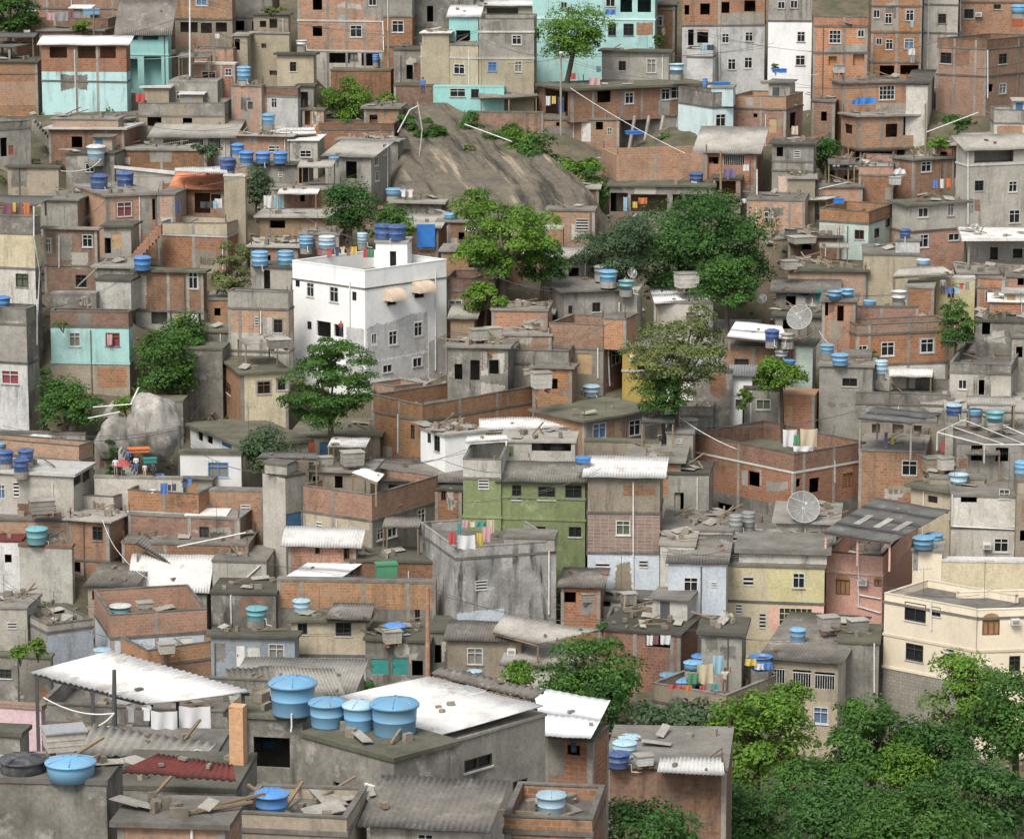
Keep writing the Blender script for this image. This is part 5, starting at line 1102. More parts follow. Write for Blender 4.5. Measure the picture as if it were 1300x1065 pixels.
H('o8c', 1088, 1166, None, 389, 425, 4, 'br', 'rear brick wall on the wide brick terrace', roof='flat', o=.02, Y=253.5, dep=.4, name='brick_wall', cat='wall', col='1119', nofoot=1)
H('o9', 1240, 1276, 1278, 352, 440, 6, 'bo', 'tall narrow brick house beside the yellow terrace', roof='flat', rm='sl', o=.06, w='f 1256 376 8 12 dk', Y=256.5, dep=5, led='366')
H('o9b', 1256, 1312, None, 382, 440, 8, 'br', 'brick house with white roof rim at the right edge', roof='flat', rm='zi', o=.2, rt=.12, Y=252, dep=5)
H('o9c', 1275, 1320, None, 350, 392, 4, 'bo', 'brick wall room at the far right with a dark window', Y=258.5, dep=5, w='o 1296 358 8 9', roof='flat', o=.1)
H('o10', 1205, 1284, 1306, 464, 550, 14, 'cl', 'grey house with curved mouldy terrace wall at right', roof='para', yp=474, pm='cd', w='o 1246 492 7 20;f 1222 488 10 12 ak', Y=241.5, deb=5, led='')
H('o10b', 1238, 1310, None, 408, 480, 8, 'cd', 'crumbling dark concrete ruin beside the slender tree', roof='flat', rm='sd', o=.1, w='o 1252 414 10 22;o 1292 430 10 16', Y=249, dep=5, deb=10)
H('o10c', 1284, 1330, None, 428, 500, 6, 'cg', 'grey wall house at the right edge above the curved terrace', Y=246, dep=5, roof='flat', o=.1, w='o 1294 447 8 14')
H('o11', 984, 1032, 1036, 436, 480, 12, 'mi', 'little mint and brick room under the satellite dish', roof='flat', rm='sd', o=.25, patch=[('bo', '988,442 1010,442 1010,462 988,462')], Y=246.5, dep=5, deb=6)
H('o12', 1000, 1066, None, 300, 350, 5, 'bd', 'dim brick house with white boxes on its ledge below the mint house', roof='flat', rm='sd', o=.3, Y=271.5, dep=5, deb=7, w='o 1024 312 12 10')
SHEET('o12b', [(980, 305), (1041, 300), (1036, 290), (992, 293)], 274, 'fl', 'cream sheet roof left of the mint house', dz=(0, 0, .25, .25), posts='01', postto=1.6)
H('o13', 1000, 1100, None, 343, 392, 5, 'bp', 'long low brick house with flat mouldy roof under the mint house', roof='flat', rm='sm', o=.3, Y=264, dep=6, deb=12)
H('o14', 985, 1060, None, 372, 420, 6, 'cd', 'dark shack with grey awnings beside the dark trees', roof='shed', rm='fi', rise=0.3, o=.5, w='o 1022 368 10 14;d 1040 376 8 16 t;o 1004 382 12 12', Y=259, dep=5)
H('o14b', 984, 1050, None, 400, 450, 7, 'cg', 'drab grey hut with a leaning pipe near the satellite dish', roof='flat', rm='sd', o=.3, w='o 1000 412 12 12', Y=254, dep=4, deb=7)
H('o15', 1040, 1108, 1112, 464, 520, 10, 'cg', 'grey slab house with blue tank left of the flat grey terrace', roof='flat', rm='sg', o=.15, Y=242, dep=5, deb=4)
H('o15b', 1068, 1106, None, 452, 500, 6, 'bo', 'small brick box under the wide brick house', roof='flat', rm='sl', o=.05, Y=244, dep=3)
# ================================================================== LEFT LOWER
H('p1', -40, 93, 119, 601, 690, 12, 'cl', 'pale grey house with three dark blue tanks at left', roof='flat', rm='ledw', o=.2, rt=.2, w='f 2 624 9 18 wl;o 99 604 8 22;o 110 602 8 18', Y=228.5, pipe='', deb=3)
H('p1b', -40, 100, 119, 567, 640, 24, 'cb', 'brick parapet terrace behind the three dark blue tanks', roof='para', yp=584, pm='bo', Y=233.5, dep=6, deb=4, bands=[(None, 'bo')])
H('p1c', -30, 108, None, 550, 600, 5, 'cl', 'faded cream wall house at left behind the brick parapet terrace', roof='flat', rm='sl', o=.03, Y=240.8, dep=.8)
H('p2', 88, 138, 163, 662, 735, 18, 'bo', 'brick house with framed window and ragged fibre awning', roof='flat', rm='fl', o=.35, rt=.1, w='f 124 677 13 18 dk;o 97 720 10 14', Y=226, dep=5, deb=4, led='712')
H('p2b', 86, 144, 165, 632, 700, 20, 'cd', 'grey terrace wall with brick corner above the ragged awning', roof='para', yp=648, pm='cl', Y=229.5, dep=5, patch=[('bo', '87,634 104,636 104,650 87,648')], w='')
H('p3', 25, 91, 95, 692, 770, 10, 'cw', 'mould streaked grey block with a teal tank on top', roof='flat', rm='bd', o=.06, rt=.2, Y=224, dep=5, deb=3, w='')
H('p3b', -30, 27, None, 686, 760, 4, 'wd', 'white panelled wall at left with a red rim', roof='flat', rm='rd', o=.03, Y=225.5, dep=4, w='')
H('p3c', -30, 88, None, 660, 720, 3, 'bo', 'low brick wall under the pale grey house at left', roof='flat', rm='sl', o=.06, Y=227.6, dep=4, w='o 55 652 12 5')
H('p4', 163, 252, 275, 628, 690, 14, 'bo', 'brick terrace with blue washing over its wall', roof='para', yp=652, pm='bo', bands=[(None, 'bd')], led='653', ledm='ledw', col='209', Y=227.6, dep=4)
H('p4b', 163, 304, 333, 657, 720, 12, 'bd', 'long dark brick house below the washing terrace', roof='flat', rm='sg', o=.05, col='241 300', Y=226.5, dep=6, deb=5, w='')
H('p4c', 250, 335, None, 622, 690, 5, 'bo', 'plain brick rear wall right of the washing terrace', roof='flat', rm='sg', o=.02, Y=229.3, dep=1, col='')
H('p5', 229, 306, 309, 573, 640, 5, 'wh', 'white hut with a blue framed window', roof='flat', rm='sm', o=.12, rt=.25, w='b 277 596 26 19 bc', Y=231, dep=5)
H('p6', 242, 308, 392, 565, 620, 62, 'wh', 'white fronted house with broad dark slab roof and three openings', mB='ct', roof='flat', rm='sm', o=.3, rt=.2, w='o 254 552 7 16;o 266 556 8 15;f 288 563 12 10 bl;d 337 575 16 20 b;o 320 574 10 18', Y=233.5, dep=9)
H('p7', 166, 262, 268, 748, 800, 6, 'cg', 'grey shed under a shiny corrugated tin roof', roof='shed', rm='zi', rise=1.7, o=.25, Y=222.5, dep=5, w='')
H('p7b', 270, 338, None, 712, 790, 4, 'cl', 'pale grey blind wall right of the shiny tin roof', roof='flat', rm='sl', o=.05, Y=222.5, dep=5, pipe='296,752 300,745 330,718')
H('p9', 155, 315, None, 690, 745, 5, 'br', 'low brick wall house behind the shiny tin roof', roof='flat', rm='sl', o=.05, col='210 300', Y=225, dep=4, deb=7)
H('p10', 112, 168, None, 745, 800, 7, 'ct', 'tan shack with weathered roof left of the shiny tin roof', roof='shed', rm='fi', rise=0.45, o=.3, Y=220.5, dep=5, w='o 122 756 10 12;o 140 757 10 8')
SHEET('p8', [(172, 690), (217, 716), (225, 708), (184, 676)], 224.3, 'fi', 'narrow grey gabled cover over a stair on brick', dz=(0, -1.4, -1.3, .15), posts='01', postto=1.4)
# ================================================================== CENTRE
H('q1', 474, 536, 694, 514, 600, 46, 'bo', 'long brick parapet house with orange side wall right of the layered tree', roof='para', yp=533, pm='bo', w='f 524 548 5 18 dg', col='507 584 631', led='', Y=237, deb=6, pipe='505,526 505,575', ledm='ledw')
H('q1b', 472, 500, 537, 492, 540, 46, 'bo', 'tall brick wing with stepped wall behind the long brick parapet', roof='para', yp=500, Y=242.5, dep=5)
H('q2', 534, 565, 617, 551, 622, 60, 'wh', 'white corner house with plank strewn roof', roof='flat', rm='fl', o=.15, w='f 555 563 7 20 dk;f 545 556 4 12 dk', Y=233, deb=14, dep=6)
SHEET('q2b', [(608, 547), (728, 543), (718, 528), (608, 531)], 236, 'zi', 'long pale tin canopy on posts above the green house', dz=(0, 0, .3, .3), posts='0123', postto=2.4, pmat='pvc')
H('q3', 334, 362, 388, 604, 720, 46, 'cl', 'slim grey tower house with dark metal canopy', mB='cg', roof='flat', rm='sd', o=.04, w='d 373 661 17 21 b', Y=225.5)
H('q3b', 336, 364, None, 588, 606, 20, 'cl', None, on='q3', roof='flat', o=.08, dep=2)
SHEET('q3c', [(325, 582), (405, 584), (400, 574), (335, 573)], 227.5, 'fd', 'dark metal canopy over the slim grey tower', dz=(0, 0, .15, .15), posts='1', postto=2)
H('q4', 385, 472, 556, 629, 735, 34, 'bo', 'two storey house with brick terrace and grey side wall', roof='para', yp=660, pm='bo', bands=[(None, 'cb', 'cg')], w='l 405 667 8 9;l 448 673 9 9;f 483 678 8 15 wk;f 498 673 11 18 wk;f 535 656 9 20 ak', col='423', Y=223, deb=6, led='')
H('q4b', 396, 470, None, 598, 650, 8, 'ct', 'cluttered tan hut on the brick terrace with boxes on its roof', roof='flat', rm='sg', o=.25, Y=227.5, dep=4, w='o 430 612 10 16;o 396 612 8 16', deb=7, nofoot=1)
SHEET('q4c', [(446, 600), (478, 613), (488, 602), (462, 594)], 225.5, 'zw', 'small white tarp tied over the brick terrace', dz=(0, -.1, .2, .3), amp=.01, posts='01', postto=1.7)
SHEET('q4d', [(512, 645), (556, 626), (550, 622), (512, 628)], 226.5, 'rb', 'red brown tin roof beside the brick terrace', dz=(0, 0, .1, .1))
H('q4e', 470, 592, None, 612, 660, 5, 'cg', 'low grey house with fibre roof between terrace and green house', roof='shed', rm='fi', rise=0.4, o=.4, Y=230.5, dep=6, w='o 500 620 14 10;o 528 618 10 12')
H('q4f', 552, 586, None, 620, 680, 5, 'bd', 'narrow shadowy brick house squeezed left of the green house', roof='flat', rm='sd', o=.1, Y=229, dep=4, w='f 563 629 6 12 dk', led='')
H('q5', 366, 452, 455, 690, 735, 8, 'br', 'little brick cottage with tilted white tin roof', roof='shed', rm='zi', rise=0.5, o=.45, w='o 403 698 6 10;o 440 703 7 18', Y=219.5, dep=5)
H('q6', 352, 553, None, 738, 815, 4, 'bo', 'long brick yard wall below the bright white roof', roof='flat', rm='sl', o=.03, bands=[(774, 'bo'), (None, 'cd')], col='384 461 518', Y=215.5, dep=.8, name='brick_wall', cat='wall', w='o 530 785 6 24')
SHEET('q6b', [(352, 738), (426, 738), (466, 712), (410, 703)], 216.5, 'zw', 'dazzling white tin roof behind the long brick yard wall', dz=(0, 0, .6, .7), amp=.012, posts='03', postto=2)
H('q6c', 440, 560, None, 712, 770, 5, 'bd', 'brick and grey yard room with a green tarpaulin', roof='flat', rm='sd', o=.1, Y=219, dep=4, deb=5)
H('q7', 635, 743, 747, 612, 745, 5, 'gr', 'green three storey house with corrugated fibre roof', roof='shed', rm='fi', rise=0.55, o=.35, w='f 656 625 12 19 dk;f 694 626 22 17 dk;f 728 624 21 17 dk;f 680 672 25 8 dk;f 730 675 16 13 dk;l 732 723 8 6', led='633 660', ledm='gr', Y=222, dep=6, pipe='745,610 745,705')
H('q7b', 588, 636, None, 584, 745, 5, 'gr', None, of='q7', roof='para', yp=606, pm='cw', w='l 614 615 14 13', Y=222.3, dep=6, deb=3, led='657', ledm='gr')
SHEET('q7c', [(590, 562), (645, 558), (642, 551), (594, 553)], 226, 'zi', 'small tin canopy on pipes over the green house', dz=(0, 0, .1, .1), posts='01', postto=2, pmat='pvc')
H('q7d', 636, 730, None, 560, 620, 4, 'cl', 'pale rooftop room with open front behind the green house', roof='flat', rm='fl', o=.1, w='o 700 566 50 14', Y=229.2, dep=4, nofoot=1, patch=[('gr', '640,566 652,566 652,580 640,580')])
H('q8', 746, 838, 841, 606, 770, 5, 'ct', 'beige topped house with brown tiled middle floor beside the green house', bands=[(652, 'ct'), (703, 'ti'), (None, 'lb')], roof='shed', rm='zi', rise=0.4, o=.4, led='652 703', w='f 791 670 18 19 wg;l 765 722 19 15;l 817 716 12 10', patch=[('bd', '791,616 832,616 832,629 791,629'), ('ct', '783,716 800,713 803,752 779,752')], Y=220, dep=6, pipe='804,612 804,752', cc=0)
H('q9', 533, 578, 706, 696, 830, 72, 'cs', 'big stained grey house with washing on its roof terrace', roof='para', yp=708, pm='cs', w='l 611 743 16 13', Y=214, patch=[('lb', '580,778 640,772 640,806 580,812')], deb=3, coping='conc', pipe='697,700 697,780', dep=7)
H('q9b', 640, 704, None, 682, 700, 6, 'cl', None, on='q9', roof='flat', rm='sl', o=.05, dep=2.5, w='')
H('q10', 678, 742, 834, 532, 600, 50, 'bo', 'brick ended grey house under a wide dark mossy slab', mB='cg', roof='flat', rm='sm', o=.35, w='f 761 547 17 20 wl;d 785 546 9 23 a;f 806 543 15 20 ak', Y=236, dep=8, patch=[('bo', '772,534 800,532 800,552 772,554')])
H('q10b', 742, 836, None, 560, 606, 6, 'ct', 'stained yellowish low wall under the mossy slab house', roof='flat', rm='sm', o=.03, Y=234, dep=.8, name='garden_wall', cat='wall')
H('q11', 800, 864, None, 584, 640, 6, 'bo', 'brick house with tall window and pale slab behind the tiled house', roof='flat', rm='sg', o=.4, w='f 840 593 14 23 wk', bands=[(630, 'bo'), (None, 'cg')], Y=229, dep=7)
H('q12', 878, 1008, 1098, 577, 700, 50, 'bo', 'large brick house with walled roof terrace and white sheets hung out', roof='para', rm='sm', yp=598, pm='br', bands=[(645, 'bo', 'bo'), (None, 'cd', 'cd')], w='o 957 608 12 19;o 1013 613 7 11;o 1034 616 13 19;s 1076 609 13 18;f 962 660 12 18 dk;f 985 664 14 18 dk;o 925 650 24 20', col='937 1020 1058', led='598', ledm='ledw', Y=230, deb=4)
H('q12b', 988, 1034, None, 502, 560, 12, 'bo', None, on='q12', roof='flat', rm='bo', o=.03, dep=3, w='d 1002 528 8 26 a')
H('q12c', 848, 900, None, 600, 690, 8, 'cg', 'shaded grey passage wall left of the large brick terrace house', roof='flat', rm='sd', o=.1, Y=228.5, dep=4, w='o 862 640 12 30')
# ================================================================== RIGHT LOWER
H('r1', 1090, 1175, 1180, 572, 640, 10, 'br', 'dark brick veranda base beside the large brick terrace house', roof='flat', rm='sg', o=.05, Y=232, dep=6)
SHEET('r1b', [(1088, 531), (1158, 538), (1196, 526), (1112, 517)], 231.5, 'fd', 'charcoal slab roof on slim posts over the brick veranda', dz=(0, 0, .1, .1), posts='0123', postto=2.6, amp=.0, pmat='conc')
H('r1c', 1092, 1190, None, 534, 580, 4, 'ct', 'dim back wall of the veranda with dark doors', roof='flat', o=.02, Y=238.5, dep=.5, w='o 1112 550 10 24;o 1140 548 14 22;o 1165 550 10 20', nofoot=1)
H('r2', 1086, 1205, None, 502, 560, 8, 'cd', 'flat grey terrace with low mouldy walls at right', roof='para', yp=514, Y=241, dep=7, deb=6)
H('r2b', 1200, 1312, None, 520, 580, 6, 'cl', 'pale deck roofed house with loose tanks at right edge', roof='flat', rm='fl', o=.1, Y=237, dep=7, deb=5)
H('r3', 1214, 1312, None, 562, 640, 5, 'cg', 'unfinished grey house crowned by a white timber frame', roof='flat', rm='sg', o=.05, w='o 1240 575 14 20;o 1272 577 16 18', Y=229.5, dep=6, patch=[('bo', '1216,582 1230,582 1230,594 1216,594')])
fr_ = HS['r3']; fb = MB(); zt_ = at(1190, 549, 228.6).z
fq = [at(1190, 549, 228.6), at(1250, 561, 224), at(1330, 552, 224), at(1240, 536, 236)]; fq = [Vector((p.x, p.y, zt_)) for p in fq]
for a_, b_ in ((0, 1), (1, 2), (2, 3), (3, 0)): fb.tube([fq[a_], fq[b_]], .06, 4)
for t_ in (.33, .66): fb.tube([fq[0].lerp(fq[3], t_), fq[1].lerp(fq[2], t_)], .045, 4)
for p in fq: fb.tube([p, p-Vector((0, 0, 1.3))], .05, 4)
tag(fb.build('pergola_frame', 'ledw', None, fq[0]), 'bare white timber roof frame standing on the unfinished grey house', 'frame')
H('r3b', 1180, 1250, None, 606, 640, 5, 'ct', 'round cornered tan wall below the white timber frame', roof='flat', o=.05, rm='sg', Y=228, dep=4)
H('r4', 1156, 1208, 1242, 622, 700, 40, 'cb', 'low slab roofed house carrying old tanks beside the grey sheet roof', roof='flat', rm='sm', o=.35, rt=.25, w='o 1184 634 10 9;o 1224 632 22 8', Y=226.5, deb=4)
H('r4b', 1207, 1294, None, 629, 740, 5, 'cw', 'stained off white two storey house at right with small window', roof='flat', rm='sg', o=.06, w='g 1275 627 13 12 w;o 1230 634 20 8;f 1271 692 18 18 wk;a 1253 692 10 8', bands=[(671, 'cw'), (None, 'cl')], led='671', Y=224, dep=7, pipe='1209,628 1209,668 1290,672 1285,715', nofoot=0)
H('r4c', 1290, 1325, None, 610, 720, 6, 'ct', 'tan sliver of house at the right edge', Y=222, dep=5, roof='flat', o=.05, w='o 1298 680 6 14')
H('r5', 1048, 1121, 1168, 706, 850, 18, 'pk', 'salmon pink house with arched windows below a charcoal sheet roof', roof='para', yp=729, pm='pk', w='s 1070 745 17 20;s 1116 740 9 9;a 1096 738 11 8', led='729', ledm='pl', Y=217, pipe='1090,700 1090,770 1118,778|1090,755 1118,760')
SHEET('r5b', [(1042, 676), (1130, 690), (1207, 648), (1112, 632)], 216.3, 'fd', 'broad charcoal corrugated roof with pale patches over the pink terrace', dz=(0, 0, .6, .6), posts='01m', postto=2, pmat='pk', amp=.015)
for u_, t_ in ((.22, .3), (.5, .3), (.76, .3)):   # translucent sheets let into the roof
    q_ = HS['r5b'].q; B_ = lambda u, t: q_[0].lerp(q_[1], u).lerp(q_[3].lerp(q_[2], u), t)+Vector((0, 0, .07))
    mb = MB(); P_ = [B_(u_, t_), B_(u_+.09, t_), B_(u_+.09, t_+.26), B_(u_, t_+.26)]; mb.quad(*P_); D_ = Vector((0, 0, -.02))
    for a_, b_ in ((0, 1), (1, 2), (2, 3), (3, 0)): mb.quad(P_[a_], P_[b_], P_[b_]+D_, P_[a_]+D_)
    mb.build('skylight_sheet', 'fl', HS['r5b'].root)
H('r5c', 1158, 1196, None, 697, 760, 10, 'cr', 'cream tank stand hut behind the cream house', roof='flat', rm='sg', o=.15, Y=215.5, dep=3, w='d 1162 712 6 26 g')
H('r6', 922, 1047, 1052, 718, 850, 6, 'cc', 'yellowish house with grey slab canopy and a wide yellow grid window', roof='flat', rm='sl', o=.1, bands=[(766, 'ye'), (None, 'cc')], led='766', Y=215.6, dep=6, w='f 1014 737 15 20 wk;l 938 773 9 13;l 968 788 9 20;g 1010 783 42 24 y;l 950 738 14 12', patch=[('cc', '922,722 974,722 974,764 922,764'), ('pk', '976,769 1046,769 1046,846 992,846 986,806 976,794')])
H('r6b', 938, 1050, None, 698, 722, 7, 'cl', None, on='r6', roof='flat', rm='sg', o=.3, rt=.3, dep=5)
H('r7', 848, 922, 927, 716, 815, 6, 'lb', 'powder blue house with grey fibre roof', roof='shed', rm='fi', rise=0.3, o=.2, w='f 877 742 18 19 wk;l 906 742 8 7', Y=213, dep=6, led='')
H('r8', 985, 1062, None, 662, 720, 7, 'cg', 'low grey roofs and yard behind the yellowish house', roof='flat', rm='fl', o=.3, Y=222, dep=6, deb=10)
H('r8b', 840, 930, None, 672, 730, 6, 'cw', 'patchy whitewashed yard wall with rubble between tiled and brick houses', roof='flat', rm='sg', o=.1, Y=221, dep=6, deb=12)
H('r8c', 905, 985, None, 700, 760, 6, 'cl', 'weathered grey shed roofs left of the yellowish canopy', roof='shed', rm='fl', rise=0.3, o=.3, Y=218.5, dep=5, deb=0)
# ================================================================== BOTTOM ROW
H('s1', 22, 60, 119, 794, 880, 58, 'cg', 'grey blue plastered wall house with tangled wires on its roof', mB='bg', roof='para', yp=802, pm='cg', Y=209.5, dep=6, deb=9)
H('s2', -20, 64, 68, 832, 900, 8, 'cd', 'mouldy terrace with potted plants at the lower left', roof='flat', rm='sm', o=.1, Y=206, dep=5)
H('s2b', -20, 34, None, 770, 860, 5, 'cl', 'pale wall with clutter at the left edge above the potted plants', roof='flat', rm='sg', o=.1, Y=211.5, dep=4, deb=6)
H('s3', 120, 140, 263, 780, 850, 74, 'bo', 'brick walled terrace with a teal round tank inside', roof='para', yp=809, pm='bo', bands=[(None, 'lb')], led='', w='l 216 815 8 4;d 236 818 14 18 w', col='199', Y=211, deb=4)
H('s4', 150, 186, 288, 826, 880, 60, 'br', 'zigzag low brick walls around a junk filled yard', roof='para', yp=845, pm='bo', Y=207.5, deb=14, dep=6)
H('s5', 268, 374, 380, 808, 870, 7, 'bg', 'blue grey peeling cottage with dark slab roof and white window', roof='flat', rm='sd', o=.25, w='d 305 832 11 28 w;f 351 828 20 22 wc', patch=[('cw', '314,822 330,822 330,846 314,846'), ('cd', '272,816 286,816 286,840 272,840')], Y=209, dep=6, deb=3)
H('s6', 370, 464, 469, 787, 860, 5, 'cb', 'tan cottage with dark roof and barred window', roof='flat', rm='sm', o=.3, w='f 384 798 12 14 dk;g 436 798 20 19 d', bands=[(833, 'cb'), (None, 'cw')], led='833', Y=211.5, dep=6, deb=5)
H('s6b', 464, 545, None, 812, 880, 5, 'cd', 'mossy terrace over teal doors beside the tan cottage', roof='flat', rm='sm', o=.15, w='d 482 846 22 20 t;d 508 846 20 22 t;o 530 848 14 20', Y=210, dep=5, deb=7)
SHEET('s6c', [(412, 786), (470, 788), (476, 766), (424, 764)], 211, 'fi', 'grey fibre sheets lying over the tan cottage roof', dz=(0, 0, .3, .3))
H('s7', 568, 662, 668, 814, 880, 6, 'ct', 'drab tan house with fibre roofs below the big stained house', roof='shed', rm='fi', rise=0.4, o=.3, w='f 603 833 20 22 ac;a 650 826 10 7', Y=208, dep=5)
SHEET('s7b', [(624, 802), (682, 818), (762, 800), (640, 780)], 208.5, 'fl', 'overlapping grey fibre sheets above the leafy tree', dz=(0, -.2, .5, .9), posts='01', postto=2)
H('s7c', 640, 720, None, 846, 900, 8, 'cw', 'low whitish shed behind the small tree at bottom centre', roof='shed', rm='fl', rise=0.4, o=.3, Y=205.5, dep=4)
H('s8', 758, 864, 892, 804, 880, 18, 'br', 'brick house with washing at its window hole and junk on the roof', roof='flat', rm='sd', o=.1, w='o 836 814 32 16', col='806 853', Y=208, dep=6, deb=12)
H('s8b', 770, 890, None, 788, 812, 8, 'cd', None, of='s8', roof='para', yp=800, Y=212, dep=3, deb=4)
H('s8c', 712, 762, None, 746, 810, 7, 'bo', 'small brick house under fibre roof between stained and tiled houses', roof='shed', rm='fi', rise=0.3, o=.3, w='o 721 758 18 14', Y=215, dep=4)
H('s8d', 762, 845, None, 762, 800, 5, 'cw', 'low white lean-to with water boxes at the foot of the tiled house', roof='flat', rm='fd', o=.15, w='o 770 764 10 12;d 826 768 18 16 w', Y=217, dep=3)
H('s9', 828, 922, 996, 884, 960, 36, 'ct', 'roof terrace with washing and blue tub lids above the bushes', roof='para', yp=905, pm='ct', Y=200, coping='conc', deb=4, dep=8)
H('s9b', 890, 942, 947, 802, 870, 8, 'cg', 'grey rendered stair hut beside the washing terrace', roof='flat', rm='sd', o=.3, Y=205, dep=3, rt=.2)
H('s10', 968, 1064, 1098, 842, 960, 16, 'cb', 'tan house with white barred balcony under grey fibre roof', roof='shed', rm='fi', rise=0.55, o=.35, bands=[(892, 'ct', 'cl'), (None, 'cb', 'cl')], led='', w='v 1018 861 22 22;v 1047 864 24 22;v 986 857 20 20;f 1042 908 18 22 wl', Y=203.5, dep=6)
H('s10b', 1062, 1116, None, 815, 960, 8, 'cg', 'narrow grey rear wing beside the white barred balcony', roof='flat', rm='sm', o=.1, Y=206, dep=5, pipe='1110,816 1110,880')
H('s11', 1121, 1240, None, 774, 960, 40, 'cr', 'big cream house with arched shutter and curved ledges', roof='para', yp=783, pm='cr', mB='cr', bands=[(868, 'cr', 'cr'), (None, 'ck', 'ck')], led='826 868', ledm='cr', w='f 1162 777 22 24 dk;f 1188 776 10 12 dk;f 1161 828 18 22 dk;l 1206 829 9 13;o 1150 925 14 16', Y=203, dep=5, coping='cr', pskip=(3,), pipe='1182,762 1182,800')
H('s11c', None, 1239.5, 1330, 774.5, 960, 83, 'cr', None, of='s11', roof='para', yp=783.5, pm='cr', led='826.5', ledm='cr', w='s 1258 796 22 20;a 1288 788 11 8;a 1252 845 11 8;f 1288 842 14 20 dk', Y=203.1, dep=5, coping='cr', pskip=(0,))
H('s11b', 1195, 1325, None, 712, 800, 4, 'cc', 'long cream wall behind the big cream house', roof='flat', rm='ledw', o=.04, Y=215, dep=1, name='garden_wall', cat='wall')
# ================================================================== FOREGROUND
H('x1', 384, 556, 692, 944, 1120, 44, 'cg', 'dark streaked concrete house in front carrying four big blue tanks', mB='cg', roof='flat', rm='sg', o=.05, w='f 607 968 34 16 dk;l 470 990 16 12;f 430 1002 16 20 ak;f 660 1000 18 22 dk', Y=112.2, nofoot=0, rt=.1)
H('x1e', 383, 500, None, 962, 1120, 45, 'cd', None, of='x1', roof='flat', rm='sm', o=.08, Y=109.2, dep=3.1, w='l 470 1000 14 10;o 430 1002 14 18')
SHEET('x1r', [(430, 884), (556, 934), (690, 896), (545, 858)], 117.2, 'zi', 'wide white tin roof behind the four big blue tanks', dz=(0, -.1, 0, .25), amp=.016)
H('x1c', 290, 384, None, 908, 1100, 10, 'cd', None, of='x1', roof='flat', rm='sm', o=.12, Y=114.5, dep=3, w='o 345 955 46 40', nofoot=0)
SHEET('x1f', [(545, 856), (676, 888), (692, 876), (560, 846)], 121, 'fi', 'grey ribbed fibre strip behind the wide white tin roof', dz=(0, 0, .15, .15), pitch=.34, amp=.05, posts='01', postto=2)
SHEET('x2', [(690, 934), (750, 938), (775, 890), (676, 872)], 124, 'zw', 'glaring white tin roof beside the leafy tree at bottom centre', dz=(0, 0, .3, .3), amp=.012, posts='', postto=2)
H('x2b', 690, 752, 772, 937, 1120, 20, 'br', 'brick house under the glaring white roof', mB='br', roof='flat', rm='sl', o=.03, Y=124.8, w='o 728 952 16 14;d 728 948 6 14 b', patch=[('cd', '692,938 716,938 716,985 692,985')])
SHEET('x3', [(36, 854), (192, 894), (321, 878), (142, 825)], 118, 'zi', 'broad white corrugated canopy at lower left', dz=(0, 0, .25, .25), pitch=.28, amp=.035, posts='012mn', postto=3.2, pmat='steel')
H('x3b', 52, 330, None, 905, 1100, 8, 'cd', 'dark walled yard under the broad white corrugated canopy', roof='para', yp=925, Y=122, dep=5, deb=12)
SHEET('x4', [(100, 958), (258, 965), (276, 944), (118, 918)], 108, 'fl', 'cream ribbed sheet roof under the hanging sheets at lower left', dz=(0, 0, .1, .1), pitch=.3, amp=.045)
H('x4b', 60, 268, None, 966, 1120, 5, 'cw', 'whitish house below the cream ribbed roof', roof='flat', rm='sl', o=.02, Y=109, dep=4)
SHEET('x5', [(150, 980), (300, 992), (296, 972), (202, 955)], 100, 'rd', 'dark red tin roof at the bottom left', dz=(0, 0, .1, .35), pitch=.25, amp=.03)
H('x5b', 140, 300, None, 1000, 1120, 5, 'cd', 'grey house below the dark red tin roof', roof='flat', rm='sd', o=.02, Y=101.5, dep=4)
H('x6', 292, 308, None, 898, 1120, 14, 'or', 'orange plastered pillar rising at bottom left', roof='flat', rm='or', o=.0, Y=104, dep=.42, name='gate_pillar', cat='pillar', rt=.05, nofoot=0)
H('x7', -30, 52, 56, 896, 1060, 14, 'pp', 'pale pink wall with crumbling brick top at the left edge', roof='flat', rm='bp', o=.05, Y=119, dep=3)
H('x7b', -30, 25, None, 928, 1100, 10, 'cd', 'blackened low block at the bottom left corner', roof='flat', rm='sd', o=.1, Y=112, dep=1)
H('x8', -30, 135, None, 990, 1120, 6, 'cd', 'low roof slab under black and blue tank lids at bottom left', roof='flat', rm='sl', o=.05, Y=96, dep=2.2, deb=4)
H('x9', 296, 445, None, 880, 960, 5, 'cg', 'grey shed with bleached fibre roof behind the big tanks', roof='shed', rm='fl', rise=.4, o=.3, Y=190, dep=6)
SHEET('x9b', [(290, 893), (360, 888), (345, 846), (286, 850)], 172, 'fi', 'weathered grey fibre roof right of the broad white canopy', dz=(0, 0, .8, .8), pitch=.35, amp=.05, posts='01', postto=2)
SHEET('x9c', [(345, 880), (440, 884), (424, 848), (330, 845)], 176, 'fl', 'bleached cream roof below the blue grey cottage', dz=(0, 0, .9, .9), posts='01', postto=2)
H('x10', 768, 922, None, 975, 1120, 6, 'bd', 'brick house with white deck at the bottom centre', roof='flat', rm='sg', o=.1, Y=150, dep=7, deb=4)
SHEET('x10b', [(834, 980), (920, 984), (918, 962), (838, 960)], 149, 'zi', 'white tin sheet at the bottom centre beside three tanks', dz=(0, 0, .2, .2))
H('x11', 470, 610, None, 1052, 1160, 10, 'cl', 'grey house with ribbed roof at the very bottom below the rightmost tank', roof='shed', rm='fi', rise=.5, o=.35, Y=100, dep=3, w='f 540 1062 20 8 ak')
H('x12', 300, 440, None, 1040, 1160, 8, 'ct', 'tan walled terrace at the very bottom below the four tanks', roof='para', yp=1056, Y=99, dep=3.4, deb=6)
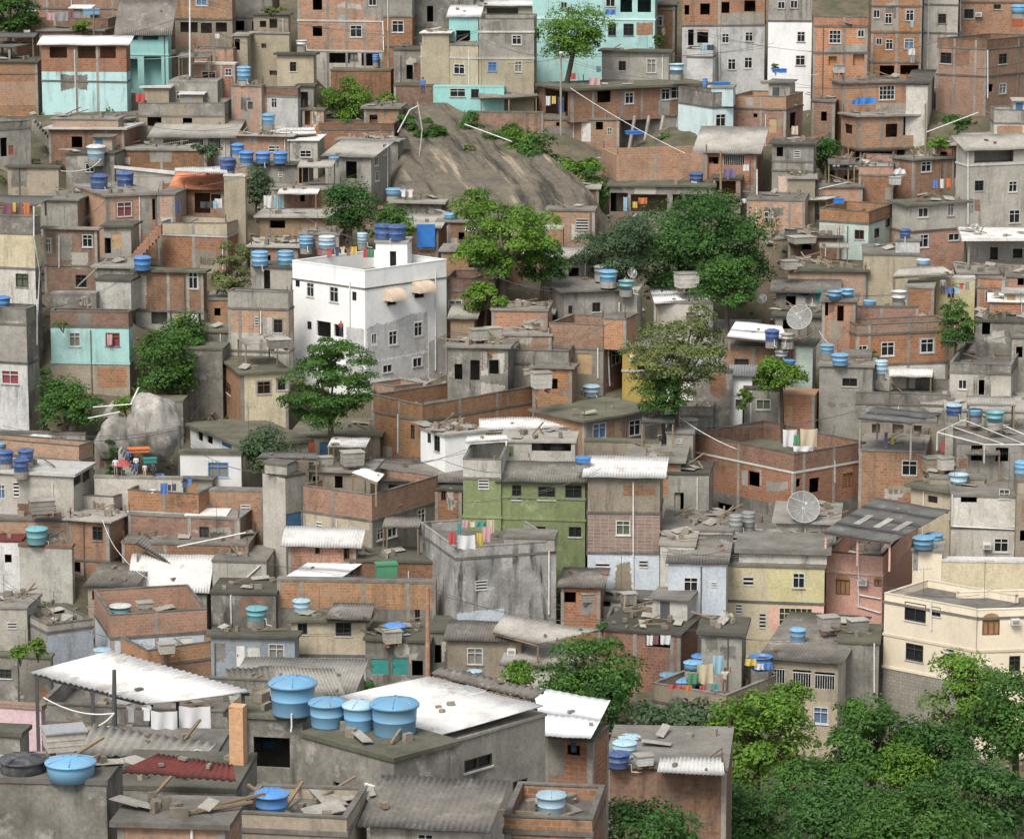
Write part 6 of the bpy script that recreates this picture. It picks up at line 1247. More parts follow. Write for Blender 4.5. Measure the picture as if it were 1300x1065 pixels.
H('x14', 640, 752, None, 1040, 1160, 8, 'br', 'brick walled terrace at the very bottom before the brick house', roof='para', yp=1056, Y=103, dep=3.5, deb=7)
H('x15', 150, 285, None, 1045, 1160, 6, 'bo', 'brick house at the very bottom below the red tin roof', roof='flat', rm='sl', o=.2, Y=94, dep=2.6, deb=6)
#T(350, 1030, 46, 'tkd', 'dark blue tank at the very bottom on the tan walled terrace', on='x12')
# ================================================================== SMALL BUILDINGS IN THE GAPS
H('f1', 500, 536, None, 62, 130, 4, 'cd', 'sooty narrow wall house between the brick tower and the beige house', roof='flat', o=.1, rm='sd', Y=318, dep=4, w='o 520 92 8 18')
H('f2', 600, 690, None, 142, 170, 6, 'bd', 'low mossy brick wall below the turquoise basement', roof='flat', o=.03, rm='sm', Y=303.5, dep=.5, name='brick_wall', cat='wall')
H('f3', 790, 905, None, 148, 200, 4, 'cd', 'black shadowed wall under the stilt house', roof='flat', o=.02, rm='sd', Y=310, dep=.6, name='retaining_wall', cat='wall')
H('f4', 1030, 1060, 1063, 128, 200, 10, 'br', 'weathered brick annex at the foot of the black air conditioner house', roof='flat', o=.1, rm='sl', Y=305, dep=5, w='o 1046 148 7 12', deb=4)
H('f5', 1062, 1084, None, 206, 250, 8, 'bd', 'half collapsed brick stub on the rubble slope', roof='flat', o=.05, rm='fl', Y=294, dep=4, deb=9)
H('f6', 1184, 1216, 1219, 184, 230, 10, 'bo', 'brick shack wedged left of the gallery house', roof='flat', o=.2, rm='fl', Y=294, dep=4, w='o 1198 198 8 10', deb=5)
H('f7', 372, 482, None, 551, 610, 5, 'ct', 'shady tan house with a blue door under the layered tree', roof='flat', o=.25, rm='sm', Y=239, dep=6, w='d 414 572 16 22 b;d 395 570 10 20 r;o 455 566 14 12', deb=5)
H('f8', 846, 905, None, 518, 575, 6, 'cd', 'low mouldy terrace in front of the white cottage', roof='para', yp=527, rm='sm', Y=241.2, dep=3, deb=8)
H('f9', 846, 880, None, 548, 610, 6, 'cg', 'grey concrete stub behind the large brick terrace house', roof='flat', o=.1, rm='sg', Y=234, dep=5, w='l 862 560 8 6', deb=3)
H('f10', 945, 990, None, 492, 560, 5, 'cg', 'drab grey wall house right of the white cottage', roof='flat', o=.1, rm='sd', Y=243.8, dep=3, deb=2)
H('f11', 620, 700, None, 425, 450, 4, 'bd', 'dim brick wall under the small drooping branch tree', roof='flat', o=.1, rm='fl', Y=249, dep=3, deb=6)
H('f12', 730, 800, None, 385, 430, 4, 'cd', 'dusky back wall behind the ragged brick terrace', roof='flat', o=.1, rm='sd', Y=258.5, dep=3)
H('f13', 700, 790, None, 330, 380, 4, 'cd', 'scrap roofed shed in the shade of the feathery tree', roof='shed', rise=.4, o=.3, rm='fl', Y=262.5, dep=4)
H('f14', 560, 640, None, 318, 362, 4, 'br', 'shaded brick house behind the big spreading tree', roof='flat', o=.2, rm='sg', Y=264, dep=4, w='o 600 335 10 10', deb=5)
H('f15', 225, 290, None, 420, 470, 5, 'cd', 'dark damp wall house between the propped house and the white cube', roof='flat', o=.1, rm='sm', Y=252.5, dep=4)
H('f16', 262, 292, None, 378, 430, 4, 'br', 'thin brick strip house behind the thin olive tree', roof='flat', o=.1, rm='sg', Y=257.5, dep=4, w='o 276 396 8 10')
H('f17', 168, 232, None, 508, 540, 4, 'cd', 'broken concrete beams wall behind the boulder', roof='flat', o=.05, rm='sm', Y=243, dep=2, name='retaining_wall', cat='wall')
H('f18', 120, 232, None, 606, 650, 5, 'cl', 'stained balustrade wall at the foot of the boulder steps', roof='flat', o=.03, rm='sg', Y=230.3, dep=.4, name='garden_wall', cat='wall')
STAIRS(150, 570, 172, 606, 232.5, 8, 'pale concrete steps climbing past the boulder', 1.6, 'cl')
H('f19', 838, 882, None, 690, 760, 6, 'cw', 'chipped white shed squeezed between tiled and powder blue houses', roof='flat', o=.1, rm='fl', Y=216.5, dep=4, deb=5)
H('f20', 980, 1045, None, 690, 730, 5, 'ct', 'tan yard shed behind the yellowish canopy', roof='flat', o=.2, rm='fi', Y=219, dep=4, deb=5)
H('f21', 1104, 1152, None, 812, 900, 5, 'cd', 'dark alley wall between grey wing and cream house', roof='flat', o=.05, rm='sd', Y=208, dep=3)
H('f22', 545, 572, None, 800, 880, 5, 'cd', 'dark alley house beside the leaning brick coloured post', roof='flat', o=.1, rm='sd', Y=211, dep=4, w='o 556 830 8 24')
H('f23', 268, 350, None, 752, 800, 5, 'cd', 'low dark roofed room under the pale blind wall', roof='flat', o=.1, rm='sd', Y=215.5, dep=4, deb=5)
H('f24', 1140, 1180, None, 268, 300, 5, 'bp', 'faded brick back house behind the grey slab roof', roof='flat', o=.15, rm='sg', Y=283, dep=4, deb=4)
H('f25', 690, 760, None, 238, 272, 4, 'bd', 'patched shack at the lower rim of the rock', roof='flat', o=.2, rm='fl', Y=283.5, dep=4, deb=9)
H('f26', 380, 430, None, 296, 330, 4, 'br', 'brick wall behind the white cube washing line', roof='flat', o=.1, rm='sg', Y=268, dep=3)
H('f28', 905, 940, None, 258, 285, 4, 'ct', 'tan ledge house above the dark mango', roof='flat', o=.1, rm='sg', Y=283, dep=3, w='o 920 270 12 8')
H('f29', 120, 150, None, 560, 600, 5, 'cg', 'grey block beside the weeds left of the boulder', roof='flat', o=.1, rm='sm', Y=238.5, dep=3)
H('f30', 640, 700, None, 400, 420, 4, 'cl', 'pale shed roof under the big spreading tree', roof='shed', rise=.3, o=.3, rm='fl', Y=256, dep=4)
H('f31', 500, 556, None, 108, 150, 5, 'bd', 'crumbling brick wall in the dark gap above the rock', roof='flat', o=.05, rm='earth', Y=312.5, dep=3, name='brick_wall', cat='wall')
H('f32', 880, 930, None, 470, 520, 5, 'cd', 'shaded low room under the white cottage', roof='flat', o=.05, rm='sd', Y=243.9, dep=.6)
H('f33', 1060, 1130, None, 214, 250, 5, 'bd', 'dark brick shack amid the rubble slope', roof='flat', o=.2, rm='fl', Y=291, dep=4, deb=8, w='o 1076 228 8 10')
H('f34', 1000, 1035, None, 225, 262, 5, 'ct', 'tan shack under the stained grey two storey shack', roof='flat', o=.2, rm='fl', Y=286.5, dep=4, deb=5)
H('f35', 1232, 1318, None, 304, 352, 4, 'cw', 'whitewashed room behind the open concrete frame', roof='flat', o=.02, rm='sg', Y=272.6, dep=3, w='o 1262 322 10 16;o 1292 322 12 12')
# ================================================================== TANKS
def TT(on, rows):
    for r in rows: T(r[0], r[1], r[2], r[3], r[4], on=r[5] if len(r) > 5 else on, **(r[6] if len(r) > 6 else {}))
T(310, 102, 19, 'tkl', 'light blue tank on a brick stand above the small brick house with grey patches', Y=306, kind='tall', hs=.95)
T(286, 62, 16, 'tkl', 'squat light blue barrel on the crowded brick balcony terrace', on='t13b', kind='open')
T(262, 62, 15, 'tkp', 'pale blue bin on the crowded brick balcony terrace', on='t13b', kind='open')
T(122, 203, 25, 'tkp', 'pale blue white lidded tank over the dark mouldy wall at upper left', Y=292.5, lid='tkw')
T(126, 240, 25, 'tkd', 'left dark blue tank of the pair on the rusty slab of the brick house', on='l4')
T(159, 236, 24, 'tkd', 'right dark blue tank of the pair on the rusty slab of the brick house', on='l4')
T(289, 217, 22, 'tkd', 'dark blue tank on the white slab behind the orange clay roof', Y=278)
T(302, 196, 18, 'tkm', 'upper blue tank in the row behind the orange clay roof', Y=289)
T(313, 207, 20, 'tkm', 'mid blue tank at the left end of the row above the plain grey house', Y=287, kind='round')
T(334, 208, 20, 'tkm', 'blue tank in the middle of the row above the mouldy grey house', on='u7d')
T(356, 208, 20, 'tkm', 'blue tank at the right end of the row on the mouldy grey house', on='u7d')
T(341, 158, 18, 'tkl', 'light blue tank with flat lid beside the stained white house', Y=299)
T(383, 60, 15, 'tkw', 'dirty white round basin on the dark slab wing of the beige house', Y=316, kind='open')
T(477, 79, 9, 'tkm', 'small blue drum inside the gallery of the big brick house', Y=324.6, kind='tall', hs=1.1)
T(424, 205, 14, 'tkl', 'flat light blue tub on the edge of the tall grey house roof', Y=284.5, kind='lid')
T(859, 95, 21, 'tkp', 'pale blue open tub on the long slab roof of the stilt house', Y=309, kind='open', hs=1.3)
T(895, 110, 7, 'tkm', 'small blue drum at the right end of the long slab roof', Y=305, kind='tall', hs=1.5)
T(884, 232, 19, 'tkd', 'dark blue tank standing on the garage slab below the unfinished terrace', on='v10b', hs=1.0)
T(1294, 17, 22, 'tkl', 'light blue tank on a maroon cupboard at the top right corner', Y=318, kind='lid', hs=1.3)
T(1083, 268, 20, 'tkl', 'light blue tub under blue plastic on the mint green house', on='o3', kind='open')
T(1149, 302, 15, 'tkd', 'dark blue tank on the whitewashed tank hut', on='o6b')
T(1172, 336, 18, 'tkp', 'flat pale blue lid tank right of the whitewashed tank hut', Y=262, kind='lid')
T(181, 343, 24, 'tkm', 'strong blue tank on the brick house with concrete props', on='l8')
T(4, 391, 20, 'tkm', 'blue tank cut by the left edge below the cream house window', Y=245.5)
T(330, 340, 22, 'tkl', 'left light blue tank on the grey hut beside the white cube', on='m2b', kind='tall', hs=.9)
T(363, 336, 21, 'tkl', 'right light blue tank on the grey hut beside the white cube', on='m2b', kind='tall', hs=.9)
T(389, 314, 19, 'tkl', 'light blue tank at the rear left of the white cube roof', Y=261, kind='tall', hs=.8)
T(415, 316, 22, 'tkp', 'pale lidded tank at the rear of the white cube roof', Y=260, kind='tall', lid='tkw', hs=.8)
T(487, 304, 26, 'tkd', 'left big dark blue tank on the white cube stair block', on='m1b')
T(504, 305, 26, 'tkd', 'right big dark blue tank on the white cube stair block', on='m1b')
T(460, 309, 14, 'tkp', 'small grey blue drum lying near the white cube stair block', Y=257, kind='tall', hs=1)
T(500, 248, 22, 'tkl', 'light blue tub beside white washing at the foot of the rock', Y=281, kind='lid')
T(572, 278, 18, 'tkl', 'blue plastic tub glimpsed behind the big tree', Y=274, kind='lid')
T(772, 357, 25, 'tkl', 'large light blue tank on the grey rendered house roof', Y=257.5, hs=.85)
T(795, 368, 21, 'tkt', 'teal open tub on the grey rendered house roof', Y=256.4, kind='open')
T(763, 349, 20, 'tkg', 'grey tank half hidden behind the large light blue tank', Y=260, hs=.9)
T(980, 433, 20, 'tkd', 'dark blue tank on the bulging white tarpaulin roof', Y=246.6)
T(1000, 434, 19, 'cl', 'beige cement tank beside the dark blue tank on the tarpaulin roof', Y=246.3, kind='open', hs=1.1)
T(992, 456, 18, 'tkg', 'grey cement tub on the mint and brick room', Y=246, kind='open')
T(1002, 463, 16, 'tkm', 'blue tub lid behind the bright bush', Y=245, kind='lid')
T(1050, 448, 19, 'tkl', 'light blue tank beside the left window of the wide brick house', Y=244.5, hs=.9)
T(1060, 381, 20, 'tkl', 'left light blue tub on the brick stair hut', on='o8b', kind='open', hs=1.1)
T(1075, 378, 20, 'tkl', 'right light blue tub on the brick stair hut', on='o8b', kind='open', hs=1.1)
T(1104, 388, 18, 'tkl', 'shallow light blue tank behind the brick roof terrace', Y=254.5, kind='lid')
T(1141, 384, 21, 'tkw', 'whitish cement tub behind the brick roof terrace', Y=255, kind='open', hs=1.4)
T(1119, 474, 17, 'tkp', 'grey blue tank beside the brick box under the wide brick house', Y=243.5, kind='tall', hs=1.05)
T(1066, 488, 23, 'tkl', 'light blue tank alone on the grey slab house', on='o15', hs=.95)
T(33, 586, 22, 'tkd', 'rear dark blue tank of the three on the pale grey house', Y=230.5)
T(7, 588, 22, 'tkd', 'left dark blue tank of the three on the pale grey house', Y=230.2)
T(27, 598, 22, 'tkd', 'front dark blue tank of the three on the pale grey house', Y=229)
T(0, 568, 14, 'tkl', 'light blue tub at the left edge behind three dark blue tanks', Y=236, kind='lid')
T(47, 690, 29, 'tkt', 'teal tank on the mould streaked grey block', on='p3')
T(51, 565, 32, 'tkw', 'wide white basin on the faded cream wall house', Y=240, kind='lid')
T(323, 524, 21, 'tkp', 'large ribbed pale blue barrel beside the low cream front', on='p6', kind='tall', hs=1.0)
T(533, 503, 22, 'tkg', 'grey blue tank inside the long brick parapet', on='q1', hs=.9)
T(751, 503, 23, 'tkp', 'pale blue tank on the dark mossy slab', on='q10', hs=.95, lid='tkp')
T(740, 588, 22, 'tkm', 'blue sheeted tank at the edge of the green house roof', Y=222.6, kind='lid')
T(707, 565, 25, 'tkd', 'navy round tank under the long pale tin canopy', Y=231, kind='lid')
T(680, 568, 22, 'tkg', 'dark grey round tank under the long pale tin canopy', Y=231.5, kind='lid')
T(934, 672, 18, 'tkg', 'left grey drum in the yard below the large brick terrace house', Y=221.5, kind='tall')
T(950, 668, 18, 'tkg', 'right grey drum in the yard below the large brick terrace house', Y=222.5, kind='tall')
T(1211, 527, 22, 'tkd', 'dark blue tank with silver top beside the dark slab roof', Y=234, lid='tkp', hs=1.0)
T(1237, 528, 22, 'tkl', 'flat blue tub on the pale deck roof', Y=234, kind='lid')
T(1263, 536, 24, 'tkt', 'greenish blue open tub on the pale deck roof', Y=231.5, kind='open')
T(1217, 617, 26, 'tkp', 'grey blue cloth covered tub on the low slab roofed house', Y=228, kind='open', hs=1.2)
T(1298, 608, 22, 'tkl', 'light blue tank cut by the right edge', Y=225, kind='tall')
T(1172, 697, 30, 'tkl', 'front light blue tank on the cream tank stand hut', on='r5c', hs=.8)
T(1186, 689, 24, 'tkl', 'rear light blue tank on the cream tank stand hut', Y=218.4, hs=.8, dz=0)
T(1013, 813, 22, 'tkl', 'light blue tank on the grey fibre roof above the barred balcony', Y=208, base=.3)
T(153, 782, 29, 'tkt', 'teal round tank with white lid inside the brick walled terrace', on='s3', lid='tkw', hs=.8)
T(326, 786, 29, 'tkt', 'blue green tank on the peeling cottage roof', Y=211.5, hs=.85)
T(383, 776, 24, 'tkp', 'pale turquoise tank on the tan cottage roof', on='s6', hs=1.0)
T(502, 808, 30, 'tkm', 'bright blue tank on the mossy terrace beside the tan cottage', Y=211.5, hs=.85)
T(603, 858, 20, 'tkp', 'pale blue lid tank in front of the drab tan house', Y=207, kind='lid')
T(130, 832, 24, 'tkp', 'pale blue lid tank behind the broad white corrugated canopy', Y=208, kind='lid')
T(850, 865, 27, 'tkl', 'leftmost round blue tub lid on the washing terrace', on='s9', kind='lid')
T(867, 874, 36, 'tkl', 'widest blue tub lid at the front of the washing terrace', on='s9', kind='lid')
T(880, 849, 26, 'tkl', 'light blue tub lid at the rear of the washing terrace', Y=205, kind='lid')
T(890, 841, 26, 'tkm', 'strong blue tub lid farthest back on the washing terrace', Y=206.5, kind='lid')
T(966, 850, 30, 'tkm', 'blue basin tank between washing terrace and barred balcony', Y=204.5, kind='open', hs=1.2, base=4)
T(372, 909, 63, 'tkl', 'leftmost and largest of the four big blue tanks in front', on='x1c', hs=1.1)
T(416, 921, 50, 'tkl', 'second big blue tank from the left of four in front', on='x1e', hs=1.05)
T(456, 926, 44, 'tkl', 'third big blue tank in front, with a cloudy grey lid', on='x1e', lid='tkp', kind='round', hs=1.25)
T(501, 931, 64, 'tkl', 'rightmost of the four big blue tanks in front', on='x1e', hs=1.05)
T(342, 946, 26, 'tkl', 'light blue tub lid beneath the leftmost big blue tank', Y=118, kind='lid')
T(345, 1036, 46, 'tkm', 'blue tank at the very bottom on the tan walled terrace', on='x12')
T(700, 1034, 40, 'tkp', 'pale tank at the very bottom on the brick walled terrace', on='x14')
T(30, 984, 64, 'tkk', 'black tank lid at the bottom left corner', Y=97, kind='lid')
T(90, 988, 66, 'tkl', 'light blue tank lid beside the black one at bottom left', Y=96.5, kind='lid')
T(785, 975, 31, 'tkd', 'dark blue tank of the three at bottom centre', on='x10', hs=.95)
T(793, 967, 32, 'tkp', 'middle pale blue tank of the three at bottom centre', Y=152, hs=.9, kind='tall')
T(799, 958, 30, 'tkp', 'rear pale blue tank of the three at bottom centre', Y=155, kind='tall', hs=.9)
# square cement cisterns and boxes
for r in [(610, 437, 24, 18, 'cl', 'left grey cement box on the cluttered dark roof', dict(on='m5b')), (628, 435, 21, 18, 'cl', 'right grey cement box on the cluttered dark roof', dict(Y=246)),
          (356, 446, 30, 14, 'cg', 'wide grey cement box under the brick house left of the white cube', dict(Y=243.5)), (450, 598, 30, 22, 'cg', 'tall stacked grey box on the tan terrace hut', dict(on='q4b')), (415, 595, 18, 14, 'cl', 'small beige box on the tan terrace hut', dict(Y=229)),
          (690, 500, 26, 26, 'cw', 'white barrel box at the corner of the long brick parapet', dict(Y=237.5)), (1190, 606, 30, 24, 'cb', 'cream cement box on legs on the low slab roofed house', dict(on='r4')), (1203, 602, 20, 20, 'cl', 'rear cement box on the low slab roofed house', dict(Y=229)),
          (1055, 806, 26, 22, 'cg', 'left grey cement box against the pink wall', dict(Y=208.5)), (1092, 810, 26, 22, 'cg', 'right grey cement box against the pink wall', dict(Y=208.5)), (55, 658, 34, 22, 'cg', 'square grey tank on the low brick wall at left', dict(Y=226.3)), (185, 774, 22, 8, 'cl', 'shallow cement trough on the brick walled terrace', dict(Y=212.5)),
          (875, 372, 30, 24, 'cw', 'white block tank with a loose lid among the trees', dict(Y=260)), (1067, 96, 14, 12, 'wd', 'white square tank on the brick ledge at upper right', dict(Y=310.5)), (800, 772, 20, 18, 'cg', 'grey square tank at the foot of the tiled house', dict(Y=216)), (750, 768, 22, 14, 'cg', 'low grey tank on bricks beside the tiled house', dict(Y=215)),
          (85, 962, 56, 32, 'cl', 'square beige cistern with a bright zinc lid at bottom left', dict(Y=106, lid='zd')), (820, 976, 24, 16, 'wd', 'white stacked box at bottom centre', dict(Y=150)), (500, 822, 24, 20, 'cl', 'beige cistern beside the bright blue tank', dict(Y=209.5)),
          (1022, 312, 34, 10, 'cw', 'pair of white planter boxes on the dim brick ledge', dict(Y=270.5)), (213, 834, 22, 16, 'cl', 'loose cement box in the zigzag brick yard', dict(Y=207)), (1138, 238, 14, 12, 'wd', 'small white cistern by the low brick wall', dict(Y=288)), (1004, 346, 20, 14, 'cg', 'grey bin by the dark trees', dict(Y=262)), (670, 478, 8, 8, 'cb', 'small box on the brick hut', dict(Y=243))]:
    BOX(*r[:6], **r[6])
# ================================================================== DISHES
DISH(1016, 404, 33, 'large mesh satellite dish above the bulging white tarpaulin', 245.5, (28, -25))
DISH(1019, 645, 42, 'large mesh satellite dish on a yard roof beside the brick terrace house', 222.5, (30, 10))
DISH(802, 347, 13, 'small grey dish behind the large light blue tank', 259, (25, 30))
DISH(1142, 221, 16, 'small white dish on the brick house with a worn slab', 289.5, (60, 0))
DISH(1238, 290, 12, 'small dark dish lying on the white deck roof', 268, (55, 20))
DISH(968, 380, 12, 'little grey dish at the edge of the dark trees', 258, (30, -30))
DISH(250, 958, 13, 'small grey dish under the cream ribbed sheet roof', 107, (20, 15))
# ================================================================== LAUNDRY AND CLOTH
LAU = [(178, 118, 12, 12, 'red', 'red and black striped towel on a rail beside the pale turquoise wall', 305.5), (64, 16, 10, 10, 'pink', 'pale pink shirt cloth over the top left brick wall', 324), (78, 15, 16, 12, 'grey', 'grey blanket hanging over the top left brick wall', 324), (90, 11, 6, 12, 'maroon', 'dark red cloth at the end of the top left wall', 324),
  (34, 38, 8, 10, 'white', 'white cloth hanging below the dark tree at top left', 322), (276, 43, 6, 6, 'white', 'little white cloth on the gallery line at the top', 318), (318, 41, 8, 6, 'white', 'white bundle hung on the dark gallery at the top', 324),
  (775, 12, 13, 7, 'blue', 'blue and red cloth below the turquoise block window', 320.5), (755, 99, 13, 9, 'pink', 'pink checked cloth on the long slab roof edge', 305.5), (728, 93, 6, 8, 'red', 'red cloth below the leafy tree at the top', 307), (760, 84, 6, 8, 'lightblue', 'light blue cloth beside the grey boarded house', 313),
  (696, 122, 6, 12, 'white', 'white cloth in the shaded porch of the stilt house', 305), (703, 122, 5, 10, 'yellow', 'yellow cloth in the shaded porch of the stilt house', 305), (712, 123, 8, 20, 'navy', 'long navy cloth in the shaded porch of the stilt house', 305.2),
  (902, 57, 9, 7, 'navy', 'navy cloth on the stair parapet of the stained white house', 316.5), (893, 57, 7, 8, 'lightblue', 'pale blue cloth on the stair parapet of the stained white house', 316.5), (926, 214, 14, 14, 'purple', 'purple grey sheet below the barred opening', 286.5), (1009, 160, 8, 11, 'cream', 'cream cloth hung from the brick house door hole', 297), (947, 209, 7, 8, 'white', 'white towel by the fibre roof shack railing', 287.5),
  (1157, 62, 9, 8, 'white', 'white and lilac cloth below the half grey brick house window', 315), (1158, 70, 6, 10, 'grey', 'grey trousers drying over the open basement', 315), (1158, 27, 4, 8, 'lightblue', 'pale blue towel at the third floor brick window', 315),
  (1187, 228, 6, 11, 'blue', 'blue cloth on the rail by the brick shack at right', 288.5), (1196, 227, 5, 12, 'white', 'white cloth on the rail by the brick shack at right', 288.5), (1204, 226, 6, 12, 'orange', 'orange cloth on the rail by the brick shack at right', 288.5), (1215, 226, 6, 12, 'pink', 'pink cloth on the rail by the brick shack at right', 288.5), (1142, 215, 13, 6, 'white', 'white sheet thrown over the low brick wall', 289),
  (794, 250, 5, 18, 'lightblue', 'long pale blue towel in the garage opening', 284.2), (806, 256, 6, 8, 'yellow', 'yellow cloth in the garage opening', 284.2), (816, 251, 11, 8, 'orange', 'bright orange cloth in the garage opening', 284.2), (945, 252, 10, 6, 'white', 'white cloths on the ledge above the dark trees', 283), (952, 255, 8, 5, 'red', 'red cloth on the ledge above the dark trees', 283),
  (12, 258, 18, 22, 'maroon', 'maroon blanket on the cream house balcony at the left edge', 255.5), (24, 257, 9, 20, 'brown', 'brown blanket on the cream house balcony at the left edge', 255.5), (34, 257, 8, 16, 'orange', 'orange cloth on the cream house balcony at the left edge', 255.5), (18, 257, 4, 12, 'yellow', 'narrow yellow cloth on the cream house balcony', 255.2),
  (263, 256, 18, 8, 'black', 'black clothes piled on the veranda rail below the clay roof', 268.5), (277, 252, 9, 12, 'white', 'white clothes heap on the veranda rail below the clay roof', 268.5), (273, 255, 5, 10, 'lightblue', 'pale blue bag on the veranda rail below the clay roof', 268.3), (226, 253, 6, 18, 'navy', 'navy cloth in the veranda below the clay roof', 268.5),
  (354, 247, 12, 18, 'lightblue', 'striped pale blue sheet on the brick house behind the round tree', 277), (340, 248, 11, 16, 'white', 'white sheets beside the striped pale blue sheet', 277), (247, 398, 9, 14, 'white', 'white and blue cloth in the propped opening of the brick house', 256), (226, 402, 6, 14, 'yellow', 'yellow cloth in the propped opening of the brick house', 256), (139, 424, 7, 14, 'pink', 'pink curtain in the turquoise house window', 247.3),
  (406, 315, 9, 9, 'maroon', 'maroon shirt on the white cube roof line', 257), (418, 316, 9, 10, 'red', 'dark red shirt on the white cube roof line', 257), (428, 314, 7, 11, 'navy', 'navy shirt on the white cube roof line', 257), (435, 313, 7, 10, 'cream', 'cream shirt on the white cube roof line', 257), (442, 314, 7, 11, 'brown', 'brown shirt on the white cube roof line', 257), (449, 313, 8, 10, 'yellow', 'mustard cloth on the white cube roof line', 257), (464, 316, 6, 11, 'red', 'red flag cloth near the white cube stair block', 256), (471, 316, 8, 11, 'green', 'green flag cloth near the white cube stair block', 256),
  (512, 240, 8, 10, 'white', 'left white shirt drying at the foot of the rock', 279.6), (521, 240, 8, 11, 'white', 'right white shirt drying at the foot of the rock', 279.6), (1170, 361, 8, 8, 'white', 'white shirts on the yellow terrace left line', 258.5), (1183, 363, 8, 8, 'pink', 'pale pink shirt on the yellow terrace left line', 258.5), (1206, 365, 8, 8, 'blue', 'blue shorts on the yellow terrace right line', 258.6), (1216, 364, 10, 9, 'lightblue', 'pale blue shirt on the yellow terrace right line', 258.6), (1221, 360, 7, 7, 'red', 'red shirt on the yellow terrace right line', 258.4), (1228, 358, 5, 10, 'grey', 'grey cloth at the end of the yellow terrace line', 258.6),
  (1003, 545, 18, 22, 'white', 'white sheet on the large brick terrace', 230.6), (1027, 544, 22, 24, 'cream', 'cream sheet on the large brick terrace', 231.2), (1011, 552, 6, 12, 'green', 'green figured cloth between the terrace sheets', 230.4), (1020, 566, 26, 7, 'white', 'white cloths laid along the large brick terrace wall', 228.8),
  (1125, 548, 4, 22, 'purple', 'purple cloth in the dark veranda', 232.5), (1133, 552, 4, 12, 'yellow', 'yellow cloth in the dark veranda', 232.5), (1197, 560, 5, 14, 'red', 'red cylinder cloth on the pale deck house wall', 228.8),
  (208, 613, 9, 14, 'blue', 'bright blue shorts over the brick terrace wall', 227.3), (215, 615, 4, 8, 'black', 'short black cloth over the brick terrace wall', 227.3), (221, 614, 5, 9, 'navy', 'dark trousers over the brick terrace wall', 227.3), (234, 610, 9, 9, 'navy', 'navy shirt on the brick terrace line', 227.5), (241, 606, 7, 10, 'blue', 'blue shirt at the end of the brick terrace line', 227.5), (195, 620, 20, 6, 'white', 'white sheet laid at the brick terrace corner', 228.5), (203, 601, 11, 5, 'blue', 'small blue tarp behind the brick terrace', 231),
  (574, 675, 9, 16, 'red', 'red towel at the left of the stained terrace washing', 213.5), (592, 679, 22, 18, 'white', 'big white sheet at the front of the stained terrace washing', 212.6), (583, 664, 5, 14, 'teal', 'teal cloth at the back of the stained terrace washing', 216.5), (591, 660, 8, 10, 'pink', 'rose cloth on the back line of the stained terrace', 217), (600, 661, 9, 8, 'cream', 'cream shirt on the back line of the stained terrace', 217), (610, 662, 14, 7, 'teal', 'dark teal towel on the back line of the stained terrace', 217), (623, 659, 9, 18, 'cream', 'long beige cloth at the right end of the stained terrace washing', 216), (609, 676, 8, 17, 'yellow', 'yellow cloth beside the big white sheet', 213), (618, 668, 10, 20, 'pink', 'pink patterned sheet slanting over the stained terrace', 213.6),
  (825, 806, 8, 13, 'white', 'left white towel below the brick window hole', 206.7), (833, 806, 7, 12, 'maroon', 'faded maroon towel below the brick window hole', 206.7), (845, 806, 13, 12, 'white', 'right white towel below the brick window hole', 206.7),
  (880, 854, 14, 14, 'green', 'green patterned cloth on the washing terrace', 202.5), (895, 842, 20, 26, 'cream', 'cream and pink striped sheet on the washing terrace', 202.8), (912, 831, 14, 24, 'lightblue', 'bright pale blue towel raised on the washing terrace', 203), (857, 869, 18, 5, 'red', 'red garments on the front line of the washing terrace', 200.2), (873, 869, 10, 7, 'orange', 'orange garment on the front line of the washing terrace', 200.2), (892, 870, 8, 6, 'red', 'red shorts on the front line of the washing terrace', 200.2), (908, 868, 9, 7, 'teal', 'teal shorts on the front line of the washing terrace', 200.2), (953, 836, 14, 9, 'yellow', 'yellow cloth on the line above the blue basin', 203.2), (964, 842, 12, 8, 'white', 'white cloth on the line above the blue basin', 203.2), (975, 840, 12, 10, 'blue', 'blue cloth on the line above the blue basin', 203.2),
  (166, 893, 12, 24, 'grey', 'pale grey shirt under the broad white canopy', 113.5), (186, 895, 13, 20, 'white', 'white shirt with dark trim under the broad white canopy', 113.5), (208, 902, 34, 36, 'white', 'large white sheet slanting under the broad canopy', 113), (247, 896, 40, 38, 'white', 'folded white sheet at the right under the broad canopy', 113.2)]
for r in LAU:
    if 'shirt' in r[5] and 'cloth' not in r[5]: SHIRT(*r)
    else: G(*r)
G(1100, 124, 22, 8, 'tarp', 'left blue tarpaulin sagging from the brick ledge', 304.2, name='tarpaulin', cat='tarpaulin', group=None); G(1088, 127, 12, 6, 'tarp', 'small blue tarpaulin strip at the end of the brick ledge', 304, name='tarpaulin', cat='tarpaulin', group=None)
CRATE(990, 93, 16, 5, 'tarp', 'blue plastic sheeting bundle over a block by the white house', Y=300); CRATE(1065, 259, 12, 7, 'tarp', 'blue plastic bundle on the mint green house parapet', Y=268.5); CRATE(916, 112, 20, 3, 'tarp', 'flat blue plastic sheet on the pale aqua house', on='v5b', Y=299)
CRATE(805, 171, 20, 4, 'tarp', 'two blue plastic sheets on the rubble under the stilts', Y=299); CRATE(490, 735, 26, 20, 'cl_green', 'dark green tarpaulin covered box in the brick yard', Y=217); CRATE(115, 19, 20, 7, 'tkl', 'light blue awning box on the top left brick terrace', Y=323)
CRATE(175, 575, 26, 5, 'cl_orange', 'orange tarpaulin over a stall at the foot of the boulder', Y=234); CRATE(190, 588, 16, 6, 'dteal', 'green hoarding panel at the foot of the boulder', Y=233)
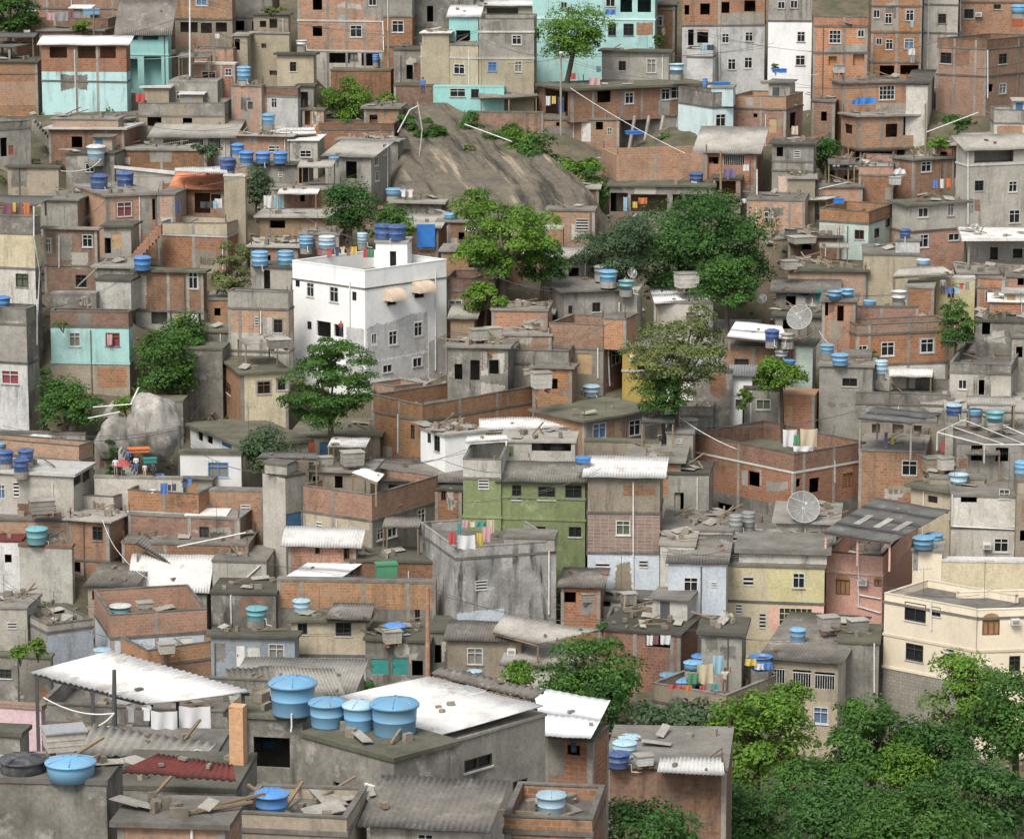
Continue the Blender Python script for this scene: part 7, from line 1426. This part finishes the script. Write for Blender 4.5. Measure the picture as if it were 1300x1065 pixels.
# umbrella
o_ = empty('parasol', at(154, 598, 231), 'red parasol among people on the steps below the boulder', 'parasol'); p_ = at(154, 590, 231); mb = MB(); mb.lathe([(.75, 0), (.5, .2), (.02, .42)], 8, p_); mb.build('canopy', 'cl_red', o_); mb = MB(); mb.tube([p_-Vector((0, 0, 1.7)), p_+Vector((0, 0, .4))], .025, 6); mb.build('pole', 'alu', o_)
PERSON(147, 604, 24, 230.5, 'person in a white shirt beside the red parasol', 'white', 'grey'); PERSON(173, 600, 22, 231, 'person in a white top and blue shorts below the boulder', 'white', 'blue', 'fwd'); PERSON(184, 606, 18, 231, 'child in white walking below the boulder', 'white', 'cream'); PERSON(195, 606, 19, 230.5, 'person in dark clothes at the edge of the steps', 'navy', 'black'); PERSON(163, 590, 20, 233, 'person in a blue shirt at the concrete steps', 'blue', 'navy')
PERSON(1197, 376, 24, 258.4, 'person standing in dark clothes on the yellow terrace', 'grey', 'navy'); PERSON(537, 122, 24, 309, 'person in blue at the top of the rock slope', 'blue', 'navy'); PERSON(920, 880, 34, 202, 'person in a pale top hanging washing on the terrace', 'cream', 'brown', 'up'); PERSON(433, 427, 20, 248.9, 'person in red on the balcony of the white cube', 'red', 'navy', 'fwd')
# ================================================================== POLES, CABLES, PLANKS
POLE(712, 68, 175, 303, 'concrete street lamp pole before the stilt house', lamp=True); POLE(241, -6, 130, 310, 'tall pale pole left of the brick balcony at the top', arm=False, mat='pvc', r=.09); POLE(119, 10, 75, 322, 'thin pole at the corner of the turquoise verandas', arm=False, mat='wood', r=.08); POLE(493, 40, 100, 322, 'grey pole beside the brick tower house at the top', arm=True)
POLE(228, 540, 610, 232, 'dark pole at the corner of the white hut', mat='steel', arm=False); POLE(915, 192, 262, 285, 'wooden pole before the fibre roof shack', mat='wood', arm=False); POLE(961, 215, 262, 284.5, 'white pipe post right of the fibre roof shack', mat='pvc', arm=False, r=.07); POLE(145, 850, 905, 114.5, 'black post piercing the broad white canopy', mat='steel', arm=False, r=.09)
POLE(543, 745, 870, 207, 'leaning brick coloured post beside the stained house', mat='bo', arm=False, r=.16); POLE(1077, 180, 240, 290, 'thin grey post on the rubble slope', mat='wood', arm=False, r=.07); POLE(1175, 132, 190, 294, 'timber post holding the white plank', mat='wood', arm=False, r=.09)
for pts, lab in [([(712, 74, 303), (620, 80, 315), (540, 58, 318)], 'dark cable from the lamp pole across the beige house'), ([(712, 74, 303), (790, 60, 318)], 'dark cable from the lamp pole to the turquoise block'), ([(160, 74, 318), (240, 69, 310)], 'pale cable between turquoise veranda and pale pole'), ([(75, 213, 290), (60, 188, 294)], 'short wire at the mossy stairs'),
    ([(60, 212, 290), (105, 216, 290), (128, 202, 291)], 'white hose sagging below the pale blue tank'), ([(724, 112, 303), (870, 195, 286)], 'long rope stretched down past the stilt house'), ([(1240, 88, 305), (1330, 70, 300)], 'wire running off the square brick house'), ([(985, 92, 299), (1040, 94, 300)], 'wire at the white house foot'),
    ([(480, 585, 222), (560, 583, 222), (640, 600, 221)], 'cable over the low fibre roof'), ([(935, 570, 228), (850, 520, 238), (820, 540, 236)], 'white pipes beside the dark mossy slab'), ([(1045, 592, 222), (1060, 540, 228)], 'slanting rod from dish to terrace'), ([(262, 500, 240), (228, 545, 232), (100, 560, 230)], 'electric cable over the street at left'),
    ([(130, 660, 224), (150, 700, 221), (190, 735, 219)], 'pale cable curving over the ragged awning'), ([(55, 885, 113), (145, 905, 113)], 'ochre rope tied to the black post'), ([(145, 905, 113), (100, 922, 112)], 'ochre rope running down from the black post'), ([(1040, 420, 248), (1060, 440, 245)], 'thin pipe near the satellite dish')]:
    LINE(pts, lab, r=.03 if 'hose' in lab or 'pipes' in lab or 'rope' in lab else .02, mat='pvc' if any(k in lab for k in ('pale', 'white', 'rope', 'thin pipe')) else 'dkf', sag=.25)
for pts, lab in [([(1176, 168, 293.5), (1242, 143, 297)], 'long white plank leaning across the rubble at upper right'), ([(118, 517, 236), (168, 513, 236.5)], 'white beam lying against the boulder'), ([(166, 513, 236.5), (176, 492, 238)], 'white beam rising beside the boulder'), ([(112, 531, 235), (152, 523, 236)], 'second white pole lying left of the boulder'), ([(225, 694, 221.8), (312, 676, 222.5)], 'white drain pipe across the long dark brick house'), ([(98, 364, 258), (136, 328, 264)], 'slanting grey beam before the mouldy brick house'), ([(1060, 612, 222.3), (1060, 585, 229.5)], 'thin rod behind the lower satellite dish'),
    ([(530, 130, 303), (536, 165, 298), (530, 220, 290), (515, 240, 286)], 'bamboo pole sagging down the rock face'), ([(505, 168, 297), (520, 140, 303), (532, 134, 303)], 'pale hose looping over the rock edge'), ([(590, 158, 297), (650, 180, 291)], 'white pipe running along the bushy rock rim'), ([(1040, 240, 284), (1075, 232, 287)], 'white lath on the rubble slope')]:
    LINE(pts, lab, 'plank', 'plank', .055, 'pvc' if 'white' in lab or 'pale' in lab else 'fl', .0, 'loose beams and pipes')
for lab, pts in [('over the turquoise verandas', [(50, 60, 318), (240, 20, 310)]), ('from the pale pole to the grey hut roof', [(241, 20, 310), (330, 60, 312)]), ('across the big brick house front', [(241, 0, 310), (493, 45, 321)]), ('from the brick tower to the beige house', [(493, 45, 321), (612, 40, 310)]), ('across the turquoise apartment block', [(612, 50, 310), (712, 72, 303)]), ('over the long stilt house roof', [(712, 76, 303), (900, 105, 296)]), ('before the stained white house', [(712, 70, 303), (980, 60, 312)]), ('across the slim white house', [(870, 40, 316), (1110, 70, 308)]), ('between the upper right brick houses', [(1100, 60, 308), (1200, 50, 306)]), ('over the blue tarpaulins', [(1000, 110, 298), (1190, 100, 302)]), ('above the balustraded house', [(140, 150, 300), (300, 165, 296)]), ('over the orange clay roof', [(100, 245, 272), (312, 225, 270)]), ('beside the cream house at left', [(50, 300, 252), (135, 255, 270)]), ('between the dark blue pair and the row of tanks', [(165, 225, 275), (360, 200, 286)]), ('over the turquoise cottage roof', [(45, 395, 244), (170, 345, 255)]), ('from the white cube to the brick houses behind', [(475, 310, 252), (345, 250, 276)]), ('from the white cube toward the big tree', [(567, 320, 255), (700, 370, 254)]), ('over the cluttered dark roof', [(565, 425, 247), (700, 400, 250)]), ('above the ragged brick terrace', [(650, 445, 245), (795, 400, 246)]), ('across the mint house', [(960, 300, 275), (1140, 255, 272)]), ('over the wide brick house terrace', [(1040, 375, 247), (1240, 355, 256)]), ('above the grey curved terrace', [(1180, 430, 246), (1300, 420, 245)]), ('over the large brick terrace house', [(880, 540, 236), (1100, 520, 231)]), ('across the dark veranda roof', [(1090, 520, 231), (1290, 540, 226)]), ('over the pale grey house tanks', [(0, 545, 230), (230, 545, 232)]), ('across the washing terrace of brick', [(230, 560, 231), (335, 600, 226)]), ('between the slim tower and the green house', [(388, 590, 225), (590, 575, 222)]), ('above the stained grey washing house', [(560, 640, 221), (760, 600, 219)]), ('before the tiled house', [(745, 690, 216), (930, 700, 213)]), ('over the yellowish house', [(840, 700, 213), (1050, 690, 213)]), ('along the pink house to the cream house', [(1050, 720, 212), (1240, 760, 203)]), ('over the brick yard wall', [(270, 700, 221), (555, 735, 214)]), ('over the tan cottage', [(265, 800, 208), (560, 790, 209)]), ('above the drab tan house', [(545, 750, 207), (770, 790, 207)]), ('over the brick house with washing', [(700, 770, 212), (895, 800, 205)]), ('across the barred balcony house', [(890, 805, 205), (1115, 800, 205)]), ('over the zigzag brick yard', [(60, 785, 209), (290, 830, 207)]), ('along the left mouldy terrace', [(0, 740, 212), (120, 770, 209)])]:
    LINE(pts, 'thin black cable '+lab, r=.016, mat='steel', sag=.5)
    LINE([(x+3, y-5, Y+.3) for x, y, Y in pts], 'second black cable above another '+lab, r=.014, mat='steel', sag=.9)
# ================================================================== VEGETATION
TREE(12, 14, 40, 32, 62, 'lf_mid', 'leafy tree filling the top left corner', Y=323, seed=1, leaf=.24)
TREE(728, 48, 46, 40, 105, 'lf_bright', 'bright leafy tree before the turquoise block', Y=312, seed=2, leaf=.22, xb=706, lobes=18, lob=.38, dens=.8)
TREE(442, 128, 34, 28, 165, 'lf_bright', 'bright spreading shrub tree below the big brick house', Y=309, seed=3, leaf=.18, ryd=30)
BUSH(490, 128, 16, 12, 'lf_bright', 'small bright bush beside the dark stone wall', Y=311, seed=4)
BUSH(517, 148, 14, 16, 'lf_mid', 'climbing greenery at the left rim of the rock', Y=302, seed=5); BUSH(546, 150, 20, 7, 'lf_mid', 'low creepers hanging over the left of the rock', Y=300, seed=6)
BUSH(644, 164, 30, 12, 'lf_mid', 'creeper patch on the rock rim below the turquoise basement', Y=299.5, seed=7); BUSH(682, 188, 40, 22, 'lf_mid', 'creeper patch on the middle of the rock rim', Y=294, seed=8, leaf=.19); BUSH(735, 208, 32, 26, 'lf_bright', 'bushy clump at the right end of the rock rim', Y=290, seed=9, leaf=.19); BUSH(755, 238, 20, 12, 'lf_mid', 'small creeper at the foot of the unfinished terrace', Y=286, seed=10); BUSH(596, 185, 10, 8, 'lf_olive', 'tiny tuft on the rock face', Y=295, seed=11)
BUSH(858, 88, 10, 14, 'lf_bright', 'weeds beside the turquoise block and the white tub', Y=318, seed=12); BUSH(835, 50, 8, 8, 'lf_mid', 'tuft in the gap beside the turquoise block', Y=321, seed=13)
BUSH(1215, 155, 20, 12, 'lf_mid', 'weeds on the rubble below the square brick house', Y=298, seed=14); BUSH(1190, 180, 14, 10, 'lf_bright', 'bright weed patch left of the gallery house', Y=293, seed=15); BUSH(1050, 185, 16, 10, 'lf_dark', 'dark weeds between the brick houses at upper right', Y=298, seed=16)
TREE(326, 235, 18, 34, 300, 'lf_grey', 'grey green tree behind the blue tank row', Y=279, seed=17, leaf=.2, lob=.42); BUSH(262, 190, 22, 12, 'lf_grey', 'grey green shrub left of the upper blue tank', Y=291, seed=18)
TREE(446, 265, 34, 40, 322, 'lf_dark', 'round dark green tree behind the white cube', Y=271, seed=19, leaf=.2, lob=.4); TREE(500, 278, 26, 20, 315, 'lf_mid', 'small green tree between round tree and blue panel', Y=270, seed=20, leaf=.2); TREE(518, 292, 12, 14, 325, 'lf_bright', 'yellowish sapling beside the white cube tanks', Y=266, seed=21, leaf=.18, lobes=8)
TREE(292, 342, 30, 40, 425, 'lf_olive', 'thin olive tree left of the white cube', Y=258, seed=22, leaf=.17, lobes=26, lob=.24, dens=.55, xb=280)
TREE(640, 302, 78, 58, 425, 'lf_bright', 'big spreading tree with visible limbs right of the white cube', Y=257, seed=23, leaf=.22, lobes=24, lob=.24, dens=.75, xb=625, trunk=.3); TREE(618, 380, 30, 24, 430, 'lf_bright', 'lower drooping branch tree at the foot of the big spreading tree', Y=254, seed=24, leaf=.2, lobes=10); TREE(598, 262, 28, 22, 330, 'lf_bright', 'light green sapling against the rock', Y=270, seed=25, leaf=.2, lobes=10, lob=.35)
TREE(690, 335, 34, 28, 400, 'lf_mid', 'shaded small tree at the right of the big spreading tree', Y=258.5, seed=26, leaf=.2, lob=.36)
TREE(893, 320, 94, 76, 420, 'lf_dark', 'huge dark mango tree below the garage', Y=266, seed=27, leaf=.24, lobes=30, lob=.32, trunk=.35); TREE(785, 322, 58, 44, 390, 'lf_grey', 'grey green feathery tree left of the huge dark mango', Y=262, seed=28, leaf=.17, lob=.34); TREE(922, 365, 38, 42, 430, 'lf_mid', 'fresher green tree in front of the huge dark mango', Y=256.5, seed=29, leaf=.2, lob=.36)
TREE(860, 450, 74, 66, 572, 'lf_olive', 'tall olive yellow tree standing before the white cottage', Y=236, seed=30, leaf=.17, lobes=34, lob=.23, dens=.6, xb=846, trunk=.24); TREE(840, 503, 36, 28, 572, 'lf_mid', 'greener lower boughs tree beside the dark mossy slab', Y=235, seed=31, leaf=.17, lobes=14, xb=848, dens=.6)
TREE(418, 492, 62, 68, 585, 'lf_mid', 'layered umbrella tree in front of the white cube', Y=235, seed=32, leaf=.17, lobes=48, lob=.23, dens=.9, flat=.55, xb=428, trunk=.16)
TREE(992, 478, 36, 24, 530, 'lf_bright', 'bright round treetop below the mint and brick room', Y=240.5, seed=33, lobes=14, leaf=.2, lob=.45); TREE(944, 507, 10, 16, 545, 'lf_bright', 'slim bright sapling at the corner of the white cottage', Y=242.5, seed=34, lobes=8, lob=.45)
TREE(1214, 412, 24, 34, 475, 'lf_mid', 'slender bushy tree right of the wide brick house', Y=247.5, seed=35, leaf=.18, lob=.36); BUSH(1110, 452, 8, 10, 'lf_mid', 'pot plant bush on the wide brick house ledge', Y=245.8, seed=36)
TREE(212, 458, 46, 52, 520, 'lf_mid', 'tangled tree of vines right of the turquoise house', Y=247, seed=37, leaf=.2, lob=.36); BUSH(250, 440, 22, 22, 'lf_mid', 'vines spilling below the propped brick house', Y=250, seed=38); BUSH(95, 520, 58, 20, 'lf_mid', 'weedy bank below the turquoise house', Y=241.5, seed=39, lobes=22); BUSH(160, 512, 18, 10, 'lf_bright', 'bright weed tuft on top of the boulder', Y=238, seed=40); BUSH(140, 560, 10, 18, 'lf_mid', 'weeds left of the boulder', Y=236.5, seed=41); BUSH(52, 505, 12, 26, 'lf_dark', 'dark creeper beside the stained left house', Y=243, seed=42)
TREE(338, 575, 32, 34, 632, 'lf_grey', 'dark round tree beside the slim grey tower', Y=232, seed=43, leaf=.18, lob=.4)
BUSH(450, 860, 42, 16, 'lf_dark', 'dark hedge below the tan cottage', Y=206, seed=44, lobes=20, leaf=.16)
TREE(752, 864, 72, 50, 950, 'lf_mid', 'dense leafy tree below the brick house with washing', Y=201, seed=45, leaf=.2, lobes=26, lob=.34); TREE(656, 858, 24, 22, 905, 'lf_bright', 'small leafy tree behind the fibre roof strip', Y=203, seed=46, leaf=.2, lob=.4); TREE(765, 905, 32, 42, 975, 'lf_dark', 'dark tree in the gap beside the glaring white roof', Y=196, seed=47, leaf=.2)
TREE(866, 932, 66, 40, 990, 'lf_grey', 'silvery leaved shrub tree below the washing terrace', Y=193, seed=48, leaf=.24, lob=.36)
TREE(962, 942, 74, 66, 1040, 'lf_bright', 'bright mango tree at bottom right of the washing terrace', Y=187, seed=49, leaf=.23, lobes=26, lob=.32); TREE(1000, 888, 28, 26, 960, 'lf_bright', 'upper mango crown beside the barred balcony house', Y=195, seed=50, leaf=.22, lob=.42)
TREE(1110, 950, 66, 58, 1040, 'lf_mid', 'deep green mango below the narrow grey wing', Y=186, seed=51, leaf=.23, lobes=24, lob=.34); TREE(1080, 905, 20, 22, 960, 'lf_mid', 'little treetop by the barred balcony', Y=196, seed=52, leaf=.2, lob=.45)
TREE(1228, 884, 54, 66, 1000, 'lf_bright', 'tall bright mango in front of the big cream house', Y=192, seed=53, leaf=.22, lobes=22, lob=.36); TREE(1290, 918, 66, 60, 1020, 'lf_mid', 'full green mango at the bottom right corner', Y=188, seed=54, leaf=.23, lobes=26, lob=.34); TREE(1190, 960, 56, 50, 1040, 'lf_dark', 'dark mango between the bright ones at bottom right', Y=187, seed=55, leaf=.22, lob=.36)
TREE(1030, 1000, 60, 34, 1070, 'lf_mid', 'low mid green treetop at the bottom edge', Y=181, seed=56, leaf=.24, lob=.36); TREE(1240, 1025, 90, 46, 1090, 'lf_dark', 'wide treetop at the very bottom right', Y=178, seed=57, leaf=.25, lobes=24); TREE(850, 1030, 80, 36, 1090, 'lf_dark', 'broad treetop at the very bottom centre', Y=176, seed=58, leaf=.25, lobes=24); TREE(1080, 1040, 90, 40, 1100, 'lf_dark', 'dark treetop at the very bottom', Y=172, seed=59, leaf=.25)
BUSH(25, 826, 12, 12, 'lf_bright', 'left potted shrub on the mouldy terrace', Y=204, seed=60); BUSH(48, 821, 13, 13, 'lf_bright', 'right potted fern on the mouldy terrace', Y=204, seed=61); BUSH(105, 35, 14, 8, 'lf_bright', 'weeds on the top left brick terrace', Y=322.5, seed=62); BUSH(345, 12, 20, 5, 'lf_olive', 'dry weeds on the squat tan hut roof', Y=318, seed=63); BUSH(80, 412, 14, 4, 'lf_bright', 'moss clump along the turquoise house ledge', Y=246.8, seed=64, leaf=.12, lobes=6)
BUSH(440, 152, 14, 8, 'lf_mid', 'weeds on the stepped brick walls', Y=302.5, seed=65); BUSH(765, 793, 8, 5, 'lf_mid', 'weed tuft on the junk covered roof', Y=208.5, seed=66); BUSH(985, 85, 6, 6, 'lf_olive', 'dry tuft by the tall slim white house', Y=312, seed=67)
BUSH(596, 146, 18, 5, 'lf_mid', 'creepers before the turquoise basement', Y=303, seed=70)
BUSH(660, 172, 26, 12, 'lf_bright', 'bright creeper tuft on the rock rim', Y=296.5, seed=71)
BUSH(708, 200, 26, 16, 'lf_mid', 'dense creeper near the end of the rock rim', Y=291.5, seed=72)
TREE(1150, 975, 40, 34, 1040, 'lf_bright', 'bright shoots treetop between the dark mangoes', Y=184, seed=73, leaf=.22, lob=.4)
TREE(700, 898, 30, 26, 960, 'lf_mid', 'leafy treetop peeping over the glaring white roof', Y=199, seed=77, leaf=.2, lob=.45)
TREE(235, 425, 26, 26, 500, 'lf_mid', 'viny tree against the propped brick house', Y=251, seed=78, leaf=.19, lob=.42)
TREE(80, 505, 34, 22, 560, 'lf_mid', 'scrubby tree below the turquoise house', Y=243, seed=79, leaf=.18, lob=.42)
TREE(1048, 190, 18, 16, 225, 'lf_dark', 'dark scrub tree on the rubble slope', Y=297, seed=80, leaf=.18, lob=.45)
TREE(800, 1075, 90, 50, 1200, 'lf_dark', 'dark treetop at the very bottom below the three tanks', Y=128, seed=85, leaf=.18, lobes=28, lob=.34)
TREE(930, 1040, 80, 50, 1120, 'lf_dark', 'shaded treetop at the very bottom right of the white deck', Y=160, seed=86, leaf=.2, lobes=26, lob=.34)
TREE(1160, 1050, 90, 46, 1120, 'lf_mid', 'round treetop at the very bottom under the dark mango', Y=165, seed=87, leaf=.2, lobes=26, lob=.34)
BUSH(752, 224, 22, 16, 'lf_mid', 'creeper mass where the rock meets the unfinished terrace', Y=287.5, seed=90)
BUSH(718, 214, 22, 14, 'lf_bright', 'bright creeper mass lower on the rock rim', Y=289, seed=91)
BUSH(668, 186, 24, 12, 'lf_mid', 'creeper mass midway on the rock rim', Y=294.5, seed=92)
BUSH(520, 250, 16, 8, 'lf_mid', 'weeds at the lower left foot of the rock', Y=284, seed=93)
BUSH(600, 205, 60, 8, 'lf_olive', 'dry grass streak across the rock', Y=293, seed=68, dens=.25, lobes=14)
# ================================================================== GROUND
def terrain():
    nx, ny = 230, 190; X0, X1, Y0, Y1 = -160, 160, 20, 700
    xs = np.linspace(X0, X1, nx); ys = np.concatenate([np.linspace(Y0, 150, 30), np.linspace(151, 380, 240), np.linspace(385, Y1, 35)]); ny = len(ys)
    v = []; f = []
    rng = np.random.default_rng(3)
    from mathutils import noise as mn
    gx, gy = np.meshgrid(xs, ys); zz = land(gx.ravel(), gy.ravel()).reshape(gx.shape)
    # the hillside dips under the bare rock
    dp = gy*cP-zz*sP; px = 650+F*gx/dp; py = 532.5-F*(gy*sP+zz*cP)/dp
    xl_ = np.interp(py, [122, 150, 196, 262, 300], [520, 500, 486, 484, 530]); xr_ = np.interp(py, [122, 142, 172, 205, 238, 262, 300], [545, 585, 650, 710, 760, 780, 775])
    zz = np.where((py > 126) & (py < 285) & (px > xl_+6) & (px < xr_-8), zz-3.0, zz)
    for jj, y in enumerate(ys):
        for ii, x in enumerate(xs):
            z = zz[jj, ii]-.1+.3*mn.noise(Vector((x*.08, y*.08, 0)))+.25*mn.noise(Vector((x*.3, y*.3, 5)))
            v.append((x, y, z))
    for j in range(ny-1):
        for i in range(nx-1): a = j*nx+i; f.append((a, a+1, a+nx+1, a+nx))
    me = bpy.data.meshes.new('hillside'); me.from_pydata(v, [], f); me.polygons.foreach_set('use_smooth', [True]*len(f)); me.materials.append(M['earth'])
    o = bpy.data.objects.new('hillside', me); put(o); o['kind'] = 'structure'
terrain()
# bare granite slope: a bulging sheet that dips into the hillside at its rim
def rock_mat():
    m, nt, b = _mat('granite'); geo = N(nt, 'ShaderNodeNewGeometry'); pos = geo.outputs['Position']
    vr = N(nt, 'ShaderNodeVectorRotate'); vr.rotation_type = 'Z_AXIS'; vr.inputs['Angle'].default_value = R(-14); nt.links.new(pos, vr.inputs['Vector']); skew = vr.outputs['Vector']
    c = mix(nt, ramp(nt, noise(nt, pos, .5, 6, .7), .35, .65), (.2, .17, .125), (.125, .112, .09))
    c = mix(nt, ramp(nt, noise(nt, skew, 1.0, 5, .7, (.7, .06, .2)), .5, .62), c, (.055, .05, .042))
    c = mix(nt, ramp(nt, noise(nt, skew, .8, 4, .6, (.7, .05, .2)), .58, .66), c, (.4, .33, .235))
    c = mix(nt, ramp(nt, noise(nt, pos, .7, 7, .75), .58, .7), c, (.07, .075, .045))
    g = noise(nt, pos, 2.5, 5, .7); c = hsv(nt, c, ramp(nt, g, .3, .7, .75, 1.2)); nt.links.new(c, b.inputs['Base Color'])
    bp = N(nt, 'ShaderNodeBump'); bp.inputs['Strength'].default_value = .7; bp.inputs['Distance'].default_value = .25; nt.links.new(g, bp.inputs['Height']); nt.links.new(bp.outputs['Normal'], b.inputs['Normal'])
    return m
def rock_slope():
    rim = [(488, 262, 281), (492, 196, 291), (508, 150, 300), (530, 128, 305), (580, 142, 303), (640, 172, 297), (700, 205, 291), (750, 238, 285), (768, 262, 281), (760, 296, 275), (640, 300, 274.5), (540, 290, 276)]
    from mathutils import noise as mn
    nx, ny = 70, 60; v = []; f = []
    for j in range(ny):
        t = j/(ny-1); y = 300+(122-300)*t
        for i in range(nx):
            s = i/(nx-1)
            # left and right pixel limits of the rock at this row
            xl = np.interp(y, [122, 150, 196, 262, 300], [520, 500, 486, 484, 530]); xr = np.interp(y, [122, 142, 172, 205, 238, 262, 300], [545, 585, 650, 710, 760, 780, 775])
            x = xl+(xr-xl)*s; Y = row_Y(y)+1.5
            e = min(s*9, (1-s)*9, t*6, (1-t)*12); b = min(1, max(0, e)); b = b*b*(3-2*b)
            p = at(x, y, Y); n1 = mn.noise(Vector((p.x*.12, p.y*.1, 1)))*1.6+mn.noise(Vector((p.x*.4, p.y*.3, 7)))*.5+mn.noise(Vector((p.x*1.4, p.y*.5, 3)))*.12
            q = Vector((p.x, p.y, p.z)); q.z += b*(1.2-.5*t)+n1*.3*b-(1-b)*1.6-.3*t
            v.append(q)
    for j in range(ny-1):
        for i in range(nx-1): a = j*nx+i; f.append((a, a+1, a+nx+1, a+nx))
    me = bpy.data.meshes.new('rock_slope'); me.from_pydata([tuple(p) for p in v], [], f); me.polygons.foreach_set('use_smooth', [True]*len(f)); me.materials.append(rock_mat())
    o = bpy.data.objects.new('rock_slope', me); put(o); o['kind'] = 'structure'
rock_slope()
def boulder(x, y, rx, ry, Y, label, seed, lean=0):
    from mathutils import noise as mn
    c = at(x, y, Y); s = depth(c)/F; mb = MB(); nu, nv = 40, 26; base = []
    for j in range(nv+1):
        th = math.pi*j/nv
        for i in range(nu):
            ph = 2*math.pi*i/nu; d = Vector((math.sin(th)*math.cos(ph), math.sin(th)*math.sin(ph), math.cos(th)))
            k = 1+.16*mn.noise(d*1.6+Vector((seed, 0, 0)))+.06*mn.noise(d*4+Vector((seed, 3, 0)))
            k *= 1+.09*abs(mn.noise(d*2.3+Vector((seed, 8, 2))))-.05*(math.sin(d.x*9+d.z*2+seed) > .93)
            mb.v.append((c.x+d.x*rx*s*k+lean*d.z*rx*s*.3, c.y+d.y*rx*s*.8*k, c.z+d.z*ry*s*k))
    for j in range(nv):
        for i in range(nu): mb.f.append((j*nu+i, j*nu+(i+1) % nu, (j+1)*nu+(i+1) % nu, (j+1)*nu+i)); mb.uv += [(0, 0)]*4
    mb.smooth = True; return tag(mb.build('boulder', 'boul', None, c), label, 'boulder')
boulder(196, 541, 34, 43, 237, 'broad split pale boulder above the steps at left', 2, -.35); boulder(150, 556, 27, 30, 238, 'darker boulder leaning left of the broad split boulder', 9, .5)
# rubble between the houses
def rubble():
    rng = random.Random(5); rg = np.random.default_rng(4); n = 9000; xs = rg.uniform(-20, 1320, n); ys = rg.uniform(60, 960, n)
    P_ = [at(x, y, row_Y(y)) for x, y in zip(xs, ys)]; zs = land([p.x for p in P_], [p.y for p in P_])
    for mi, mat in enumerate(('rub', 'fl', 'bd')):
        mb = MB()
        for p, z in list(zip(P_, zs))[mi::3]:
            s = rng.choice([.15, .2, .3, .5]); e1 = Vector((rng.gauss(0, 1), rng.gauss(0, 1), rng.gauss(0, .35))).normalized(); e2 = e1.cross(Vector((rng.gauss(0, .4), rng.gauss(0, .4), 1))).normalized(); e3 = e1.cross(e2)
            mb.obox((p.x, p.y, z-.05), e1*s*rng.uniform(.8, 2.6), e2*s*rng.uniform(.5, 1.2), e3*s*rng.uniform(.15, .7))
        o = mb.build('rubble', mat); o['kind'] = 'stuff'
    # weeds
    rg = np.random.default_rng(8); n = 420; ys = rg.uniform(100, 1000, n); xs = rg.uniform(-20, 1320, n); cen = []
    for x, y in zip(xs, ys):
        p = at(x, y, row_Y(y)); cen.append((p.x, p.y, land1(p.x, p.y)))
    cen = np.array(cen); me = leaf_mesh('weeds', 'lf_mid', cen, rg.uniform(.3, .9, n), np.zeros((n, 3))+[0, 0, 1], 16000, .16, rg, .7)
    o = bpy.data.objects.new('weeds', me); put(o); o['kind'] = 'stuff'
rubble()
# ================================================================== CAMERA, LIGHT, SKY
S = bpy.context.scene
cd = bpy.data.cameras.new('camera'); cam = bpy.data.objects.new('camera', cd); put(cam); S.camera = cam
cam.location = (0, 0, 0); cam.rotation_euler = (math.pi/2-P, 0, 0)
cd.sensor_width = 36; cd.lens = 36*F/1300; cd.clip_start = 1; cd.clip_end = 3000
W = bpy.data.worlds.new('World'); S.world = W; W.use_nodes = True; nt = W.node_tree
SUN_EL, SUN_AZ = 52, 205     # azimuth clockwise from +Y: the sun stands behind the camera, a little to the left
sky = nt.nodes.new('ShaderNodeTexSky'); sky.sky_type = 'NISHITA'; sky.sun_disc = False; sky.sun_elevation = R(SUN_EL); sky.sun_rotation = R(SUN_AZ); sky.air_density = 1; sky.dust_density = 3; sky.ozone_density = 1
hs = nt.nodes.new('ShaderNodeHueSaturation'); hs.inputs['Saturation'].default_value = .3
nt.links.new(sky.outputs[0], hs.inputs['Color']); nt.links.new(hs.outputs[0], nt.nodes['Background'].inputs['Color']); nt.nodes['Background'].inputs['Strength'].default_value = .1
ld = bpy.data.lights.new('sun', 'SUN'); ld.energy = 1.5; ld.angle = R(22); ld.color = (1, .95, .88); so = bpy.data.objects.new('sun', ld); put(so)
sd = Vector((math.sin(R(SUN_AZ))*math.cos(R(SUN_EL)), math.cos(R(SUN_AZ))*math.cos(R(SUN_EL)), math.sin(R(SUN_EL))))
so.rotation_euler = sd.to_track_quat('Z', 'Y').to_euler(); so.location = sd*300
S.view_settings.view_transform = 'Standard'; S.view_settings.look = 'None'; S.view_settings.gamma = 1; S.view_settings.exposure = .84
S.cycles.filter_width = 1.5; S.cycles.max_bounces = 5; S.cycles.diffuse_bounces = 2; S.cycles.transmission_bounces = 3; S.cycles.use_denoising = True
S.cycles.caustics_reflective = False; S.cycles.caustics_refractive = False
